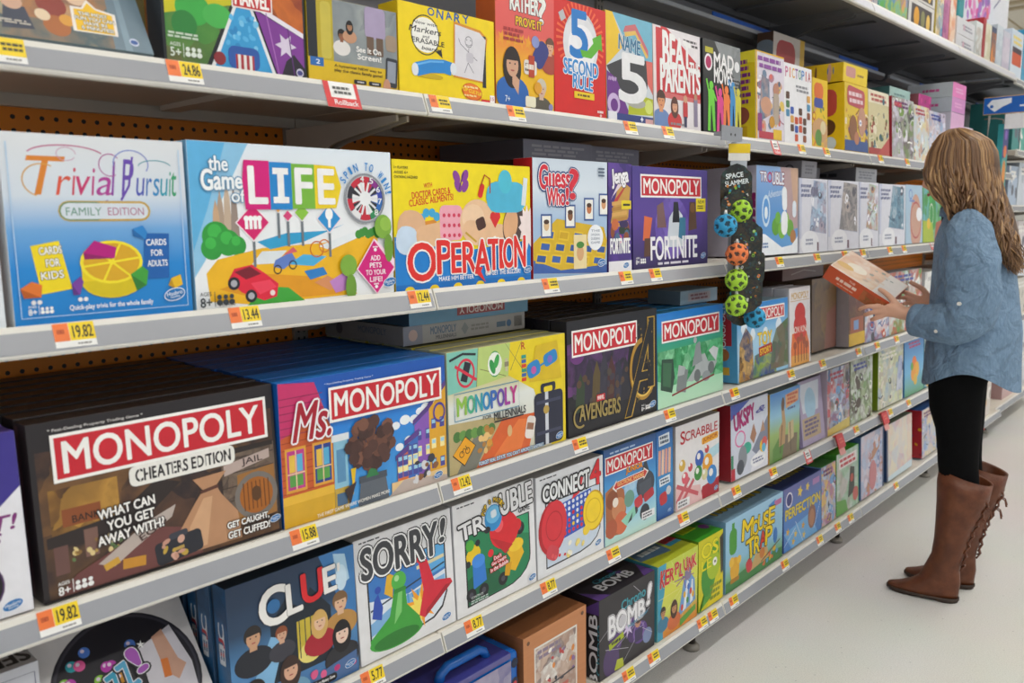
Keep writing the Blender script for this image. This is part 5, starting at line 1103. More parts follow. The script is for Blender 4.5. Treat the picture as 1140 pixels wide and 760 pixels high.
def a_scrab(C):
    C.rect(0, 0, 1, 1, '#e2dfe0'); C.poly([(.5, .0), (1, .0), (1, .2), (.6, .16)], '#a82434'); C.poly([(.0, .0), (.6, .0), (.55, .2), (.3, .24), (0, .3)], '#e0b8b8'); C.poly([(.55, .4), (1, .5), (1, .62), (.6, .56)], '#b0d4e0')
    for P in ([(.02, .1), (.3, .34)], [(.02, .3), (.5, .1)], [(.1, .05), (.4, .3)]): C.line(P, .05, '#c85a64')
    for u, v, r, c in ((.53, .52, .1, '#2f5ab0'), (.5, .35, .09, '#3a8a3a'), (.72, .42, .12, '#e8a02a'), (.82, .26, .12, '#3f86c8'), (.14, .52, .07, '#d8b04a'), (.2, .36, .07, '#d85a6a'), (.65, .3, .07, '#d8d0a0'), (.32, .46, .05, '#c84a5a'), (.7, .6, .05, '#c84a4a')): C.circ(u, v, r, c); C.circ(u-.02, v+.03, r*.4, '#f0ece8')
    C.T('S', .1, .77, .2, .92, '#c02434', bold=.02); C.T('CRABBLE', .2, .79, .95, .9, '#c02434', bold=.015); C.rrect(.58, .68, .97, .765, '#e8a82a', .3, rot=3); C.T('JUNIOR', .61, .69, .95, .75, '#b0341c', ol='#f0c030', ow=.1, bold=.05, rot=3); C.rect(.03, .02, .3, .12, '#e8e8ea'); C.bars(.05, .03, .28, .11, 2, '#7a7a80'); C.badge(.92, .07, .045)
game('D8', 'white children\'s word tile box with red serif title', a_scrab, '#dcd8da', '#c0b8b8', '#c8c4c4', D=.05, behind=1, short='the white word tile box')
def s_tiles(L):
    L.rect(0, 0, 1, 1, '#8a1c28')
    for v in (.04, .28, .52, .76): L.rect(.2, v, .8, v+.18, '#b08a3a'); L.circ(.5, v+.09, .05, '#7a6a2a'); L.rect(.25, v+.195, .75, v+.215, '#d8c8c0')
def a_spy(C):
    C.rect(0, 0, 1, 1, '#cfd4e2'); C.poly([(0, 1), (.5, 1), (.1, .84), (0, .8)], '#4a5fb0'); C.poly([(.55, .3), (1, .7), (1, .3), (.7, .2)], '#7f869a'); C.poly([(.5, .0), (1, 0), (1, .35), (.6, .2)], '#e4e4ee')
    C.ring(.24, .52, .11, .02, '#d85a9a', asp=1.3); C.poly([(.5, .48), (.6, .66), (.68, .5), (.6, .38)], '#a87a60'); C.poly([(.78, .5), (.86, .66), (.92, .5)], '#b08a70'); C.circ(.42, .36, .12, '#3aa890', ry=.08); C.circ(.3, .26, .12, '#8a9098', ry=.16); C.circ(.24, .14, .1, '#4a505a'); C.circ(.86, .3, .1, '#e8c020', ry=.09); C.circ(.9, .34, .08, '#d8605a'); C.circ(.88, .27, .06, '#5ab0d0'); C.rect(0, 0, .1, .16, '#c03040'); C.rect(0, .16, .06, .34, '#3a8a6a')
    C.circ(.72, .14, .22, '#f0f0f4', ry=.09); C.bars(.56, .1, .88, .18, 2, '#7a7fa0')
    C.T('UKSPY', .08, .68, .62, .9, '#b01870', ol='#5a1048', ow=.05, bold=.07, rot=8); C.T('&', .66, .78, .92, .86, '#4a4a9a', shear=.4, bold=.04)
game('D9', 'pale lilac box with magenta title just past the red tile spine', a_spy, '#c4c8d8', '#8a1c28', '#b8bccc', D=.25, left=s_tiles)
def a_llama(C):
    C.rect(0, 0, 1, 1, gradz([(0, '#6a8a4a'), (.4, '#9ab86a'), (.65, '#8fc0d8'), (1, '#3f86d0')], C.H)); C.poly([(.1, .0), (.5, 0), (.55, .3), (.3, .34), (.1, .2)], '#5a8a3a'); C.poly([(.4, 0), (.9, 0), (.92, .3), (.5, .34)], '#7a6a54'); C.poly([(.3, .2), (.5, .22), (.52, .5), (.44, .86), (.36, .8), (.4, .55), (.3, .46)], '#b89468'); C.poly([(.6, .2), (.8, .26), (.78, .52), (.6, .5)], '#c8b48a'); C.circ(.42, .8, .05, '#6a4a34', ry=.1); C.poly([(.52, .72), (.95, .78), (.95, .95), (.5, .92)], '#e0a878'); C.bars(.55, .76, .92, .93, 3, '#c85a3a'); C.bars(.55, .68, .9, .73, 1, '#4a5a8a'); C.line([(.4, .5), (.34, .1)], .02, '#4a3a2a'); C.line([(.66, .5), (.7, .06)], .02, '#4a3a2a')
game('D10', 'green and blue farmyard box with long necked tan animal', a_llama, '#8fb06a', '#d0a040', '#9ab0b8', D=.1)
def a_castle(C): C.rect(0, 0, 1, 1, '#a89ab8'); C.poly([(.1, .95), (.9, .95), (.8, .5), (.2, .5)], '#cfd4e0'); C.circ(.5, .62, .2, '#9fc4dc', ry=.25); C.rect(.15, .1, .85, .42, '#b8a080'); C.bars(.2, .14, .8, .4, 4, '#6a5a80'); C.rect(0, 0, .1, 1, '#5a4a7a')
game('D11', 'lilac box with pale arch, leaning by an olive gap', a_castle, '#9a8cb0', '#6a5a84', '#b0a4bc', D=.05)
game('D12', 'blue children\'s box with yellow foot band before the brown dog box', lambda C: (generic(['#6f9fd0', '#c85a64', '#dfe2ea', '#8a7a6a', '#4a6aa0'], seed=12, scale=8)(C), C.poly([(0, 0), (1, 0), (1, .16), (0, .1)], '#d8c060')), '#8aa0c0', '#b8a8b8', D=.06)
game('D13', 'green white box with dark brown animals next to the lime spine', generic(['#7fa06a', '#d8dcd4', '#4a3a30', '#a8b890', '#c8d0c8'], seed=13, scale=9), '#b8c0b0', '#8a8f7a', D=.06)
game('D14', 'cream and blue box with lime green spine', lambda C: (generic(['#c8cf9a', '#b8b0a0', '#d8dcc0', '#9ab0c0', '#e0d8c8'], seed=14, scale=8)(C), C.poly([(.7, .2), (.95, .2), (.95, .8), (.8, .8)], busy(['#4a6ab0', '#c8ccd8', '#8a9ac0'], 10, 3))), '#c0c8a0', '#7f9a1c', D=.2)
game('D15', 'bright blue box with orange and yellow figures beside the shopper\'s shirt', lambda C: (C.rect(0, 0, 1, 1, gradz([(0, '#5a9a6a'), (.4, '#6ab0d8'), (1, '#3f86d0')], C.H)), C.bars(.2, .82, .85, .94, 2, '#c03a70'), C.circ(.5, .55, .12, '#e8782a'), C.circ(.62, .42, .14, '#e8a82a'), C.circ(.45, .36, .13, '#e89a2a'), C.circ(.55, .25, .1, '#d8b03a'), C.circ(.38, .5, .07, '#5aa03a')), '#4f8fd0', '#3a7ac0', D=.1)
game('D16', 'teal box half behind the shopper on the knee-high shelf', generic(['#3a8a9a', '#d8dce0', '#5aa0b0', '#c8a04a'], seed=16), '#4a90a0', '#3a7a8a', D=.1)
# ------------------------------------------------------------------ bottom shelf
# blue plastic carry case
def carry_case():
    k = BX['E0']; y0, y1 = -.06, .251; W = y1-y0; xf = .005; h = .229
    t = empty('carry_case', (xf, (y0+y1)/2, ZS['S5']+.0006))
    B1 = ink('#1660b4', .25); B2 = ink('#0f4a94', .3)
    b = MB(); b.card((-.16, -W/2, 0), (0, W/2, h), [B1, B1, B1], .012); b.build('case_body', t)
    s = MB(); s.card((-.12, -W/2+.012, h-.0125), (.0025, W/2-.03, h+.004), [ink('#5a5890', .2), ink('#4a4c8c', .2), ink('#3f3f86', .18)], .003); s.build('card_sleeve', t)
    C = Cover(W-.045, h-.02, (.0032, -W/2+.014, .004)); C.rect(0, 0, 1, 1, busy(['#8a86a8', '#6f6c98', '#a09ab0', '#5a5a90'], 6, 3)); C.star(.78, .72, .1, .04, 5, '#c83a34'); C.star(.74, .8, .06, .02, 5, '#d8605a'); C.rrect(.1, .2, .6, .7, '#5f6aa8', .2)
    C.done(t)
    m = MB()
    P = [(-.035, -.075, h+.001), (-.035, -.068, h+.018), (-.035, -.05, h+.028), (-.035, .05, h+.028), (-.035, .068, h+.018), (-.035, .075, h+.001)]
    m.tube(P, [.013, .011, .012, .012, .011, .013], B1, 10); m.build('handle', t)
    d = MB()
    for z in (.04, .095, .15, .2):
        c = [(.0008, W/2-.016+.0115*math.cos(2*PI*i/16), z+.0125*math.sin(2*PI*i/16)) for i in range(16)]; d.face(c, '#0a1a3a'); c = [(.0011, W/2-.016+.007*math.cos(2*PI*i/12), z-.003+.006*math.sin(2*PI*i/12)) for i in range(12)]; d.face(c, '#c0303a' if z < .2 else '#14243f')
    d.build('side_holes', t)
    tag(t, 'bright blue plastic carry case with top handle on the bottom shelf', 'game case', GRP['S5'])
carry_case()
def a_crate(C):
    C.rect(.16, .06, .84, .84, '#e0dcd4'); C.rect(.18, .08, .82, .82, busy(['#ddd8d0', '#c8b0a0', '#a88a7a', '#e4e0da', '#5a5560'], 10, 4)); C.bars(.2, .68, .6, .8, 2, '#8a7a90'); C.spots(['#e08a3a', '#3a3a44', '#c04a4a', '#f0ece6', '#8a6a9a'], 16, 5, .015, .04, (.3, .35, .8, .75)); C.line([(.24, .34), (.8, .38)], .02, '#4a4448'); C.bars(.2, .12, .7, .3, 3, '#c0685a')
    for u, v in ((.07, .93), (.93, .93), (.07, .07), (.93, .07)): C.circ(u, v, .022, '#6a4a34')
def wood(name, a, b_):
    m, nt, b = nodes(name); N = nt.nodes.new; L = nt.links.new
    tc = N('ShaderNodeTexCoord'); mp = N('ShaderNodeMapping'); mp.inputs['Scale'].default_value = (3, 3, 40); n = N('ShaderNodeTexNoise'); n.inputs['Scale'].default_value = 3; n.inputs['Detail'].default_value = 5
    L(tc.outputs['Object'], mp.inputs[0]); L(mp.outputs[0], n.inputs['Vector']); mx = N('ShaderNodeMix'); mx.data_type = 'RGBA'; L(n.outputs['Fac'], mx.inputs['Factor']); mx.inputs['A'].default_value = lin(a); mx.inputs['B'].default_value = lin(b_); L(mx.outputs['Result'], b.inputs['Base Color']); b.inputs['Roughness'].default_value = .5
    return m
WD = wood('tan_wood', '#b9794e', '#c98a5c'); WD2 = wood('brown_wood', '#7a4c2c', '#96603a')
game('E1', 'tan wooden crate box with pale picture label beside the carry case', a_crate, WD, WD2, WD2, D=.2, name='wooden_game_box')

def a_bomb(C):
    C.rect(0, 0, 1, 1, '#2e2b30'); C.spots(['#4a2f6a', '#5a3a80', '#3a2858'], 9, 3, .06, .13, (.1, .1, .95, .5)); C.circ(.2, .17, .16, '#4f3a68', ry=.2); C.circ(.72, .3, .16, '#5a3a86', ry=.14); C.circ(.86, .2, .1, '#7a8ab0'); C.ring(.7, .32, .12, .02, '#8a6ab0')
    for P in ([(.0, .5), (.35, .7)], [(.3, .3), (.9, .55)], [(.55, .5), (.95, .2)], [(.1, .35), (.5, .2)], [(.4, .05), (.8, .4)], [(.6, .95), (.75, .8)]): C.line(P, .007, '#b8b4c0')
    C.star(.5, .46, .14, .05, 7, '#d8c8e8'); C.rect(.16, .34, .42, .42, '#a8b820', rot=12); C.bars(.19, .35, .4, .41, 1, '#2e2b30', 12); C.poly([(.25, .02), (.42, .0), (.4, .12), (.3, .14)], '#b8c03a')
    C.circ(.68, .44, .06, '#c08a70'); C.circ(.69, .48, .065, '#4a3430', ry=.05); C.rect(.62, .2, .76, .36, '#3a2f58')
    C.T('Chrono', .38, .73, .82, .85, '#3f98a8', ol='#17151a', ow=.06, bold=.05, rot=3)
    C.T('BOMB', .16, .48, .8, .72, '#ecebee', ol='#17151a', ow=.06, ol2='#d8d6dc', ow2=.1, bold=.07, taper=-.12); C.circ(.4, .595, .075, '#c8c6cc'); C.T('!', .84, .6, .93, .86, '#ecebee', ol='#17151a', ow=.06, ol2='#d8d6dc', ow2=.1, bold=.07, shear=.15); C.T('Night Vision', .5, .46, .86, .52, '#3f88a8', rot=8, bold=.03)
def s_bomb(L):
    L.rect(0, 0, 1, 1, '#2a272c'); L.poly([(.5, .8), (1, 1), (1, .82)], '#5a4080'); L.T('BOMB', .1, .3, 1.6, .42, '#e0dfe4', bold=.06, rot=90); L.T('Chrono', .45, .36, 1.5, .42, '#3f8898', rot=90, p='cover_picture'); L.circ(.5, .72, .06, '#a86a40')
def t_bomb(L): L.rect(0, 0, 1, 1, '#2c2930'); L.poly([(0, 0), (.2, 0), (0, .5)], '#5a4080'); L.poly([(1, 0), (.8, 0), (1, .5)], '#5a4080'); L.T('BOMB', .22, .22, .8, .48, '#dfdfe4', bold=.06, flip=False); L.T('Chrono', .3, .5, .7, .65, '#3f98a8'); L.spots(['#a86a44', '#5a3f80'], 4, 2, .05, .09, (.6, .5, .95, .9))
BX['E2'] = BX['E2'][:4]+(.235, 1.0)
game('E2', 'black and purple box with white title and star burst, by the wooden crate', a_bomb, '#2c292e', '#29262b', '#2c2930', D=.14, left=s_bomb, topart=t_bomb)
def a_plunk(C):
    C.rect(0, 0, 1, 1, gradz([(0, '#d8842a'), (.18, '#d89a3a'), (.3, '#c8d05a'), (.6, '#d8d84a'), (1, '#c2d24a')], C.H)); C.poly([(0, 0), (.14, 0), (.1, .45), (.16, .6), (.2, 1), (0, 1)], '#3a9ab8')
    for i in range(12): t_ = R(30*i); C.line([(.62, .55), (.62+.6*math.cos(t_), .55+.5*math.sin(t_))], .006, '#e4e09a')
    C.poly([(.5, .16), (.95, .26), (.92, .56), (.8, .68), (.64, .62)], '#6a9ad0'); C.poly([(.62, .2), (.7, .22), (.78, .62), (.72, .62)], '#dfe6ee'); C.poly([(.8, .25), (.88, .27), (.88, .56), (.84, .58)], '#dfe6ee')
    for u, v, c in ((.6, .26, '#d8402a'), (.74, .32, '#3a8a3a'), (.66, .42, '#e8b02a'), (.82, .42, '#d8402a'), (.76, .5, '#3a6ac0'), (.88, .36, '#e8b02a')): C.circ(u, v, .03, c, ry=.045)
    for P in ([(.45, .6), (.85, .74)], [(.5, .76), (.8, .56)], [(.4, .68), (.9, .64)], [(.55, .8), (.7, .5)]): C.line(P, .014, random.choice(['#8a5a9a', '#c04a4a', '#4a7ab0']))
    C.rrect(.66, .6, .82, .76, '#8a7a9a', .3); C.bust(.13, .36, .13, '#b8845a', '#3a2a20', '#3a7a9a'); C.bust(.4, .34, .15, '#c08a5c', '#4a2c1c', '#d06a3a', True); C.poly([(.55, .02), (.95, .12), (.95, .2), (.55, .12)], '#5a9a3a')
    for i, ch in enumerate('KER'): C.T(ch, .06+.11*i, .7+.01*i, .16+.11*i, .92-.015*i, '#c8262c', ol='#f0e8d0', ow=.05, bold=.05, rot=-4)
    for i, ch in enumerate('PLUNK'): C.T(ch, .41+.11*i, .72+(.05, -.01, .03, .0, .02)[i], .5+.11*i, .9+(.03, -.02, .02, .0, .01)[i], '#c8262c', ol='#f0e8d0', ow=.06, bold=.05, rot=(4, -8, 8, -4, 6)[i])
def t_plunk(L): L.rect(0, 0, 1, 1, '#b8c034'); L.poly([(0, .3), (.6, .2), (.7, .7), (.1, .8)], '#5a7a9a'); L.bars(.1, .35, .6, .7, 2, '#dfe6ea'); L.rect(.7, .3, 1, .9, '#3a98b8'); L.T('KERPLUNK', .72, .4, 1.0, .75, '#b8303a', bold=.04)
game('E3', 'yellow green box with red letters and blue marble tower', a_plunk, '#c8cc4a', '#4a98a8', '#b8c034', D=.2, topart=t_plunk)
def a_pickle(C):
    C.rect(0, 0, 1, 1, '#d0c816'); C.poly([(0, .0), (.1, .0), (.5, .8), (.8, .9), (.85, .6), (.5, .12)], '#4f9a2c'); C.circ(.35, .42, .16, '#3f8f2e', ry=.26); C.circ(.6, .56, .18, '#a8c020', ry=.2); C.circ(.66, .6, .06, '#f2f0ea'); C.circ(.66, .6, .02, '#22221e'); C.poly([(.85, .9), (1, .95), (1, .2), (.9, .4)], '#3a3a34'); C.poly([(.3, .0), (1, .0), (1, .4), (.7, .25)], '#e0cc10'); C.bars(.45, .06, .95, .3, 3, '#7a8a1c', 8)
    C.T('OS', .12, .72, .78, .92, '#e8dc1c', ol='#2f7a24', ow=.06, bold=.07); C.T('LE', .12, .56, .5, .7, '#e8dc1c', ol='#2f7a24', ow=.06, bold=.07)
def t_pickle(L): L.rect(0, 0, 1, 1, '#3f9a2a'); L.bars(.1, .3, .7, .8, 2, '#b8c81c'); L.circ(.85, .3, .1, '#6a2f70')
game('E4', 'yellow and green pickle coloured box with bulging front', a_pickle, '#c8c01a', '#6a8a1c', '#3f9a2a', D=.2, topart=t_pickle)
def a_mouse(C):
    C.rect(0, 0, 1, 1, gradz([(0, '#4a8a4a'), (.15, '#6aa86a'), (.4, '#8fc0dc'), (1, '#9fc8e4')], C.H)); C.poly([(0, .0), (1, .0), (1, .16), (.5, .22), (0, .14)], '#3f7f44'); C.poly([(.4, .1), (.75, .14), (.7, .34), (.5, .3)], '#c8a46a'); C.circ(.62, .26, .08, '#c87a3a')
    C.rrect(.06, .5, .18, .86, '#4f9a3c', .4); C.rect(.1, .84, .14, .94, '#4f9a3c'); C.circ(.15, .28, .13, '#e0a82a', ry=.17); C.circ(.1, .4, .07, '#e8b83a'); C.circ(.22, .38, .06, '#e8b83a'); C.rect(.08, .1, .22, .16, '#b07a24'); C.rrect(.34, .1, .44, .3, '#c83a44', .4, rot=20); C.circ(.86, .4, .07, '#3a78c0', ry=.12); C.spots(['#e0b030', '#d86a3a', '#5aa0d0', '#e8e0d0'], 12, 4, .02, .05, (.55, .06, .95, .24)); C.poly([(.72, .9), (.86, .95), (.82, .82)], '#3f80c8'); C.rect(.84, .84, .97, .92, '#c06a9a'); C.line([(.6, .14), (.95, .3)], .02, '#6a4a2a')
    y = '#f0cf1c'; o = '#2a2418'
    for ch, u0, u1, v0, v1, r in (('M', .27, .45, .6, .88, -6), ('O', .44, .55, .58, .8, 4), ('U', .54, .64, .62, .84, -5), ('S', .64, .73, .6, .84, 6), ('E', .73, .84, .62, .86, -4)): C.T(ch, u0, v0, u1, v1, y, ol=o, ow=.09, bold=.045, rot=r)
    for ch, u0, u1, v0, v1, r in (('T', .34, .48, .3, .58, 6), ('R', .47, .57, .32, .56, -5), ('A', .57, .68, .36, .58, 3), ('P', .67, .79, .34, .6, -4)): C.T(ch, u0, v0, u1, v1, y if ch != 'A' else '#d8402a', ol=o, ow=.09, bold=.045, rot=r)
def t_mouse(L): L.rect(0, 0, 1, 1, '#7fa0b8'); L.T('MOUSE TRAP', .1, .3, .9, .75, '#d0b82a', ol='#2a2418', ow=.08, bold=.06)
game('E5', 'light blue box with chunky yellow title and green bottle picture', a_mouse, '#8fb8d4', '#7aa4c4', '#7fa0b8', D=.2, topart=t_mouse)
def a_perf(C):
    C.rect(0, 0, 1, 1, gradz([(0, '#3f7ac0'), (.5, '#4a80c8'), (1, '#5a5a9a')], C.H)); C.poly([(0, .3), (.7, .4), (.9, 0), (.2, 0)], '#6aa8dc'); C.circ(.14, .8, .12, '#e4e0ea'); C.circ(.14, .8, .095, '#2a2f7a'); C.circ(.74, .32, .15, '#8a5a48', ry=.2); C.circ(.74, .3, .1, '#b07a5a', ry=.14)
    C.star(.42, .84, .1, .05, 5, '#e8c84a'); C.star(.62, .85, .08, .04, 5, '#e0c050'); C.rect(.76, .82, .95, .92, '#a878b0')
    for u, v, c in ((.1, .3, '#e0a830'), (.3, .2, '#e8c040'), (.5, .26, '#d8a02a'), (.24, .1, '#e0b03a'), (.52, .1, '#e8c450')): C.star(u, v, .07, .03, 5, c)
    for P in ([(.3, .4), (.5, .0)], [(.8, .1), (.98, .5)], [(.0, .1), (.3, .3)]): C.line(P, .012, '#d8e4f0')
    C.T('PERFECTION', .04, .5, .97, .66, '#e0c83a', ol='#6a5a1a', ow=.08, bold=.06)
def t_perf(L): L.rect(0, 0, 1, 1, '#2f3a6a'); L.T('PERFECTION', .08, .3, .92, .7, '#c8b02a', bold=.05)
game('E6', 'deep blue box with gold title along the middle and blue ring', a_perf, '#4470b4', '#3a4a8a', '#2f3a6a', D=.2, topart=t_perf)
game('E7', 'narrow blue and pink box with yellow stars before the green lidded box', generic(['#6f9fd0', '#c88aa0', '#dfc050', '#b8c4d8', '#a06a90'], seed=27, scale=9), '#7f9fc8', '#6a8ab8', '#4f8a4a', D=.2)
game('E8', 'bright green topped box with red and black cover picture', lambda C: (C.rect(0, 0, 1, 1, busy(['#9fb8b0', '#c8d0c8', '#7fb08a', '#b8a0a0'], 8, 28)), C.rect(.1, .74, .9, .92, '#e0d8d8'), C.bars(.12, .75, .88, .91, 2, '#c03a44'), C.poly([(.5, .2), (.8, .25), (.8, .66), (.6, .7)], '#1f2a22'), C.circ(.68, .5, .07, '#b04a3a'), C.circ(.85, .2, .12, '#c05a54'), C.poly([(0, 0), (.5, 0), (.4, .2), (0, .25)], '#5a9a3a'), C.line([(.985, 0), (.985, 1)], .03, '#3f9a3a')), '#a0c098', '#4f9a3a', '#58b02a', D=.2)
game('E9', 'pale blue box with orange fish shape and navy edge', lambda C: (C.rect(0, 0, 1, 1, busy(['#b8c8e0', '#c8a8b0', '#a8b8d4', '#d8d0dc'], 7, 29)), C.poly([(.3, .6), (.7, .8), (.85, .9), (.8, .7), (.5, .55)], '#b8846a'), C.clutter(['#c07a80', '#b8c8e0', '#d8d0dc', '#b8846a', '#7a8ab8'], 30, 29, (.05, .05, .9, .95)), C.circ(.5, .3, .16, '#c07a80', ry=.24), C.rect(.94, 0, 1, 1, '#24406a')), '#a8bcd8', '#5a7ab0', '#2a4a74', D=.2)
game('E10', 'wide pale pink box beside the red candy coloured spine', lambda C: (C.rect(0, 0, 1, 1, busy(['#dcd0c4', '#d8b8b0', '#c8ccd0', '#e0d4b8', '#c8a8b8'], 5, 30)), C.rect(0, 0, .05, 1, '#2a4468'), C.poly([(.05, .0), (1, .0), (1, .14), (.05, .08)], '#c8d8e0')), '#d4c8c4', '#2a4468', '#6a7a6a', D=.2)
def s_candy(L):
    L.rect(0, 0, 1, 1, '#b02a34'); L.spots(['#d8a02a', '#e06a3a', '#8a1c2c', '#d8c040', '#7a3a6a'], 30, 7, .02, .05)
game('E11', 'blue and cream box with red candy coloured spine by the shopper\'s knee', generic(['#8fa8d0', '#e0d0a8', '#c8b8c8', '#b0c4dc'], seed=31, scale=8), '#9ab0d0', '#b02a34', '#3a6ab0', D=.2, left=s_candy)
game('E12', 'blue box mostly behind the shopper\'s leggings', generic(['#4a7ac0', '#d8dce4', '#c8a04a'], seed=32), '#5a86c0', '#3a6ab0', D=.2)
# ------------------------------------------------------------------ shelf under the topmost one
BX['A1'] = ('S1', -.03, -.80, -.532, .205, 30)
def a_adv(C):
    C.rect(0, 0, 1, 1, busy(['#5f9a8c', '#3f6a6a', '#a8744a', '#4a4450', '#c8a47a'], 5, 40)); C.poly([(.78, 0), (1, 0), (1, 1), (.82, .6)], '#6a7f8c'); C.poly([(.84, 0), (.88, 0), (.9, .7), (.87, .7)], '#7f96a4')
    C.poly([(.0, .06), (.2, .04), (.16, .3), (.0, .34)], '#a8845a'); C.poly([(.22, .06), (.38, .08), (.36, .26), (.26, .28)], '#343a4c'); C.circ(.3, .3, .07, '#c8a088'); C.circ(.5, .32, .1, '#8a3428'); C.circ(.5, .14, .09, '#a8602a'); C.circ(.44, .22, .05, '#e0c8a8'); C.circ(.56, .2, .05, '#d89a3a'); C.circ(.64, .42, .07, '#d8b89a')
    C.poly([(.58, .12), (.6, .34), (.66, .34), (.7, .42), (.74, .35), (.84, .32), (.82, .12)], '#e8e0d8'); C.poly([(.6, .13), (.615, .32), (.665, .325), (.7, .39), (.735, .335), (.82, .305), (.805, .13)], '#ecbc1e')
    for i, t_ in enumerate(('THE MOST', 'FUN YOU CAN', 'HAVE IN', '6 MINUTES!')): C.T(t_, (.635, .61, .65, .63)[i], .27-.042*i, (.79, .82, .77, .8)[i], .3-.042*i, '#f4f0e6', ol='#5a4a1c', ow=.15, bold=.04, p='small_print')
    C.bars(.06, .1, .38, .14, 2, '#c8c0b4'); C.circ(.9, .085, .035, '#c0c8dc'); C.circ(.9, .085, .027, '#3a5a9a', ry=.02)
game('A1', 'teal and brown adventure box tipped back, with yellow burst', a_adv, '#5a7a7a', '#6a7f8c', D=.02)
def side_olive():
    t = empty('board_game_box', (-.18, -.461, ZS['S1']+.0006)); b = MB(); b.card((-.25, -.016, 0), (0, .016, .265), [M('#8a8a1e'), M('#7a6a2a'), M('#8a8a3a')]); b.build('carton', t)
    C = Cover(.032, .265, (0, -.016, 0)); C.rect(0, 0, .7, 1, '#8a5a2c'); C.bars(.15, .1, .6, .8, 8, '#c89a5a', 0); C.done(t)
    tag(t, 'slim olive box standing edge out between the tipped teal and black edged boxes', 'board game', GRP['S1'])
side_olive()
def a_hero(C):
    C.rect(0, 0, 1, 1, '#1e2226'); C.poly([(.02, .02), (.27, .02), (.46, .52), (.46, .7), (.02, .8)], busy(['#5a7f3a', '#3f6a34', '#6a6a40', '#4f9a40'], 6, 41)); C.poly([(.02, .36), (.46, .5), (.46, .75), (.02, .8)], '#c8c01e'); C.circ(.2, .42, .14, '#3fa848', ry=.12); C.circ(.36, .4, .12, '#4ab050', ry=.09); C.circ(.14, .3, .1, '#2f7f3a')
    C.poly([(.3, .02), (.48, .52), (.6, .52), (.76, .02)], '#e6e8ea'); C.poly([(.325, .02), (.495, .5), (.585, .5), (.735, .02)], '#3a9cd4'); C.spots(['#5ab4e4', '#2f88c4', '#7ac4ea'], 26, 3, .012, .03, (.42, .06, .64, .44))
    C.rrect(.42, .03, .64, .2, '#2f5aa8', .3); C.rect(.47, .02, .6, .14, '#a83038'); 
    for i in range(3): C.rect(.485+.04*i, .02, .505+.04*i, .14, '#e8e4e0')
    C.circ(.36, .09, .05, '#8a2f34')
    C.poly([(.77, .02), (.62, .5), (.98, .34), (.98, .02)], '#7f3a94'); C.poly([(.64, .5), (.98, .34), (.98, .38), (.64, .54)], '#e6e0ea'); C.poly([(.64, .54), (.98, .38), (.98, .7), (.64, .7)], busy(['#8a3a24', '#c86a2a', '#5a2a20'], 8, 4)); C.poly([(.8, .02), (.84, .14), (.9, .2), (.98, .1), (.98, .02)], '#2a2430'); C.star(.84, .26, .1, .05, 6, '#d8cce0'); C.line([(.7, .5), (.78, .03)], .01, '#a86ab8'); C.line([(.86, .4), (.9, .03)], .01, '#5f2a74')
    C.rect(.46, .49, .75, .65, '#e8e2e0', 'title_banner'); C.rect(.47, .5, .74, .65, '#c42a2c', 'title_banner'); C.T('MARVEL', .485, .515, .725, .625, '#f2eeec', bold=.05)
    C.bars(.03, .19, .26, .24, 2, '#c8d8c4'); C.ages(.04, .06, .1, '#dfe8dc', '5+'); C.circ(.94, .06, .035, '#c8c4d8'); C.circ(.94, .06, .026, '#4a4a8a', ry=.02)
BX['A2'] = BX['A2'][:4]+(.267, 0)
BX['A2'] = BX['A2'][:4]+(.212, 0)
game('A2', 'black edged box with green, blue and purple comic panels', a_hero, '#1e2226', '#26282c', D=.05)
def a_screen(C):
    C.rect(0, 0, 1, 1, '#d8b418'); C.rect(.27, .28, 1, 1, busy(['#7f868c', '#5f6a74', '#9aa0a0', '#4a4a50'], 5, 44)); C.rect(.0, .3, .1, 1, '#22262c'); C.rect(.1, .28, .27, 1, '#b8a42a'); C.rrect(.14, .3, .25, .95, '#c8b84a', .3)
    C.rect(.02, .2, .16, .3, '#2f6ab0'); C.T('2', .08, .225, .12, .275, '#e8eef4', p='small_print')
    C.bust(.36, .6, .12, '#8a5a40', '#1e1a1a', '#e0dcd8'); C.bust(.45, .72, .1, '#a87a5a', '#1a1616', '#c09070', True); C.rrect(.62, .62, .86, 1.0, '#a89ab8', .2); C.rect(.64, .42, .72, .64, '#6a5444'); C.rect(.75, .42, .83, .64, '#6a5444'); C.rrect(.86, .5, .99, .7, '#a08c78', .3)
    C.T('See It On', .52, .435, .8, .5, '#f4f2ee', bold=.04); C.T('Screen!', .53, .35, .8, .415, '#f4f2ee', bold=.04)
    C.T('A hysterical NEW way to', .27, .21, .8, .25, '#3a3020', p='small_print', bold=.02); C.T('play the classic family game!', .27, .155, .81, .2, '#3a3020', p='small_print', bold=.02)
    for u in (.48, .65): C.rrect(u, .05, u+.14, .1, '#22222a', .3); C.bars(u+.03, .06, u+.13, .09, 1, '#c8c8cc')
    C.rrect(.85, .06, .99, .42, '#30343c', .15, rot=-4); C.rect(.87, .12, .97, .38, '#8f96a4', rot=-4); C.circ(.86, .06, .06, '#c89274', ry=.1)
BX['A3'] = BX['A3'][:4]+(.152, 0)
game('A3', 'yellow based box with living room photo and clear side tube', a_screen, '#d8b418', '#a8962a', D=.06)
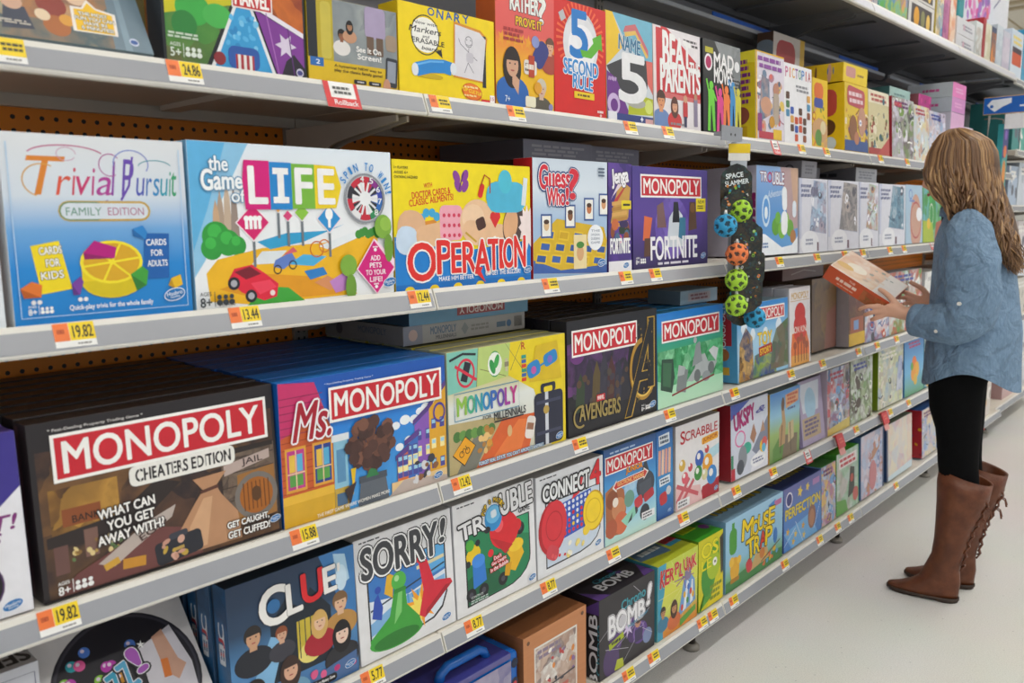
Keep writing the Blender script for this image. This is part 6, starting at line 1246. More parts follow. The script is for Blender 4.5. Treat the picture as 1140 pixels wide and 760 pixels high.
def a_pict(C):
    C.rect(0, 0, 1, 1, '#f0d20a')
    C.T('PICTIONARY', .2, .865, 1.3, 1.02, '#2a5fa4', bold=.05, rot=-4) if False else [C.T(ch, .29+.09*i, .905-.012*(i % 2), .355+.09*i, .99, '#2a5fa4', bold=.06, rot=(-1)**i*6) for i, ch in enumerate('ONARY')]
    C.circ(.26, .68, .215, '#f4f2ea', ry=.19); C.ring(.26, .68, .22, .012, '#2a2a2a', asp=.97); C.poly([(.36, .52), (.43, .46), (.42, .55)], '#2a2a2a')
    C.T('Now with', .14, .79, .38, .825, '#3a3a3a', p='small_print', shear=.2); C.T('Markers', .1, .70, .42, .765, '#22222a', shear=.2, bold=.015); C.T('and', .23, .65, .3, .68, '#3a3a3a', p='small_print', shear=.2); C.T('ERASABLE', .13, .585, .45, .64, '#22222a', bold=.015); C.T('boards!', .22, .52, .42, .56, '#3a3a3a', p='small_print', shear=.2)
    C.poly([(.54, .27), (.86, .25), (.92, .78), (.84, .86), (.55, .9)], '#d8902a'); C.rect(.86, .2, .9, .8, '#2a2a34'); C.poly([(.555, .29), (.86, .27), (.9, .76), (.83, .83), (.565, .87)], '#dcd9de')
    k = '#6a6a74'
    C.ring(.71, .7, .065, .008, k, asp=.95); C.circ(.69, .72, .008, k); C.circ(.73, .72, .008, k); C.line([(.68, .67), (.71, .655), (.74, .675)], .007, k); C.line([(.71, .63), (.7, .46), (.66, .34)], .008, k); C.line([(.7, .46), (.76, .35)], .008, k); C.line([(.71, .58), (.62, .66), (.6, .72)], .008, k); C.line([(.71, .58), (.8, .5)], .008, k); C.rrect(.68, .46, .76, .58, '#c8c4cc', .3)
    C.circ(.3, .24, .2, '#c8a80a', ry=.03); C.line([(.16, .29), (.3, .35), (.44, .37), (.52, .355)], .15, '#2a86d0'); C.line([(.16, .34), (.3, .4), (.44, .42)], .02, '#6ab4ea'); C.circ(.15, .29, .05, '#dfe4ea', ry=.07); C.circ(.54, .36, .05, '#dfe4ea', ry=.07)
    C.circ(.74, .13, .17, '#c85a10', ry=.1, rot=-8); C.circ(.74, .135, .155, '#ea7a1e', ry=.09, rot=-8); C.T('POP CULTURE', .62, .115, .87, .155, '#f4dc2a', bold=.04, rot=-8); C.bars(.64, .07, .82, .1, 1, '#f4dc9a', -8); C.bars(.64, .165, .84, .2, 1, '#f4dc9a', -8)
    C.rect(.84, .005, .94, .06, '#d8242c'); C.rect(.94, .0, .995, .12, '#f2eeee'); C.T('15', .95, .06, .985, .1, '#c02a30', p='small_print')
BX['A4'] = BX['A4'][:4]+(.178, 0)
game('A4', 'yellow drawing game box with white board doodle and blue marker', a_pict, '#f0d20a', '#d8b80a', D=.06)
def a_rather(C):
    C.rect(0, 0, 1, 1, gradz([(0, '#e8b414'), (.3, '#ecb818'), (.55, '#ea8a3a'), (.62, '#e0605a'), (1, '#e2605c')], C.H))
    for i in range(9): C.star(.1+.11*i, .56, .07, .03, 5, '#eaa030', asp=.7, rot=20*i)
    C.T('WOULD YOU', .17, .93, .83, 1.06, '#eceae6', ol='#3a3f44', ow=.06, bold=.06); C.T('RATHER', .24, .80, .72, .93, '#eceae6', ol='#3a3f44', ow=.08, bold=.06); C.T('?', .73, .74, .84, .95, '#eceae6', ol='#3a3f44', ow=.06, bold=.06); C.T('PROVE IT', .33, .685, .78, .755, '#f0c21e', ol='#3a3f44', ow=.12, bold=.06)
    C.bars(.12, .54, .46, .66, 3, '#a83a3a'); C.bust(.92, .57, .12, '#d8a888', '#6a4a3a', '#a84a3a'); C.rrect(.64, .36, .86, .6, '#3a3f80', .4, rot=-35); C.circ(.66, .58, .05, '#8a94c8'); C.rrect(.46, .3, .68, .42, '#e0d8d0', .2); C.bars(.48, .32, .66, .4, 2, '#5a4a3a'); C.rect(.54, .28, .64, .46, '#b8442a'); C.bars(.48, .33, .66, .4, 1, '#e8e0d4')
    C.bust(.26, .37, .2, '#d0a184', '#2a1f1c', '#2a64b0', True); C.poly([(.26, .3), (.38, .24), (.36, .12), (.26, .2)], '#d0a184'); C.bust(.76, .2, .14, '#d0b09a', '#c8c0b0', '#5a5448'); C.circ(.7, .2, .05, '#e0a02a'); C.rrect(.48, .03, .66, .12, '#e8e2c8', .2); C.T('7+', .14, .05, .22, .1, '#dfe6f0', p='small_print'); C.circ(.93, .05, .03, '#8a8ac0')
game('A5', 'red and yellow party game box with photo of laughing long haired woman', a_rather, '#e07a3a', '#b85a2a', D=.06)
def a_five(C):
    C.rect(0, 0, 1, 1, '#d2221e'); 
    for i in range(36): t_ = R(10*i); C.poly([(.5, .68), (.5+.46*math.cos(t_), .68+.34*math.sin(t_)), (.5+.46*math.cos(t_+.07), .68+.34*math.sin(t_+.07))], '#e8643a')
    C.ring(.5, .64, .3, .035, '#c8c8cc', asp=.85); C.circ(.5, .64, .26, '#dcdce0'); C.rect(.1, .82, .2, .9, '#b8b8bc', rot=30); C.circ(.52, .62, .2, '#ecebee')
    C.T('5', .3, .53, .62, .93, '#1f78c4', bold=.07, ol='#f0f0f2', ow=.02); C.poly([(.48, .6), (.62, .6), (.74, .68), (.72, .72), (.9, .78), (.92, .62), (.86, .64), (.7, .54), (.52, .54)], '#5fb030')
    C.T('SECOND', .17, .37, .83, .5, '#2f86cc', ol='#f0f0f2', ow=.1, bold=.06); C.T('RULE', .34, .25, .72, .37, '#2f86cc', ol='#f0f0f2', ow=.1, bold=.06, rot=-3); C.rect(.36, .165, .75, .225, '#e8c81e'); C.bars(.4, .18, .72, .21, 1, '#6a4a1a'); C.T('PlayMonster', .8, .05, .95, .08, '#f0e0dc', p='small_print') if False else C.bars(.8, .05, .96, .085, 1, '#f0e0dc'); C.star(.88, .035, .02, .01, 4, '#f0d8d0')
game('A6', 'red quick answer box with large blue numeral and green arrow', a_five, '#d2221e', '#a81a18', D=.06)
def a_name(C):
    C.rect(0, 0, 1, 1, '#c8d0d8'); C.poly([(0, 1), (.14, 1), (.38, .72), (.0, .5)], '#e8c02a'); C.poly([(.14, 1), (1, 1), (1, .62), (.72, .6), (.4, .76)], '#6fb0c8'); C.poly([(.0, .5), (.42, .62), (.95, .62), (.85, .3), (.5, .14), (.3, .3), (.04, .46)], '#3a3a3e'); C.poly([(.0, .46), (.2, .4), (.46, .1), (.42, .06), (0, .06)], '#6a2f86'); C.poly([(.44, .08), (1, .1), (1, .26), (.7, .28), (.46, .2)], '#b0b81e'); C.poly([(.85, .62), (1, .62), (1, .3), (.88, .4)], '#d86a60'); C.poly([(.36, .84), (.62, .88), (.9, .66), (.9, .72), (.62, .94), (.4, .9)], '#c86a70'); C.poly([(.4, .8), (.62, .84), (.86, .64), (.9, .66), (.62, .88), (.38, .84)], '#e0b85a')
    C.circ(.14, .16, .1, '#c8b0d8'); C.circ(.15, .15, .06, '#6a2f86'); C.circ(.9, .18, .07, '#cfd870'); C.circ(.62, .2, .16, '#a8a8a0', ry=.05); C.bars(.02, .36, .24, .42, 1, '#b89ac8', -20)
    C.rect(.0, .0, 1, .08, '#2f3f80'); C.rect(.02, .01, .2, .09, '#e0e0e6'); C.rect(.82, .0, 1, .06, '#d0a0a0'); C.star(.74, .05, .03, .015, 4, '#e8e8f0')
    C.T('NAME', .26, .665, .72, .8, '#2f6f94', ol='#e4e8ec', ow=.06, bold=.04, rot=-4); C.T('5', .26, .2, .84, .64, '#e6e6e8', bold=.07, ol='#22222a', ow=.015)
game('A7', 'multicoloured box with a huge white numeral on dark patch', a_name, '#b8c0c8', '#c8a02a', D=.06)
def a_parents(C):
    C.rect(0, 0, 1, 1, '#e2dcdf'); C.rect(.06, .3, .16, .98, '#c83038'); C.poly([(.16, 1), (.28, 1), (1, .68), (1, .34), (.16, .34)], '#c83038'); C.poly([(.0, .34), (.0, 1), (.06, 1), (.06, .34)], '#e8d8d8'); C.poly([(.2, .3), (1, .3), (1, .34), (.2, .36)], '#d06a6a')
    C.bars(.62, .86, .96, .94, 2, '#4a4448'); C.T('BEAT', .2, .62, .78, .93, '#ecebea', ol='#8a1c24', ow=.03, bold=.07, taper=-.22); C.T('THE', .76, .58, .98, .71, '#ecebea', ol='#8a1c24', ow=.05, bold=.06); C.T('PARENTS', .14, .38, .99, .66, '#ecebea', ol='#8a1c24', ow=.03, bold=.07, taper=-.14)
    C.bust(.14, .27, .17, '#d89468', '#4a2f22', '#6a86b8'); C.bust(.42, .24, .13, '#d8a080', '#5a3428', '#c83a3a', True); C.rrect(.6, .12, .7, .3, '#c0383a', .3); C.rect(.62, .03, .68, .14, '#3a3a5a'); C.circ(.65, .32, .04, '#c89a7a'); C.rect(.84, .05, .92, .34, '#8a7f98'); C.circ(.88, .36, .035, '#b8886a'); C.bars(.3, .03, .7, .07, 1, '#8a868a')
game('A8', 'white and red family quiz box with two cartoon children', a_parents, '#dcd6d8', '#c8c0c4', D=.06)
def a_moves(C):
    C.rect(0, 0, 1, 1, '#1c1e20'); C.poly([(.3, 1), (1, 1), (1, .62), (.6, .7)], busy(['#6a6e70', '#8a8e90', '#4a4e50'], 7, 45)); C.circ(.14, .76, .085, '#e6e0e4', ry=.09); C.circ(.14, .76, .06, '#b01a5a', ry=.065); C.rect(.06, .86, .26, .92, '#b8b020'); C.circ(.9, .78, .06, '#e0e0e2'); C.bars(.72, .5, .95, .66, 4, '#8a8a8c')
    C.T('MAD', .28, .72, .8, .88, '#eceaea', bold=.08, ol='#1c1e20', ow=.04); C.T('MOVES', .28, .56, .76, .72, '#eceaea', bold=.07, ol='#1c1e20', ow=.04)
    for u, h, c in ((.2, .52, '#6fd03a'), (.43, .46, '#d8408a'), (.6, .5, '#e87a3a'), (.78, .56, '#3a8ac8'), (.92, .5, '#c8c03a')):
        C.circ(u, h, .045, c); C.rrect(u-.08, h-.22, u+.08, h-.04, c, .3); C.poly([(u-.08, h-.18), (u-.01, h-.2), (u-.03, .03), (u-.1, .03)], c); C.poly([(u+.0, h-.2), (u+.08, h-.18), (u+.1, .03), (u+.04, .03)], c); C.line([(u-.06, h-.08), (u-.12, h+.06)], .03, c); C.line([(u+.06, h-.08), (u+.13, h-.16)], .03, c)
game('A9', 'black dance game box with neon dancer silhouettes', a_moves, '#1c1e20', '#141618', D=.06)
def s_goo(L): L.rect(0, 0, 1, 1, '#d8c022'); L.poly([(0, .9), (1, .86), (1, 1), (0, 1)], '#e8d83a'); L.T('GROOVIEST', -1.3, .56, 2.3, .68, '#7a2a7a', bold=.06, rot=90) if False else L.bars(.15, .4, .85, .92, 7, '#7a2f7a'); L.circ(.5, .28, .1, '#8a4a3a'); L.rect(.1, .02, .7, .16, '#c8a41a')
def a_goo(C):
    C.rect(0, 0, 1, 1, '#d8d0dc'); C.clutter(['#6a7f9a', '#c89a84', '#b0788a', '#e0c05a', '#f0eef4', '#4a5a74', '#d86a5a'], 40, 3, (.06, .06, .95, .76), .9); C.line([(.02, 0), (.02, 1), (.98, 1)], .04, '#e8b82a'); C.bars(.06, .8, .95, .96, 2, '#8a4a9a'); C.poly([(.1, .2), (.5, .3), (.45, .7), (.2, .74)], busy(['#6a7f9a', '#8a96a8', '#4a5a74', '#c89a84'], 8, 46)); C.circ(.35, .4, .14, '#c89478', ry=.1); C.circ(.7, .6, .08, '#b8806a'); C.rrect(.6, .2, .8, .56, '#b0a090', .3); C.circ(.55, .22, .07, '#c8902a'); C.rect(.1, .02, .6, .1, '#b83a4a'); C.rect(.6, .02, .9, .14, '#e0b82a'); C.rect(.06, .1, .2, .3, '#8a3a7a')
game('A10', 'yellow edged box with purple scribble title and face picture', a_goo, '#d8ccd4', '#d8c022', D=.1, left=s_goo)
def a_photo(C):
    C.rect(0, 0, 1, 1, '#e6e5e8')
    for i, (ch, c) in enumerate(zip('PICTOPIA', ['#c05a8a', '#d86a3a', '#d8a03a', '#8a4a9a', '#3a8a6a', '#3a7ac0', '#c0504a', '#b83a4a'])): C.T(ch, .05+.115*i+(.035 if ch == 'I' else 0), .83, .145+.115*i-(.035 if ch == 'I' else 0), .95, c, bold=.03)
    C.bars(.4, .66, .9, .76, 2, '#8a8a90'); C.T('Game', .5, .52, .72, .6, '#3a3a40', shear=.3) if False else None
    rr = random.Random(9)
    for i in range(18):
        u = .12+.15*(i % 6); v = .08+.11*(i//6)+(.3 if i % 6 in (0, 5) else .12 if i % 2 else 0)
        C.rrect(u-.06, v-.045, u+.06, v+.045, rr.choice(['#3a5ab0', '#8a4a2a', '#c8502a', '#4a8ab0', '#5a3a2a', '#d8a04a', '#4a7a4a']), .2)
game('A11', 'white box with scattered small photo tiles and coloured letters', a_photo, '#e2e0e4', '#c8c8cc', D=.1)
def a_yel(C): C.rect(0, 0, 1, 1, '#e0bc1c'); C.clutter(['#d86a2a', '#5a8a3a', '#c89a6a', '#f0e08a', '#b8482a'], 22, 4, (.05, .05, .95, .6)); C.rrect(.1, .7, .7, .94, '#d86a2a', .4); C.rrect(.1, .58, .7, .72, '#3a4a9a', .4); C.circ(.5, .25, .3, '#c89a6a', ry=.18); C.circ(.4, .15, .12, '#5a8a3a'); C.circ(.7, .3, .1, '#d8c8a0')
game('A13', 'yellow box with orange and blue lettering patch, set slightly back', a_yel, '#e0bc1c', '#e0bc1c', D=.2)
def a_face(C): C.rect(0, 0, 1, 1, '#dfc03a'); C.clutter(['#b87a5a', '#8a5a38', '#e8d8c0', '#3a5a9a', '#d8a040', '#c0504a'], 34, 5, (.05, .05, .95, .62)); C.rrect(.1, .66, .85, .95, '#b8505a', .3, rot=-4); C.bars(.15, .7, .8, .9, 2, '#e0c8cc'); C.circ(.35, .34, .16, '#8a5a38', ry=.2); C.circ(.72, .46, .16, '#c09078', ry=.22); C.circ(.66, .44, .05, '#e8e8ee'); C.circ(.66, .44, .02, '#3a6ab0'); C.rect(0, 0, 1, .16, '#34508a'); C.circ(.5, .2, .1, '#b87a5a')
game('A14', 'yellow box with two brown faces and red title patch', a_face, '#dfc03a', '#e0bc1c', D=.15, left=lambda L: (L.rect(0, 0, 1, 1, '#e0bc1c'), L.rrect(.3, .52, .8, .92, '#b84a44', .4), L.circ(.55, .36, .12, '#5a3a28'), L.circ(.6, .12, .1, '#c8d8e4')))
def a_beige(C): C.rect(0, 0, 1, 1, '#cfc49a'); C.clutter(['#3a6a7a', '#6a7a3a', '#8a5a3a', '#e4dcc0', '#a83a34'], 22, 6, (.08, .1, .92, .75), .8); C.rect(0, .8, 1, 1, '#e0d8c0'); C.bars(.1, .82, .9, .96, 2, '#b0524a'); C.spots(['#3a6a7a', '#6a7a3a', '#8a5a3a'], 8, 4, .03, .06); C.rect(0, 0, 1, .1, '#a83a34'); C.poly([(.4, 0), (1, 0), (1, .3)], '#b84a44')
game('A15', 'beige box with dark dots and red foot before the green alien box', a_beige, '#cfc49a', '#b8ad88', D=.1)
game('A16', 'white box with green and grey cartoon beside a red spine', lambda C: (generic(['#d8d4dc', '#7a9a4a', '#6a5a60', '#c8c4d0', '#a89a9a'], seed=51, scale=7)(C), C.bars(.05, .82, .5, .94, 1, '#c03a4a')), '#d4d0d8', '#a83040', D=.1)
game('A17', 'pale blue box with sandy figures before the last pale boxes', generic(['#b8cfe0', '#dcc0a8', '#e0d49a', '#d0dce8', '#c8a090'], seed=52, scale=7), '#c0d0e0', '#a8b4c8', D=.1)
game('A18', 'soft blue grey box above the shopper\'s forehead', generic(['#9ab4d0', '#c8b0b0', '#d8d8e4', '#b0a0b8'], seed=53, scale=7), '#b0c0d4', '#a0a8bc', D=.1)
# boxes stacked on or behind that row
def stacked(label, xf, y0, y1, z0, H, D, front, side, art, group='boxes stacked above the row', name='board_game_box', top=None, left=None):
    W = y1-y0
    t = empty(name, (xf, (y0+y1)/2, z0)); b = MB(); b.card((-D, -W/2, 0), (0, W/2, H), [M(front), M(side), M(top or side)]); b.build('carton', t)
    C = Cover(W, H)
    if art: art(C); C.done(t)
    if left:
        L = Cover(D, H, (-D, -W/2, 0), (1, 0, 0), (0, 0, 1), (0, -1, 0)); left(L)
        L.done(t, ENDP)
    tag(t, label, 'board game', group); return t
# ------------------------------------------------------------------ the shopper
PER = empty('person', (.449, 2.151, 0), (0, 0, R(190)))     # local +x = the way she faces, +y = her left
tag(PER, 'long haired shopper in denim shirt, black leggings and tall brown boots holding a box', 'person')

def noisemat(name, cols, scale, rough, stretch=(1, 1, 1), bump=0, bscale=300):
    m, nt, b = nodes(name); N = nt.nodes.new; L = nt.links.new
    tc = N('ShaderNodeTexCoord'); mp = N('ShaderNodeMapping'); mp.inputs['Scale'].default_value = stretch; L(tc.outputs['Object'], mp.inputs[0])
    n = N('ShaderNodeTexNoise'); n.inputs['Scale'].default_value = scale; n.inputs['Detail'].default_value = 4; L(mp.outputs[0], n.inputs['Vector'])
    r = N('ShaderNodeValToRGB'); e = r.color_ramp.elements
    while len(e) < len(cols): e.new(.5)
    for i, c in enumerate(cols): e[i].position = .3+.4*i/max(1, len(cols)-1); e[i].color = lin(c)
    L(n.outputs['Fac'], r.inputs['Fac']); L(r.outputs[0], b.inputs['Base Color']); b.inputs['Roughness'].default_value = rough
    if bump:
        n2 = N('ShaderNodeTexNoise'); n2.inputs['Scale'].default_value = bscale; n2.inputs['Detail'].default_value = 2; L(mp.outputs[0], n2.inputs['Vector'])
        bp = N('ShaderNodeBump'); bp.inputs['Strength'].default_value = bump; bp.inputs['Distance'].default_value = .004; L(n2.outputs['Fac'], bp.inputs['Height']); L(bp.outputs[0], b.inputs['Normal'])
    return m
SKIN = noisemat('skin', ['#d9a488', '#e3b196'], 12, .5); SKIN.node_tree.nodes['Principled BSDF'].inputs['Subsurface Weight'].default_value = .06
DENIM = noisemat('chambray', ['#6a859d', '#738ea9', '#7f99b2'], 150, .8, (1, 1, .4), .25, 420)
nt_ = DENIM.node_tree; bp_ = [n for n in nt_.nodes if n.type == 'BUMP'][0]; fn_ = nt_.nodes.new('ShaderNodeTexNoise'); fn_.inputs['Scale'].default_value = 13; fn_.inputs['Detail'].default_value = 3; fn_.inputs['Distortion'].default_value = .8
tc_ = [n for n in nt_.nodes if n.type == 'TEX_COORD'][0]; b2_ = nt_.nodes.new('ShaderNodeBump'); b2_.inputs['Strength'].default_value = .8; b2_.inputs['Distance'].default_value = .05
nt_.links.new(tc_.outputs['Object'], fn_.inputs['Vector']); nt_.links.new(fn_.outputs['Fac'], b2_.inputs['Height']); nt_.links.new(b2_.outputs[0], bp_.inputs['Normal'])
LEGG = noisemat('black_knit', ['#050506', '#09090b'], 60, .9); LEGG.node_tree.nodes['Principled BSDF'].inputs['Specular IOR Level'].default_value = .15
LEATH = noisemat('brown_leather', ['#55290f', '#633319', '#713f22'], 22, .42, (1, 1, 1), .35, 70)
SOLE = noisemat('dark_sole', ['#33241b', '#3d2c21'], 40, .6)
HAIRS = [noisemat('hair_%d' % i, c, 90, .42, (1, 1, .12)) for i, c in enumerate((['#634429', '#755336'], ['#7f5c3a', '#93704a'], ['#a07a50', '#b89368'], ['#4f3521', '#604229']))]

# ---- body: one continuous surface grown from a skeleton
V = []; E_ = []; RA = []
def node(p, r, parent=None):
    V.append(p); RA.append(r if isinstance(r, tuple) else (r, r)); i = len(V)-1
    if parent is not None: E_.append((parent, i))
    return i
pel = node((-.03, 0, .90), (.12, .10))
ab = node((-.025, 0, 1.05), (.105, .085), pel); ch = node((-.015, 0, 1.22), (.12, .09), ab); ub = node((-.01, 0, 1.33), (.10, .08), ch); nb = node((.015, 0, 1.41), .055, ub); nk = node((.04, 0, 1.46), .048, nb); hd = node((.055, 0, 1.52), .05, nk)
for s in (1, -1):
    hip = node((-.02, .085*s, .83), .082, pel); kn = node((-.028, .08*s, .55 if s > 0 else .55), .052, hip); cf = node((-.052, .08*s, .42), .042, kn); sn = node((-.03 if s > 0 else -.07, .08*s, .28), .03, cf); an = node((-.014 if s > 0 else -.054, .08*s, .12), .027, sn); node((.05 if s > 0 else .01, .08*s, .045), .03, an)
HAND = {}
def arm(s, sh, el, wr, pts):
    a = node(sh, .052, ub); b = node(((sh[0]+el[0])/2, (sh[1]+el[1])/2, (sh[2]+el[2])/2), .045, a); e = node(el, .038, b); m = node(tuple(.55*x+.45*y for x, y in zip(el, wr)), .035, e); w_ = node(wr, (.022, .027), m)
    return w_
wl_ = arm(1, (0, .165, 1.36), (-.03, .2, 1.06), (.168, .115, 1.058), None)
wr_ = arm(-1, (0, -.165, 1.36), (-.05, -.215, 1.08), (.09, -.165, 1.066), None)
palmL = node((.215, .118, 1.072), (.02, .03), wl_)
def chain(root, pts, r0, r1):
    k = root
    for i, p in enumerate(pts): k = node(p, r0+(r1-r0)*i/max(1, len(pts)-1), k)
for pts in ([(.248, .119, 1.099), (.29, .114, 1.112), (.322, .109, 1.113), (.348, .105, 1.105)],
            [(.254, .121, 1.083), (.294, .118, 1.082), (.322, .107, 1.071), (.332, .086, 1.063)],
            [(.250, .121, 1.066), (.286, .117, 1.058), (.306, .104, 1.047), (.309, .082, 1.047)],
            [(.242, .119, 1.050), (.269, .115, 1.038), (.283, .102, 1.030), (.285, .084, 1.031)]):
    chain(palmL, pts, .0098, .0078)
chain(palmL, [(.205, .110, 1.098), (.228, .106, 1.121), (.252, .096, 1.138), (.270, .082, 1.144)], .0125, .0085)
palmR = node((.138, -.170, 1.08), (.02, .028), wr_)
for pts in ([(.172, -.168, 1.098), (.206, -.165, 1.113), (.228, -.152, 1.119), (.242, -.134, 1.117)],
            [(.172, -.166, 1.083), (.203, -.161, 1.092), (.222, -.146, 1.094), (.229, -.124, 1.092)],
            [(.166, -.164, 1.068), (.193, -.158, 1.073), (.206, -.141, 1.073), (.209, -.119, 1.071)],
            [(.158, -.162, 1.056), (.178, -.155, 1.058), (.188, -.141, 1.056), (.19, -.122, 1.055)]):
    chain(palmR, pts, .0098, .0078)
chain(palmR, [(.132, -.166, 1.108), (.152, -.162, 1.132), (.176, -.152, 1.146), (.196, -.139, 1.158)], .0125, .0085)
me = bpy.data.meshes.new('body'); me.from_pydata(V, E_, []); bo = bpy.data.objects.new('body', me); COL.objects.link(bo)
sk = bo.modifiers.new('skin', 'SKIN'); sk.use_smooth_shade = True
for i, r in enumerate(RA): me.skin_vertices[0].data[i].radius = r
me.skin_vertices[0].data[0].use_root = True
su = bo.modifiers.new('sub', 'SUBSURF'); su.levels = 2; su.render_levels = 2
dg = bpy.context.evaluated_depsgraph_get(); dg.update()
sm = bpy.data.meshes.new_from_object(bo.evaluated_get(dg))
bm = bmesh.new(); bm.from_mesh(sm)
# head, tipped forward to read
hm = bmesh.new(); bmesh.ops.create_uvsphere(hm, u_segments=32, v_segments=24, radius=1)
tilt = Matrix.Rotation(R(24), 4, 'Y')
for v in hm.verts:
    x, y, z = v.co
    jaw = max(0, -z)
    X = x*.098; Y = y*(.074-.018*jaw); Z = z*.118
    if x > 0: X -= .012*max(0, z-.1)*x; X -= .008*jaw*(1-x)
    else: X *= 1.02; Z += .0
    X += .010*jaw*max(0, x)                                            # chin
    r2 = (y/.16)**2
    if x > .3:
        X += .020*math.exp(-r2)*math.exp(-((z+.12)/.16)**2)            # nose
        X -= .012*math.exp(-((abs(y)-.36)/.17)**2)*math.exp(-((z-.08)/.13)**2)   # eye sockets
        X += .006*math.exp(-(y/.26)**2)*math.exp(-((z+.45)/.10)**2)    # lips
    v.co = (tilt @ Vector((X, Y, Z)))+Vector((.055, 0, 1.575))
for s in (1, -1):
    r = bmesh.ops.create_uvsphere(hm, u_segments=12, v_segments=8, radius=1)
    for v in r['verts']: v.co = (tilt @ Vector((v.co.x*.016-.008, v.co.y*.008+s*.074, v.co.z*.03-.005)))+Vector((.055, 0, 1.575))
tmp = bpy.data.meshes.new('head'); hm.to_mesh(tmp); bm.from_mesh(tmp); hm.free()
bm.to_mesh(sm); bm.free(); bpy.data.objects.remove(bo)
bo = bpy.data.objects.new('body', sm); COL.objects.link(bo)
rm = bo.modifiers.new('r', 'REMESH'); rm.mode = 'VOXEL'; rm.voxel_size = .0036; rm.use_smooth_shade = True
s_ = bo.modifiers.new('s', 'SMOOTH'); s_.factor = .5; s_.iterations = 2
dg = bpy.context.evaluated_depsgraph_get(); dg.update()
fm = bpy.data.meshes.new_from_object(bo.evaluated_get(dg)); bo.modifiers.clear(); bo.data = fm; fm.materials.clear(); fm.materials.append(SKIN)
for p in fm.polygons: p.use_smooth = True
bo.parent = PER; bo.name = 'body'
def headpt(x, y, z): return tilt @ Vector((x, y, z))+Vector((.055, 0, 1.575))
for s in (1, -1):
    m = MB(); c = headpt(.081, s*.030, .010)
    for (q, rr_, mm) in ((0, .0125, '#eef0f0'), (.0095, .0055, '#4a3626')):
        P = []
        for i in range(9):
            for j in range(12): t_ = PI*i/8; a = 2*PI*j/12; P.append(tuple(c+tilt @ Vector((q+rr_*math.cos(t_), rr_*math.sin(t_)*math.cos(a), rr_*math.sin(t_)*math.sin(a)))))
        m.raw(P, [(i*12+j, (i+1)*12+j, (i+1)*12+(j+1) % 12, i*12+(j+1) % 12) for i in range(8) for j in range(12)], mm, True)
    m.build('eye', PER)
    m = MB(); m.tube([headpt(.092, s*.014, .034), headpt(.093, s*.028, .040), headpt(.084, s*.044, .036)], [.002, .003, .0015], '#5a4030', 6); m.build('eyebrow', PER)
m = MB(); m.tube([headpt(.098, -.020, -.054), headpt(.106, -.008, -.051), headpt(.108, 0, -.053), headpt(.106, .008, -.051), headpt(.098, .020, -.054)], [.002, .005, .0055, .005, .002], '#b8605c', 8); m.build('lips', PER)

# ---- garments lofted round the body
def loft(rings, m, n=40, cap0=False, cap1=False, mb=None):
    """rings of points; joined one to the next"""
    mb = mb or MB(); base = len(mb.v); k = mb.mi(m); N = len(rings[0])
    for r in rings: mb.v += [tuple(p) for p in r]
    for i in range(len(rings)-1):
        for j in range(N):
            mb.f.append((base+i*N+j, base+i*N+(j+1) % N, base+(i+1)*N+(j+1) % N, base+(i+1)*N+j)); mb.m.append(k); mb.sm.append(True)
    if cap0: mb.f.append(tuple(base+j for j in range(N))[::-1]); mb.m.append(k); mb.sm.append(True)
    if cap1: mb.f.append(tuple(base+(len(rings)-1)*N+j for j in range(N))); mb.m.append(k); mb.sm.append(True)
    return mb
def rowof(cf, z, rf, rl, n=64, fold=0, ph=0, cl=0):
    P = []
    for j in range(n):
        t = 2*PI*j/n
        w_ = 1+fold*(math.sin(7*t+ph)+.6*math.sin(12*t+1.7*ph+z*9)+.5*math.sin(4*t-z*14))
        P.append(Vector((cf+rf*math.cos(t)*w_, cl+rl*math.sin(t)*w_, z)))
    return P
# shirt body: hem dips front and back, arches at the sides
prof = [(0, -.045, .155, .205, .024), (.25, -.045, .155, .205, .02), (.5, -.043, .15, .20, .015), (.75, -.04, .142, .195, .012)]
rings = []
NR = 64
for i in range(20):
    u = i/19; z = .80+.63*u
    if u < .35: cf, rf, rl = -.047+.004*u, .158-.02*u, .205-.01*u
    elif u < .75: k = (u-.35)/.4; cf, rf, rl = -.045+.02*k, .151-.026*k, .202-.022*k
    else:
        k = (u-.75)/.25; cf = -.025+.035*k; rf = .125-.07*k**1.6; rl = .18-.115*k**2.2
    row = rowof(cf, z, rf, rl, NR, .016*(1-u)+.004, 1.3)
    if u < .35:
        for j, p in enumerate(row):
            t = 2*PI*j/NR; hem = .797+.075*abs(math.sin(t))**3
            p.z = hem+(1.02-hem)*(u/.35)
    rings.append(row)
mb = loft(rings, DENIM)
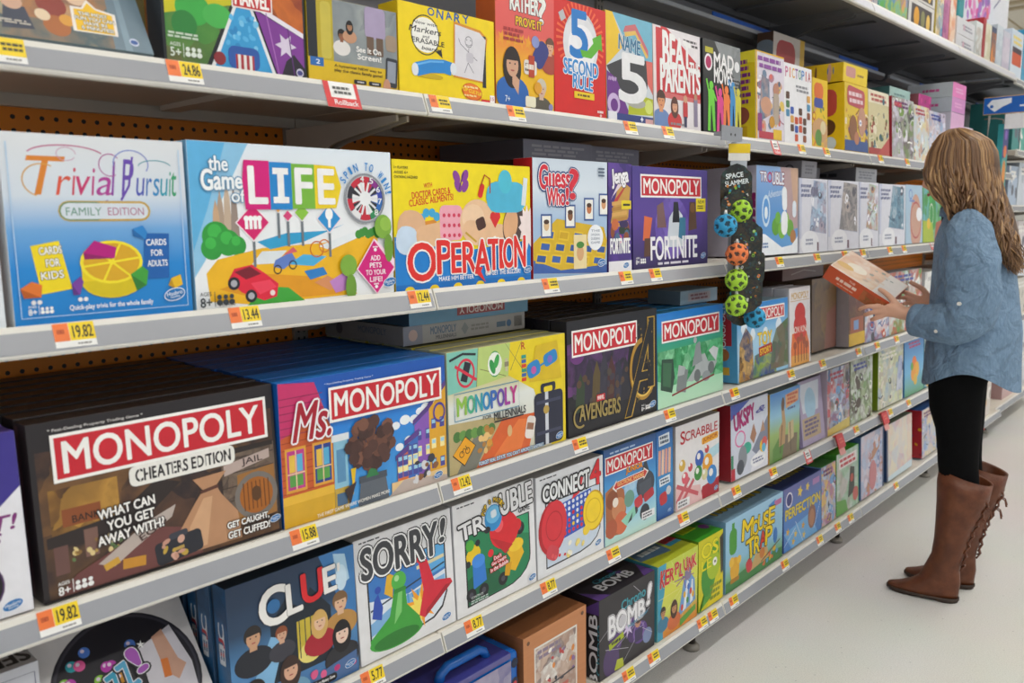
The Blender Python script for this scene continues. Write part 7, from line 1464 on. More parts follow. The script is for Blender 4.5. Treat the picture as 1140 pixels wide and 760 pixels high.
# turned hem thickness: a second skin just inside
inner = [[Vector((p.x*.985-.0007, p.y*.985, p.z)) for p in r] for r in rings[:4]]
mb2 = loft([rings[0], inner[0], inner[1], inner[2], inner[3]], DENIM, mb=mb)
sh = mb.build('shirt', PER, recalc=True)
def sleeve(pts, rad, name, btn=None):
    n = 28; rows = []; P = [Vector(p) for p in pts]
    # resample
    Q = []; RR = []
    for i in range(len(P)-1):
        for k in range(5):
            t = k/5; a, b, c, d = P[max(i-1, 0)], P[i], P[i+1], P[min(i+2, len(P)-1)]
            Q.append(.5*((2*b)+(c-a)*t+(2*a-5*b+4*c-d)*t*t+(-a+3*b-3*c+d)*t**3)); RR.append(rad[i]+(rad[i+1]-rad[i])*t)
    Q.append(P[-1]); RR.append(rad[-1])
    for i, q in enumerate(Q):
        d = (Q[min(i+1, len(Q)-1)]-Q[max(i-1, 0)]).normalized(); a = d.cross(Vector((0, 1, 0))).normalized(); b = d.cross(a)
        row = []
        for j in range(n):
            t = 2*PI*j/n; f = 1+.035*math.sin(i*1.5+2*math.sin(t))+.03*math.sin(3*t+i*.7)
            row.append(q+(a*math.cos(t)*1.05+b*math.sin(t)*.92)*RR[i]*f)
        rows.append(row)
    d = (Q[-1]-Q[-2]).normalized()
    rows.append([p+(Q[-1]-p)*.12+d*.002 for p in rows[-1]]); rows.append([p+(Q[-1]-p)*.1-d*.04 for p in rows[-2]])
    mb = loft(rows, DENIM); 
    # turn-up band
    c0, c1 = Q[-1]-d*.045, Q[-1]+d*.001
    o = mb.build(name, sh)
    cb = MB(); rr1 = RR[-1]*1.07; a = d.cross(Vector((0, 1, 0))).normalized(); b = d.cross(a)
    band = []
    for q, k in ((c0, 1.0), (c0, 1.05), ((c0+c1)/2, 1.07), (c1, 1.04), (c1, .95)): band.append([q+(a*math.cos(2*PI*j/n)*1.05+b*math.sin(2*PI*j/n)*.92)*rr1*k*(1+.012*math.sin(5*2*PI*j/n)) for j in range(n)])
    loft(band, DENIM, mb=cb); cb.build('cuff', sh)
    return Q, RR
sleeve([(.0, .12, 1.395), (-.012, .165, 1.365), (-.035, .195, 1.25), (-.045, .21, 1.12), (-.02, .21, 1.06), (.05, .178, 1.042), (.135, .135, 1.042)], [.035, .066, .083, .080, .078, .066, .05], 'sleeve')
sleeve([(.0, -.12, 1.395), (-.012, -.165, 1.365), (-.04, -.20, 1.25), (-.055, -.22, 1.12), (-.04, -.222, 1.075), (.02, -.2, 1.06), (.075, -.178, 1.068)], [.035, .066, .083, .080, .078, .066, .05], 'sleeve')
cb = MB(); cr = []
for z, r, dx in ((1.415, .070, 0), (1.445, .066, .008), (1.450, .072, .008), (1.418, .084, -.002)): cr.append([Vector((.012+dx+r*1.0*math.cos(2*PI*j/32), r*math.sin(2*PI*j/32), z-.012*math.cos(2*PI*j/32))) for j in range(32)])
loft(cr, DENIM, mb=cb); cb.build('collar', sh)
BUT = ink('#e6e4dc', .3)
for p, nrm in (((-.012, .292, 1.122), (.15, 1, .1)), ((.055, .2395, 1.02), (.25, 1, -.2))):
    n_ = Vector(nrm).normalized(); q = Vector(p); m = MB(); m.tube([q-n_*.012, q+n_*.003], .0062, BUT, 12); m.build('button', sh)
m = MB()   # sleeve tab and yoke seam
m.tube([(-.165, .06, 1.02), (-.186, .0, 1.02), (-.165, -.06, 1.02)], .0012, DENIM, 5)
m.build('seam', sh)

# leggings
lg = MB()
for s in (1, -1):
    rows = []
    for z, cf, cl, rf, rl in ((.93, -.03, .07, .10, .10), (.86, -.02, .085, .092, .094), (.80, -.006, .084, .09, .088), (.72, -.01, .083, .085, .08), (.65, -.022, .08, .074, .072), (.58, -.026, .08, .068, .064), (.52, -.03, .08, .066, .062), (.46, -.038, .08, .064, .06), (.40, -.045, .08, .056, .055)):
        rows.append([Vector((cf+rf*math.cos(2*PI*j/28), s*cl+rl*math.sin(2*PI*j/28), z)) for j in range(28)])
    loft(rows, LEGG, mb=lg, cap0=True, cap1=True)
lg.build('leggings', PER, recalc=True)

# boots
def boot(s, dx):
    mb = MB(); n = 36; rows = []
    def row(z0, cf, rf, rl, slope=0, wob=0):
        P = []
        for j in range(n):
            t = 2*PI*j/n; w_ = 1+wob*math.sin(3*t+z0*60)
            x = cf+rf*math.cos(t)*w_; P.append(Vector((x+dx, s*.08+rl*math.sin(t)*w_, z0+slope*(x-cf))))
        return P
    rows = [row(.482, -.058, .084, .064, .25), row(.485, -.058, .088, .068, .25), row(.43, -.052, .086, .067, .22), row(.37, -.046, .077, .062, .1, .01), row(.30, -.034, .064, .057, 0, .015), row(.24, -.028, .057, .053, -.1, .02), row(.18, -.018, .055, .05, -.15, .03), row(.135, -.006, .061, .046, -.3, .035), row(.10, .006, .068, .042, -.35, .02)]
    # instep and foot: rows lean over towards the toe
    for z0, cf, rf, rl, sl in ((.075, .024, .088, .041, -.32), (.052, .045, .112, .040, -.2), (.034, .056, .12, .041, -.06), (.018, .057, .12, .042, .0)):
        P = []
        for j in range(n):
            t = 2*PI*j/n; x = cf+rf*math.copysign(abs(math.cos(t))**.72, math.cos(t)); y = rl*math.copysign(abs(math.sin(t))**.8, math.sin(t))*(1-.18*max(0, math.cos(t))-.12*max(0, -math.cos(t))); P.append(Vector((x+dx, s*.08+y, z0+sl*(x-cf))))
        rows.append(P)
    inner = [p+(Vector((-.062+dx, s*.08, p.z))-p)*.05 for p in rows[0]]; low = [p-Vector((0, 0, .06)) for p in inner]
    loft([low, inner]+rows, LEATH, mb=mb, cap1=True)
    o = mb.build('boot', PER, recalc=True)
    sb = MB(); pr_ = []
    for z, k in ((.0185, 1.03), (.010, 1.035), (.0095, 1.03)):
        pr_.append([Vector((.057+.12*math.copysign(abs(math.cos(2*PI*j/n))**.72, math.cos(2*PI*j/n))*k+dx, s*.08+.042*k*math.copysign(abs(math.sin(2*PI*j/n))**.8, math.sin(2*PI*j/n))*(1-.18*max(0, math.cos(2*PI*j/n))-.12*max(0, -math.cos(2*PI*j/n))), z)) for j in range(n)])
    loft(pr_, SOLE, mb=sb, cap0=True, cap1=True)
    hr = [[Vector((-.015+.05*math.cos(2*PI*j/20)*k+dx, s*.08+.038*k*math.sin(2*PI*j/20), z)) for j in range(20)] for z, k in ((.0185, 1.0), (.001, .96))]
    loft(hr, SOLE, mb=sb, cap0=True, cap1=True)
    tr = [[Vector((.11+.062*math.cos(2*PI*j/20)+dx, s*.08+.034*math.sin(2*PI*j/20), z)) for j in range(20)] for z in (.0098, .001)]
    loft(tr, SOLE, mb=sb, cap0=True, cap1=True)
    sb.build('sole', o, recalc=True)
    lc = MB(); back = [(-.134, .40), (-.124, .36), (-.110, .32), (-.097, .28), (-.086, .24), (-.077, .20), (-.073, .16), (-.069, .13)]
    for i in range(len(back)-1):
        (x0, z0), (x1, z1) = back[i], back[i+1]
        for q in (-1, 1): lc.tube([(x0+dx+.004, s*.08+q*.022, z0), ((x0+x1)/2+dx-.006, s*.08, (z0+z1)/2), (x1+dx+.004, s*.08-q*.022, z1)], .0035, LEATH, 6)
    for x, z, a in ((-.128, .375, .03), (-.115, .33, .034)):
        for q in (-1, 1): lc.tube([(x+dx, s*.08+q*.008, z), (x+dx-.014, s*.08+q*.012, z-.008), (x+dx-.02, s*.08+q*.014, z-a)], [.0022, .0022, .0036], LEATH, 6)
    lc.build('lace', o)
boot(1, 0); boot(-1, -.04)

# ---- hair: inner mass and loose waves
mass = MB(); rows = []
for z, cf, rf, rl in ((1.697, .045, .02, .018), (1.688, .044, .055, .048), (1.665, .042, .092, .074), (1.63, .038, .113, .09), (1.58, .032, .118, .096), (1.53, .018, .112, .10), (1.47, -.018, .098, .11), (1.41, -.055, .085, .125), (1.35, -.085, .072, .128), (1.29, -.11, .058, .118), (1.24, -.128, .042, .10), (1.205, -.138, .025, .08)):
    r = []
    for j in range(36):
        t = 2*PI*j/36; k = 1.0
        if z < 1.65: k = 1-.75*max(0, math.cos(t))**2*min(1, (1.65-z)/.05)       # open in front of the face
        r.append(Vector((cf+rf*math.cos(t)*k, rl*math.sin(t), z)))
    rows.append(r)
loft(rows, HAIRS[3], mb=mass, cap0=True, cap1=True)
rr = random.Random(77)
HC = Vector((.048, 0, 1.585))
for i in range(760):
    s = 1 if rr.random() < .62 else -1
    phi = R(rr.uniform(42, 180))*s
    el0 = rr.uniform(-.15, 1.0)                # where on the crown it starts
    pts = []; rad = []
    ax, ay, az = .116, .092, .118
    lift = rr.uniform(1.0, 1.10)
    for k in range(6):
        e = PI/2*(1-(k/5.)*(1-.02)) if True else 0
        a = phi*(.55+.45*min(1, k/3)); 
        pts.append(HC+Vector((ax*math.cos(e)*math.cos(a), ay*math.cos(e)*math.sin(a), az*math.sin(e)))*lift)
    front = max(0, math.cos(phi)); side = abs(math.sin(phi)); back = max(0, -math.cos(phi))
    p0 = pts[-1]; zend = rr.uniform(1.21, 1.27) if back > .35 else rr.uniform(1.245, 1.35)
    fend = -.15-.02*rr.random() if back > .35 else -.03-.10*rr.random()-.04*back
    lend = s*(.04+.09*side+rr.uniform(-.02, .03))
    ph = (i % 26)*2.4+rr.uniform(-.35, .35); amp = rr.uniform(.009, .019); nn = 18
    for k in range(1, nn+1):
        t = k/nn; z = p0.z+(zend-p0.z)*t; q = t**1.25
        f = p0.x+(fend-p0.x)*q+.035*front*math.sin(PI*min(1, t*2.2))*(t < .46); l = p0.y*(1-t)+lend*t+s*.022*math.sin(PI*t)*side
        pts.append(Vector((f+amp*math.sin(ph+t*15)*min(1, t*1.6), l+amp*math.cos(ph+t*14)*min(1, t*1.6), z)))
    r0_ = rr.uniform(.0028, .0058); N_ = len(pts)
    rad = [r0_*(.5+.5*min(1, j/3))*(1 if j < N_*.7 else max(.15, 1-(j-N_*.7)/(N_*.3))) for j in range(N_)]
    mass.tube(pts, rad, HAIRS[rr.choice([0, 0, 1, 1, 2, 3])], 5, caps=False)
mass.build('hair', PER)

# ---- the box she holds
Cn = Vector((.224, .105, 1.0975)); U_ = Vector((.852, 0, .523)).normalized(); V_ = Vector((-.11, -.978, .176)); V_ = (V_-U_*V_.dot(U_)).normalized(); N_ = V_.cross(U_)*1
if N_.z < 0: N_ = -N_
rotz = Matrix.Rotation(R(190), 4, 'Z'); base = Vector((.449, 2.151, 0))
W_, D_, T_ = .25, .252, .058
# local frame of the held box: x = along U (away from her), y = -V (towards her left), z = N
Yd = N_.cross(U_); Mx = Matrix((U_, Yd, N_)).transposed().to_4x4()
held = empty('board_game_box'); ctr = Cn+U_*D_/2+V_*W_/2-N_*T_
held.matrix_world = Matrix.Translation(base) @ rotz @ Matrix.Translation(ctr) @ Mx
b = MB(); b.card((-D_/2, -W_/2, 0), (D_/2, W_/2, T_), [M('#d8c8b8'), M('#c2502e'), M('#dcc6b4')]); b.build('carton', held)
C = Cover(D_, W_, (-D_/2, -W_/2, T_), (1, 0, 0), (0, 1, 0), (0, 0, 1))
C.rect(0, 0, 1, 1, '#e4d3c4'); C.rect(.02, .02, .98, .98, busy(['#e0c2a0', '#e6d4c8', '#dcb090', '#e8ded4', '#d8b8a8'], 5, 61)); C.circ(.7, .55, .16, '#ece2d2'); C.circ(.85, .7, .14, '#d8b06a', ry=.1); C.rect(.02, .02, .3, .98, '#dcd6d2'); C.spots(['#a8a49c', '#c8b0a0', '#8f9a94', '#d8c8bc'], 16, 3, .02, .05, (.2, .1, .5, .9)); C.line([(.0, .01), (1, .01)], .015, '#c88a78'); C.line([(0, .99), (1, .99)], .02, '#f0e6e0')
C.done(held)
L = Cover(D_, T_, (D_/2, W_/2, 0), (-1, 0, 0), (0, 0, 1), (0, 1, 0))
L.rect(0, 0, 1, 1, '#c8552f'); L.rect(.6, 0, 1, .8, busy(['#b8482a', '#a85a34', '#8a5a30', '#c86a3c'], 12, 62)); L.T('THE', .36, .68, .46, .82, '#ecd0c0'); L.T('CASTLE', .14, .36, .58, .62, '#ecd0c0', bold=.02) if False else L.bars(.14, .32, .6, .64, 1, '#ecd0c0'); L.bars(.2, .14, .56, .26, 1, '#e0b098')
L.done(held, SIDEP)
tag(held, 'orange sided box with pale cover, held in the shopper\'s hands', 'board game')
# ------------------------------------------------------------------ boxes stacked above the top row
def a_brown(C): C.rect(0, 0, 1, 1, '#c8c0bc'); C.rrect(.1, .72, .7, .95, '#a8383a', .4); C.circ(.25, .4, .2, '#8a6248', ry=.25); C.circ(.7, .5, .2, '#9a7052', ry=.28); C.circ(.5, .25, .15, '#9aaec0'); C.rect(.85, 0, 1, 1, '#d0a830'); C.circ(.45, .48, .1, '#5a4034')
stacked('grey white box with brown faces standing behind the photo tile box', -.30, 2.125, 2.42, ZS['S1']+.001, .485, .07, '#c8c0bc', '#6a4a34', a_brown, left=lambda L: (L.rect(0, 0, 1, 1, '#5a4030'), L.circ(.5, .82, .12, '#8a98a8'), L.circ(.5, .6, .15, '#b08a5a')))
def a_yt(C): C.rect(0, 0, 1, 1, '#e6c82a'); C.rrect(.1, .3, .5, .85, '#c8908a', .3); C.bars(.55, .4, .9, .6, 1, '#8a6a3a')
stacked('yellow box lying across the two yellow face boxes', -.05, 2.22, 2.475, ZS['S1']+.275, .072, .22, '#e6c82a', '#dcb81e', a_yt, left=lambda L: (L.rect(0, 0, 1, 1, '#d8b41e'), L.circ(.35, .5, .06, '#5a3a28', ry=.4), L.circ(.5, .5, .06, '#6a4430', ry=.4), L.circ(.75, .5, .12, '#c89a80', ry=.5), L.circ(.72, .6, .03, '#3a6ab0', ry=.2), L.circ(.82, .6, .03, '#3a6ab0', ry=.2)))
stacked('pale teal box lying behind the beige and green cartoon boxes', -.13, 2.98, 3.27, ZS['S1']+.27, .075, .3, '#9fc0b8', '#3f6a68', lambda C: C.bars(.2, .3, .8, .7, 2, '#6a8a88'))
stacked('magenta box lying left of the pink ended stack', -.10, 3.30, 3.50, ZS['S1']+.27, .07, .3, '#b0207a', '#8a4a50', lambda C: C.spots(['#8a3a5a', '#c8408a'], 6, 3, .1, .3))
for i, (zz, l_, c1, c2) in enumerate(((0, 'pale pink box at the bottom of the pink ended stack', '#d8a8cc', '#c8c4d0'), (.272, 'lilac and grey box in the middle of the pink ended stack', '#cf8ac0', '#b4bcc4'), (.346, 'grey box with bright pink end crowning the stack above the shopper', '#e07ab8', '#b8c0c4'))):
    stacked(l_, -.03, 3.60, 3.84, ZS['S1']+.001+zz, (.27, .0735, .0735)[i], .22, c1, c2, lambda C: C.bars(.2, .3, .8, .7, 2, '#e8b0d4'), left=(lambda L: (L.rect(0, 0, 1, 1, c2), L.bars(.3, .35, .8, .65, 1, '#c0508a'))) if i else None)
for i, (y0, y1, H, c1, c2, l_) in enumerate(((3.87, 4.1, .22, '#d4c8d4', '#c8bccc', 'pale lilac box behind the shopper\'s head, just past the pink stack'), (4.11, 4.30, .2, '#c8b4c8', '#b8a4bc', 'dusty pink box behind the shopper\'s head beside the blue sign'))):
    stacked(l_, -.05, y0, y1, ZS['S1']+.001, H, .2, c1, c2, lambda C: (C.spots(['#e0d8e4', '#b8a0c0', '#d8a0b8'], 14, 5, .04, .1), C.bars(.2, .7, .8, .9, 2, '#9a7aa8')), GRP['S1'])
stacked('teal and orange box behind the dusty pink box', -.2, 3.98, 4.30, ZS['S1']+.232, .11, .2, '#2f9a92', '#c87a2a', lambda C: (C.poly([(0, .2), (1, .5), (1, .8), (0, .5)], '#d8842a'), C.poly([(.4, .1), (1, .3), (1, .5), (.4, .3)], '#5aa83a')))
t = empty('hanging_toy_pack', (.045, 4.42, 1.52)); q = MB(); q.card((-.03, -.06, 0), (0, .06, .4), [M('#2a2f7a'), M('#2f9aa0'), M('#2a2f7a')]); q.build('backing_card', t)
C = Cover(.12, .4, (0, -.06, 0)); C.circ(.5, .85, .07, '#8a5ac0'); C.poly([(0, .5), (1, .6), (1, .0), (0, 0)], '#3a9a94'); C.circ(.5, .62, .09, '#e0702a'); C.circ(.5, .3, .1, '#d8862a', ry=.2); C.done(t)
q = MB(); q.tube([(-.02, 0, .40), (-.02, 0, .43), (-.06, 0, .44), (-.12, 0, .44)], .004, POST, 6); q.build('hook', t)
tag(t, 'blue and teal hanging toy pack with orange figure under the blue sign', 'toy')
# far end bay
FB = random.Random(12)
def farbox(y0, y1, z, H, c1, c2, l_, xf=-.03):
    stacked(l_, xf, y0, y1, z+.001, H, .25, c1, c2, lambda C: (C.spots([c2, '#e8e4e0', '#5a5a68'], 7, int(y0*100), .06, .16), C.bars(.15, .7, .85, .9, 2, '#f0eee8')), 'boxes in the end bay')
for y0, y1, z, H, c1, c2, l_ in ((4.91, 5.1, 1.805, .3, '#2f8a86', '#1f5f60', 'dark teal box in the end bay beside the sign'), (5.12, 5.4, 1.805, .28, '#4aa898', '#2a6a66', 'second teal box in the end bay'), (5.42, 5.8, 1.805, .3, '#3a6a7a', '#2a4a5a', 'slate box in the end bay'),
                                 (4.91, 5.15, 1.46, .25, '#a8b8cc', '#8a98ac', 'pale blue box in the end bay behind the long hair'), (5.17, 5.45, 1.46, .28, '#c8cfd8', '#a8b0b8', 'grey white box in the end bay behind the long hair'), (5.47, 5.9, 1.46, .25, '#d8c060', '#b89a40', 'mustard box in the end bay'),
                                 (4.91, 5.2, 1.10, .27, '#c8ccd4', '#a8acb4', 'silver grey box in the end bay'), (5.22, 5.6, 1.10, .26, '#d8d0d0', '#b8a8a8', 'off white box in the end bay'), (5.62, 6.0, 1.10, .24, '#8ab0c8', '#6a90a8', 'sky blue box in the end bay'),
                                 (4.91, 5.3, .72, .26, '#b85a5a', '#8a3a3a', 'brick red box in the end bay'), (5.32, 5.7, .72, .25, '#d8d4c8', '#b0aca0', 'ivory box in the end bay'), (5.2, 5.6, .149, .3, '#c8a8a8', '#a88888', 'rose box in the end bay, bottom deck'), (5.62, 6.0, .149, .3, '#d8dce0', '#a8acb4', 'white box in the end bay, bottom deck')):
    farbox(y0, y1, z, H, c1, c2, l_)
# things between shopper and sign on the lower shelves, glimpsed past her
for y0, y1, lv, H, c1, c2, l_ in ((3.56, 3.8, 'S2', .24, '#3f3a44', '#2f2a34', 'charcoal box in front of the shopper\'s chin'), (3.84, 4.2, 'S2', .26, '#c8c8d0', '#a8a8b0', 'pale box hidden behind the shopper\'s hair'), (3.3, 3.62, 'S3', .27, '#e4e4e0', '#b8b8b8', 'white box with green tree print behind the shopper\'s sleeve'), (3.64, 4.0, 'S3', .27, '#6a3a34', '#4a2a26', 'dark red box behind the shopper\'s sleeve'),
                                  (3.95, 4.3, 'S5', .28, '#c04a44', '#8a2a2a', 'red box on the bottom deck behind the shopper\'s legs'), (4.32, 4.7, 'S5', .27, '#d8d0c8', '#a8a098', 'cream box on the bottom deck behind the shopper\'s legs')):
    stacked(l_, XF[lv]-.015, y0, y1, ZS[lv]+.001, H, .2, c1, c2, lambda C: (C.spots([c2, '#5a9a4a', '#d8a060', '#f0eee8'], 9, int(y0*50), .05, .13), C.bars(.1, .8, .6, .93, 1, c2)), GRP[lv])
q = stacked('orange ball shaped tin on the rail before the shopper\'s collar', .0, 3.535, 3.555, ZS['S2']+.001, .02, .02, '#e0502a', '#c04020', None) if False else None

# ------------------------------------------------------------------ boxes on the topmost black shelf
Z0 = ZS['S0']+.001
for y0, y1, H, c1, pal, l_ in ((2.36, 2.6, .26, '#8a3a3a', ['#a84a3a', '#e0d8d0', '#3a3a7a', '#d8a050'], 'dark red box at the start of the topmost shelf'), (2.61, 2.97, .26, '#4aa0b0', ['#5ab04a', '#3a8ac0', '#d8c84a', '#8ac0d0', '#e07a4a'], 'bright green and blue box on the topmost shelf'),
                               (3.39, 3.50, .36, '#d8c060', ['#d8b050', '#e8e0c8', '#3a8ac0', '#e8d890'], 'yellow and blue tall box on the topmost shelf'), (3.505, 3.60, .36, '#c05a90', ['#c05a90', '#d890b0', '#a0508a'], 'pink tall box on the topmost shelf'), (3.61, 3.71, .27, '#e0a070', ['#e8b080', '#f0e8e0', '#d87a4a'], 'white and orange slim box on the topmost shelf'),
                               (4.10, 4.23, .20, '#dce0e0', ['#e4e8e8', '#8a6a4a', '#c8d0d0'], 'white box with brown dots on the topmost shelf'), (4.24, 4.29, .24, '#b0303a', ['#b8343e', '#9a2430'], 'slim red box on the topmost shelf'), (4.30, 4.42, .22, '#e0dcc8', ['#e4e0d0', '#c8c0a0'], 'cream box on the topmost shelf'), (4.43, 4.53, .22, '#3a4a6a', ['#3a5a7a', '#e08a3a', '#2a3a5a'], 'navy and orange slim box on the topmost shelf'),
                               (4.54, 4.68, .25, '#c8d0d8', ['#d0d8e0', '#b0bcc8'], 'silver white box on the topmost shelf'), (4.69, 4.86, .24, '#c4c4d0', ['#d0c8d4', '#b8b0c4'], 'lilac white box on the topmost shelf')):
    stacked(l_, -.07, y0, y1, Z0, H, .25, c1, c1, lambda C: (C.rect(0, 0, 1, 1, busy(pal, 7, int(y0*10))), C.rect(0, .86, 1, 1, c1)), GRP['S0'])
for i, (z, l_) in enumerate(((0, 'white window box with yellow figures, lower of the pair on the topmost shelf'), (.132, 'white window box with yellow figures, upper of the pair on the topmost shelf'))):
    stacked(l_, -.07, 2.99, 3.36, Z0+z, .13, .25, '#d8d4d0', '#a8a4a4', lambda C: (C.rect(.1, .08, .9, .85, '#4a4448'), C.circ(.3, .45, .3, '#e0a030', ry=.34), C.circ(.55, .45, .22, '#8a8a5a', ry=.3), C.circ(.76, .4, .22, '#e8c060', ry=.3)), GRP['S0'])
for i, z in enumerate((0, .085)):
    stacked(['white and rose flat box beneath the teal pack on the topmost shelf', 'white flat box directly under the teal pack'][i], -.07, 3.74, 4.07, Z0+z, .082, .25, '#d4d4d8', '#e8e4e4', lambda C: (C.bars(.3, .3, .9, .7, 2, '#8a8a98'), C.circ(.4, .5, .2, '#c8a0b0')), GRP['S0'])
t = empty('teal_toy_pack', (-.07, 3.80, Z0+.1685)); q = MB(); q.card((-.12, -.05, 0), (0, .05, .10), [M('#2a8f96')]*3, .01); q.build('pack_body', t)
for s in (-1, 1): q = MB(); q.tube([(-.06, s*.03, .1), (-.06, s*.036, .15), (-.06, s*.03, .2)], [.013, .016, .008], ink('#1f8a94'), 8); q.build('ear', t)
tag(t, 'teal toy pack with two upright ears standing on the flat white boxes', 'toy', GRP['S0'])
for i, (y0, y1, z, H, c, l_) in enumerate(((4.9, 5.2, 2.246, .30, '#c8d4e0', 'pale blue box on the topmost shelf of the end bay'), (5.22, 5.6, 2.246, .34, '#3a9ac0', 'blue box with orange patch on the topmost shelf of the end bay'))):
    stacked(l_, -.07, y0, y1, z, H, .25, c, c, lambda C: (C.rect(.1, .3, .9, .55, '#c8502a'), C.rect(.1, .55, .9, .66, '#3a2a3a'), C.bars(.1, .7, .9, .9, 2, '#e8d060')), GRP['S0'])
# header signboard on the topmost shelf
t = empty('header_sign', (-.33, 4.35, 2.263)); q = MB(); q.box((-.01, -.5, .2), (.01, 1.5, .75), ink('#dcdce2', .4)); q.build('board', t)
for y in (-.45, 1.45): q = MB(); q.box((-.012, y-.015, 0), (.012, y+.015, .2), POST); q.build('support', t)
C = Cover(2, .55, (.0101, -.5, .2)); 
C.spots(['#d85aa8', '#a86ac0', '#e08ac0', '#8a6ab0', '#e0607a'], 60, 5, .03, .09, (.35, .3, .75, .85)); C.poly([(.1, .4), (.3, .62), (.32, .5), (.12, .3)], '#d8907a'); C.poly([(.08, .1), (.25, .22), (.24, .36), (.08, .28)], '#243f9a'); C.poly([(.26, .24), (.45, .3), (.44, .5), (.25, .38)], '#2548b8'); C.line([(.08, .09), (.26, .2)], .02, '#a8d060'); C.line([(.8, .6), (.95, .9)], .02, '#5a5a8a'); C.done(t)
tag(t, 'white header board with pink flowers and blue blocks above the topmost shelf', 'sign')

# ------------------------------------------------------------------ blue aisle flag
t = empty('aisle_sign', (.0, 4.3, 1.885)); BL = ink('#1d62b8', .3); OR = ink('#d8a860', .3); WH = ink('#e4e4e6', .3)
q = MB(); q.card((-.055, -.006, .085), (.36, .006, .182), [OR]*3, .003); q.build('frame', t)
C = Cover(.41, .091, (-.0525, -.0062, .088), (1, 0, 0), (0, 0, 1), (0, -1, 0)); C.rect(0, 0, 1, 1, BL); C.poly([(.04, .55), (.1, .85), (.34, .9), (.34, .6), (.24, .42), (.14, .12), (.09, .3)], '#e4e8ee'); C.circ(.1, .45, .1, '#1d62b8'); C.bars(.46, .6, .95, .85, 1, '#dfe6f0'); C.bars(.4, .3, .95, .48, 1, '#dfe6f0'); C.done(t)
q = MB(); q.card((.06, -.005, 0), (.3, .005, .083), [WH]*3, .002); q.build('ticket_card', t)
q = MB(); q.tube([(-.02, 0, .08), (-.03, 0, -.2), (-.06, 0, -.215)], .006, POST, 8); q.build('bracket_arm', t)
tag(t, 'blue flag sign with pale tool outline sticking out over the aisle', 'sign')

# ------------------------------------------------------------------ clip strip of foam balls
CARD = busy(['#1a1a1c', '#1a1a1c', '#1a1a1c', '#24342a', '#4a3a22', '#1f1f24', '#2a4a4a'], 26, 71)
fl = empty('clip_strip', (.05, 1.20, 1.56))
q = MB(); q.box((-.004, -.105, .075), (-.001, .02, .118), ink('#8f9298', .3))
q.box((-.03, -.10, .09), (-.004, -.06, .1), ink('#8f9298', .3)); q.build('flag_plate', fl)
q = MB()
for y in (-.05, -.025): q.tube([(-.0012, y, .094), (-.0006, y, .094)], .004, SLOT, 10)
q.build('rivet', fl)
ROT = Matrix.Rotation(R(-40), 4, 'Z')
q = MB(); q.box((0, -.026, -.36), (.002, .026, .075), ink('#b9bfc6', .25), ROT); q.build('strip', fl)
q = MB(); q.box((.002, -.034, .02), (.0035, .034, .07), ink('#e2dfd8', .3), ROT); q.box((.0036, -.034, .042), (.0042, .034, .07), ink('#e6c41c', .3), ROT); q.build('price_ticket', fl)
q = MB(); q.box((.002, -.012, -.02), (.0032, .012, -.008), ink('#f0f0f0'), ROT); q.build('peg_hole', fl)
tag(fl, 'grey hanging clip strip with yellow price ticket before the ice blue pop game', 'clip strip')
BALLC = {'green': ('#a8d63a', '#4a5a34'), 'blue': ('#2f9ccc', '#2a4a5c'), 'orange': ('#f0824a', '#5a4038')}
DIRS = [Vector((math.sqrt(1-q*q)*math.cos(2.39996*i), math.sqrt(1-q*q)*math.sin(2.39996*i), q)) for i, q in ((i, 1-2*(i+.5)/24) for i in range(24))]
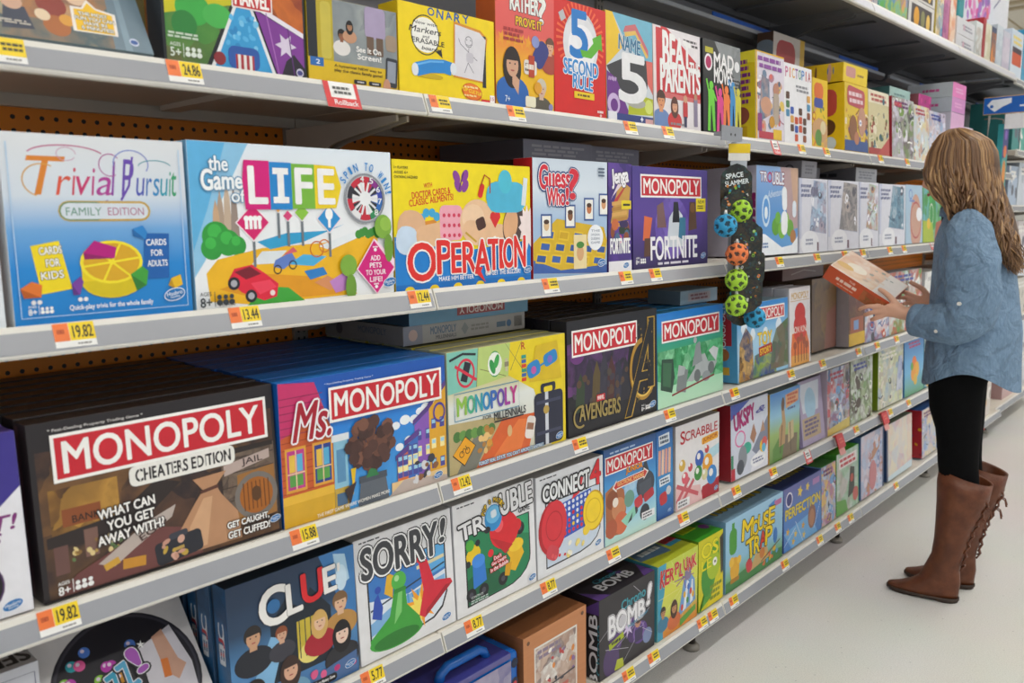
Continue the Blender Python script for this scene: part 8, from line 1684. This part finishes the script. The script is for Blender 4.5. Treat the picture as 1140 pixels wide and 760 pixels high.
def ballpack(px, py, pz, col, label, first=False, cy=.0, off=[0]):
    off[0] += 1
    t = empty('foam_ball_pack', (px, py, pz))
    c = MB(); P = []
    for i in range(20):
        a = 2*PI*i/20; y = .05*math.copysign(abs(math.cos(a))**.6, math.cos(a)); z = .06*math.copysign(abs(math.sin(a))**.6, math.sin(a)); P.append((y+cy, z*(1.25 if first else 1)+(.06 if first else .035)+(.006*math.sin(5*a))))
    for x0, x1 in ((-.036-.003*(off[0] % 3), -.0345-.003*(off[0] % 3)),):
        v = [tuple(ROT @ Vector((x0, y, z))) for y, z in P]+[tuple(ROT @ Vector((x1, y, z))) for y, z in P]
        c.raw(v, [tuple(range(20))[::-1], tuple(range(20, 40))]+[(i, (i+1) % 20, (i+1) % 20+20, i+20) for i in range(20)], CARD)
    c.build('backing_card', t)
    K = Cover(.084, .1, (0, 0, 0)); K.o = ROT @ Vector((-.0344-.003*(off[0] % 3), -.042+cy, -.012)); K.U = (ROT @ Vector((0, 1, 0))); K.N = (ROT @ Vector((1, 0, 0))); K.clutter(['#d8842a', '#3a9ab0', '#8ac03a', '#2a2a2e', '#c8c8c0', '#4a5a8a'], 22, int(pz*100), (.05, .03, .95, .62 if first else .97), .7); K.done(t, {'cover_picture': 'card_print'})
    if first:
        C = Cover(.1, .12, (0, 0, 0)); C.clip = False; C.o = ROT @ Vector((-.0371, -.05, .012)); C.U = (ROT @ Vector((0, 1, 0))); C.N = (ROT @ Vector((1, 0, 0)))
        C.T('SPACE', .16, .72, .7, .84, '#e8f0f0', bold=.04, rot=8); C.T('SLAMMER', .14, .55, .88, .67, '#e8f0f0', bold=.03, rot=8); C.spots(['#d8842a', '#3a9ab0', '#8ac03a'], 9, 3, .02, .05, (.1, .1, .9, .55))
        C.done(t, {'cover_picture': 'card_print', 'title_lettering': 'card_lettering'})
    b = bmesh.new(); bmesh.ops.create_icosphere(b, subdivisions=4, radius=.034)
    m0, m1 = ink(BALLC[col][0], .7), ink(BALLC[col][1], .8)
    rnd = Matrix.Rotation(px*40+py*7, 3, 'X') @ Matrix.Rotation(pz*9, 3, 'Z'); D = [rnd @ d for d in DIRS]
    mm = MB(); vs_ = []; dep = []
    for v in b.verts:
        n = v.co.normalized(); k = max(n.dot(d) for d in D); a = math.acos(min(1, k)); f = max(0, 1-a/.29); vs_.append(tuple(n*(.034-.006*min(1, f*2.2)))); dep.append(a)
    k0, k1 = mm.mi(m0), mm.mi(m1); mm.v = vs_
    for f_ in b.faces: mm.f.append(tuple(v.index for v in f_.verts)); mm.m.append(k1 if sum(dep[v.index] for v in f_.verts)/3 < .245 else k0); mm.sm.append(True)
    b.free(); mm.build('foam_ball', t)
    cap = MB(); cap.tube([(0, 0, .033), (0, 0, .045)], [.006, .003], ink('#e8e8e4', .3), 8); cap.build('tie', t)
    tag(t, label, 'toy ball', 'foam balls on the clip strip')
bx_ = .085
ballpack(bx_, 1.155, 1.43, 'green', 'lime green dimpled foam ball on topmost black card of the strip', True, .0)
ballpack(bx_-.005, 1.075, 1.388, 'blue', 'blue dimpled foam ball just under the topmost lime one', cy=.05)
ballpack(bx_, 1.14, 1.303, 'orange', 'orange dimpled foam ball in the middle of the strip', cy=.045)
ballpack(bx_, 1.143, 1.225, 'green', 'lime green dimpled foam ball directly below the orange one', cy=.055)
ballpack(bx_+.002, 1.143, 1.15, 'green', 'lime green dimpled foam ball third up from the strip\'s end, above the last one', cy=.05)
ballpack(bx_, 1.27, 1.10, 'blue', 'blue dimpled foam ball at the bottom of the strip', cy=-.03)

# ------------------------------------------------------------------ price labels in the rails
YL, OG, WT, RD, DK = ink('#f0d020', .4), ink('#ee7a3c', .4), ink('#ecebe8', .4), ink('#d23436', .35), ink('#22221e')
def plabel(lv, y, text, label, W=.058, H=.036, kind='yellow', dz=0):
    xf = XF[lv]; th = math.atan2(.0145, .04)
    t = empty('price_label', (xf+.0045, y, ZS[lv]+.003-dz), (0, -th, 0))
    if kind == 'hang':
        H = .05
    m = MB(); m.box((.0012, -W/2, -H), (.0018, W/2, 0), WT); 
    if kind == 'yellow':
        m.box((.0019, -W/2+W*.38, -H*.74), (.0021, W/2, -.0004), YL); m.box((.0019, -W/2, -H*.74), (.0021, -W/2+W*.37, -.0004), OG)
    elif kind in ('red', 'hang'):
        m.box((.0019, -W/2, -H), (.0021, W/2, -H*.62), RD); m.box((.0019, -W/2, -H*.62), (.0021, -W/2+W*.16, 0), RD)
        m.box((.0019, W/2-W*.1, -H*.62), (.0021, W/2, 0), RD)
    if kind == 'flag':
        m.box((.012, -.034, -.052), (.016, .034, .004), RD); m.box((.002, -.034, 0), (.016, .034, .004), RD); m.box((.006, -.024, -.08), (.009, .03, -.052), ink('#e8a09a', .4))
    m.build('card', t)
    if kind == 'flag':
        C = Cover(.068, .056, (.0162, -.034, -.052)); C.bars(.2, .3, .8, .75, 2, '#e06a5a')
        C.done(t, {'small_print': 'print'})
        tag(t, label, 'price label', 'price labels in the shelf rails'); return
    C = Cover(W, H, (.00215, -W/2, -H))
    if kind == 'yellow':
        C.T(text, .46, .36, .94, .86, DK, bold=.02) if text else C.bars(.46, .42, .98, .82, 2, '#4a4424', 0, int(y*100)+900); C.bars(.06, .5, .3, .8, 1, '#b8502a'); C.bars(.5, .06, .95, .18, 1, '#8a8884')
    else:
        C.T(text, .26, .5, .82, .88, DK, bold=.02) if text else C.bars(.24, .5, .8, .85, 2, '#5a5a58'); C.T('Rollback', .22, .1, .92, .3, '#f4eeee', bold=.02) if kind == 'hang' else C.bars(.3, .1, .8, .28, 1, '#f4dcdc')
    C.done(t, {'cover_picture': 'print', 'small_print': 'print', 'title_lettering': 'lettering'})
    tag(t, label, 'price label', 'price labels in the shelf rails')
for lv, y, txt, under, kind in (
    ('S1', -.751, '', 'the tipped teal box', 'yellow'), ('S1', -.498, '24.86', 'the black edged comic panel box', 'yellow'), ('S1', -.203, '', 'the living room photo box', 'hang'), ('S1', .04, '', 'the yellow drawing game box', 'yellow'), ('S1', .269, '', 'the long haired woman party box', 'yellow'), ('S1', .713, '', 'the huge white numeral box', 'yellow'), ('S1', .895, '', 'the family quiz box', 'yellow'), ('S1', 1.56, '', 'the purple scribble title box', 'hang'), ('S1', 1.77, '', 'the photo tile box', 'yellow'), ('S1', 1.99, '', 'the set back yellow box', 'yellow'), ('S1', 2.56, '', 'the beige dotted box', 'yellow'), ('S1', 2.9, '', 'the green and grey cartoon box', 'yellow'),
    ('S2', -.697, '19.82', 'the blue and white trivia box', 'yellow'), ('S2', -.427, '13.44', 'the life journey box', 'yellow'), ('S2', -.041, '12.44', 'the yellow surgery box', 'yellow'), ('S2', .37, '', 'the face guessing box', 'yellow'), ('S2', .68, '', 'the narrow purple block box', 'yellow'), ('S2', .822, '', 'the purple banner box', 'yellow'), ('S2', 1.598, '', 'the ice blue pop box', 'yellow'), ('S2', 1.914, '', 'the fountain shape box', 'yellow'), ('S2', 2.183, '', 'the grey castle box', 'yellow'), ('S2', 2.375, '', 'the gap before the mint skirt box', 'yellow'), ('S2', 2.697, '', 'the white and teal box', 'yellow'), ('S2', 2.886, '', 'the tan arch box', 'yellow'), ('S2', 3.30, '', 'the green swamp box', 'red'),
    ('S3', -.754, '19.82', 'the black jail picture box', 'yellow'), ('S3', -.336, '15.88', 'the blue coloured houses box', 'yellow'), ('S3', .063, '12.42', 'the rainbow title box', 'yellow'), ('S3', .481, '', 'the gold emblem box', 'yellow'), ('S3', .905, '', 'the silver playing pieces box', 'yellow'), ('S3', 1.296, '', 'the blue spine with red banner', 'yellow'), ('S3', 1.721, '', 'the white sunset plain box', 'yellow'), ('S3', 2.002, '', 'the empty stretch before the brown box', 'yellow'), ('S3', 2.375, '', 'the brown and yellow box', 'yellow'), ('S3', 2.595, '', 'the blue and white box by her hand', 'yellow'), ('S3', 2.845, '', 'the wide white box, first of its two', 'yellow'), ('S3', 3.113, '', 'the wide white box, second of its two', 'yellow'),
    ('S4', -.193, '5.77', 'the two pawn box', 'yellow'), ('S4', .094, '8.77', 'the green racing box', 'yellow'), ('S4', .356, '8.77', 'the disc grid box', 'yellow'), ('S4', .631, '', 'the red arrow ribbon box', 'yellow'), ('S4', .995, '', 'the word tile box', 'yellow'), ('S4', 1.331, '', 'the magenta title box', 'yellow'), ('S4', 1.606, '', 'the farmyard box', 'yellow'), ('S4', 1.9, '', 'the lilac arch box', 'hang'), ('S4', 2.19, '', 'the yellow footed children\'s box', 'flag'), ('S4', 2.398, '', 'the brown animals box', 'yellow'), ('S4', 2.71, '', 'the lime spine', 'flag'), ('S4', 2.82, '', 'the cream and blue box', 'yellow'), ('S4', 3.079, '', 'the orange figures box', 'yellow'),
    ('S5', .675, '', 'the star burst box, first of two', 'yellow'), ('S5', .803, '', 'the star burst box, second of two', 'yellow'), ('S5', 1.081, '', 'the marble tower box', 'yellow'), ('S5', 1.149, '', 'the pickle coloured box', 'yellow'), ('S5', 1.288, '', 'the chunky yellow title box', 'yellow'), ('S5', 1.68, '', 'the gold title box', 'yellow'), ('S5', 1.996, '', 'the joint of gold title and star boxes', 'yellow'), ('S5', 2.179, '', 'the narrow blue and pink box', 'yellow'), ('S5', 2.319, '', 'the green topped box', 'yellow'), ('S5', 2.885, '', 'the wide pale pink box', 'yellow'), ('S5', 4.41, '', 'the cream box behind her legs', 'hang')):
    nm = {'yellow': 'yellow price label', 'red': 'red price label', 'hang': 'long red price label', 'flag': 'raised red price flag'}[kind]
    plabel(lv, y, txt, '%s%s in the rail under %s' % (nm, ' reading '+txt if txt else '', under), kind=kind, W=.075 if kind == 'hang' and y < 0 else .056)
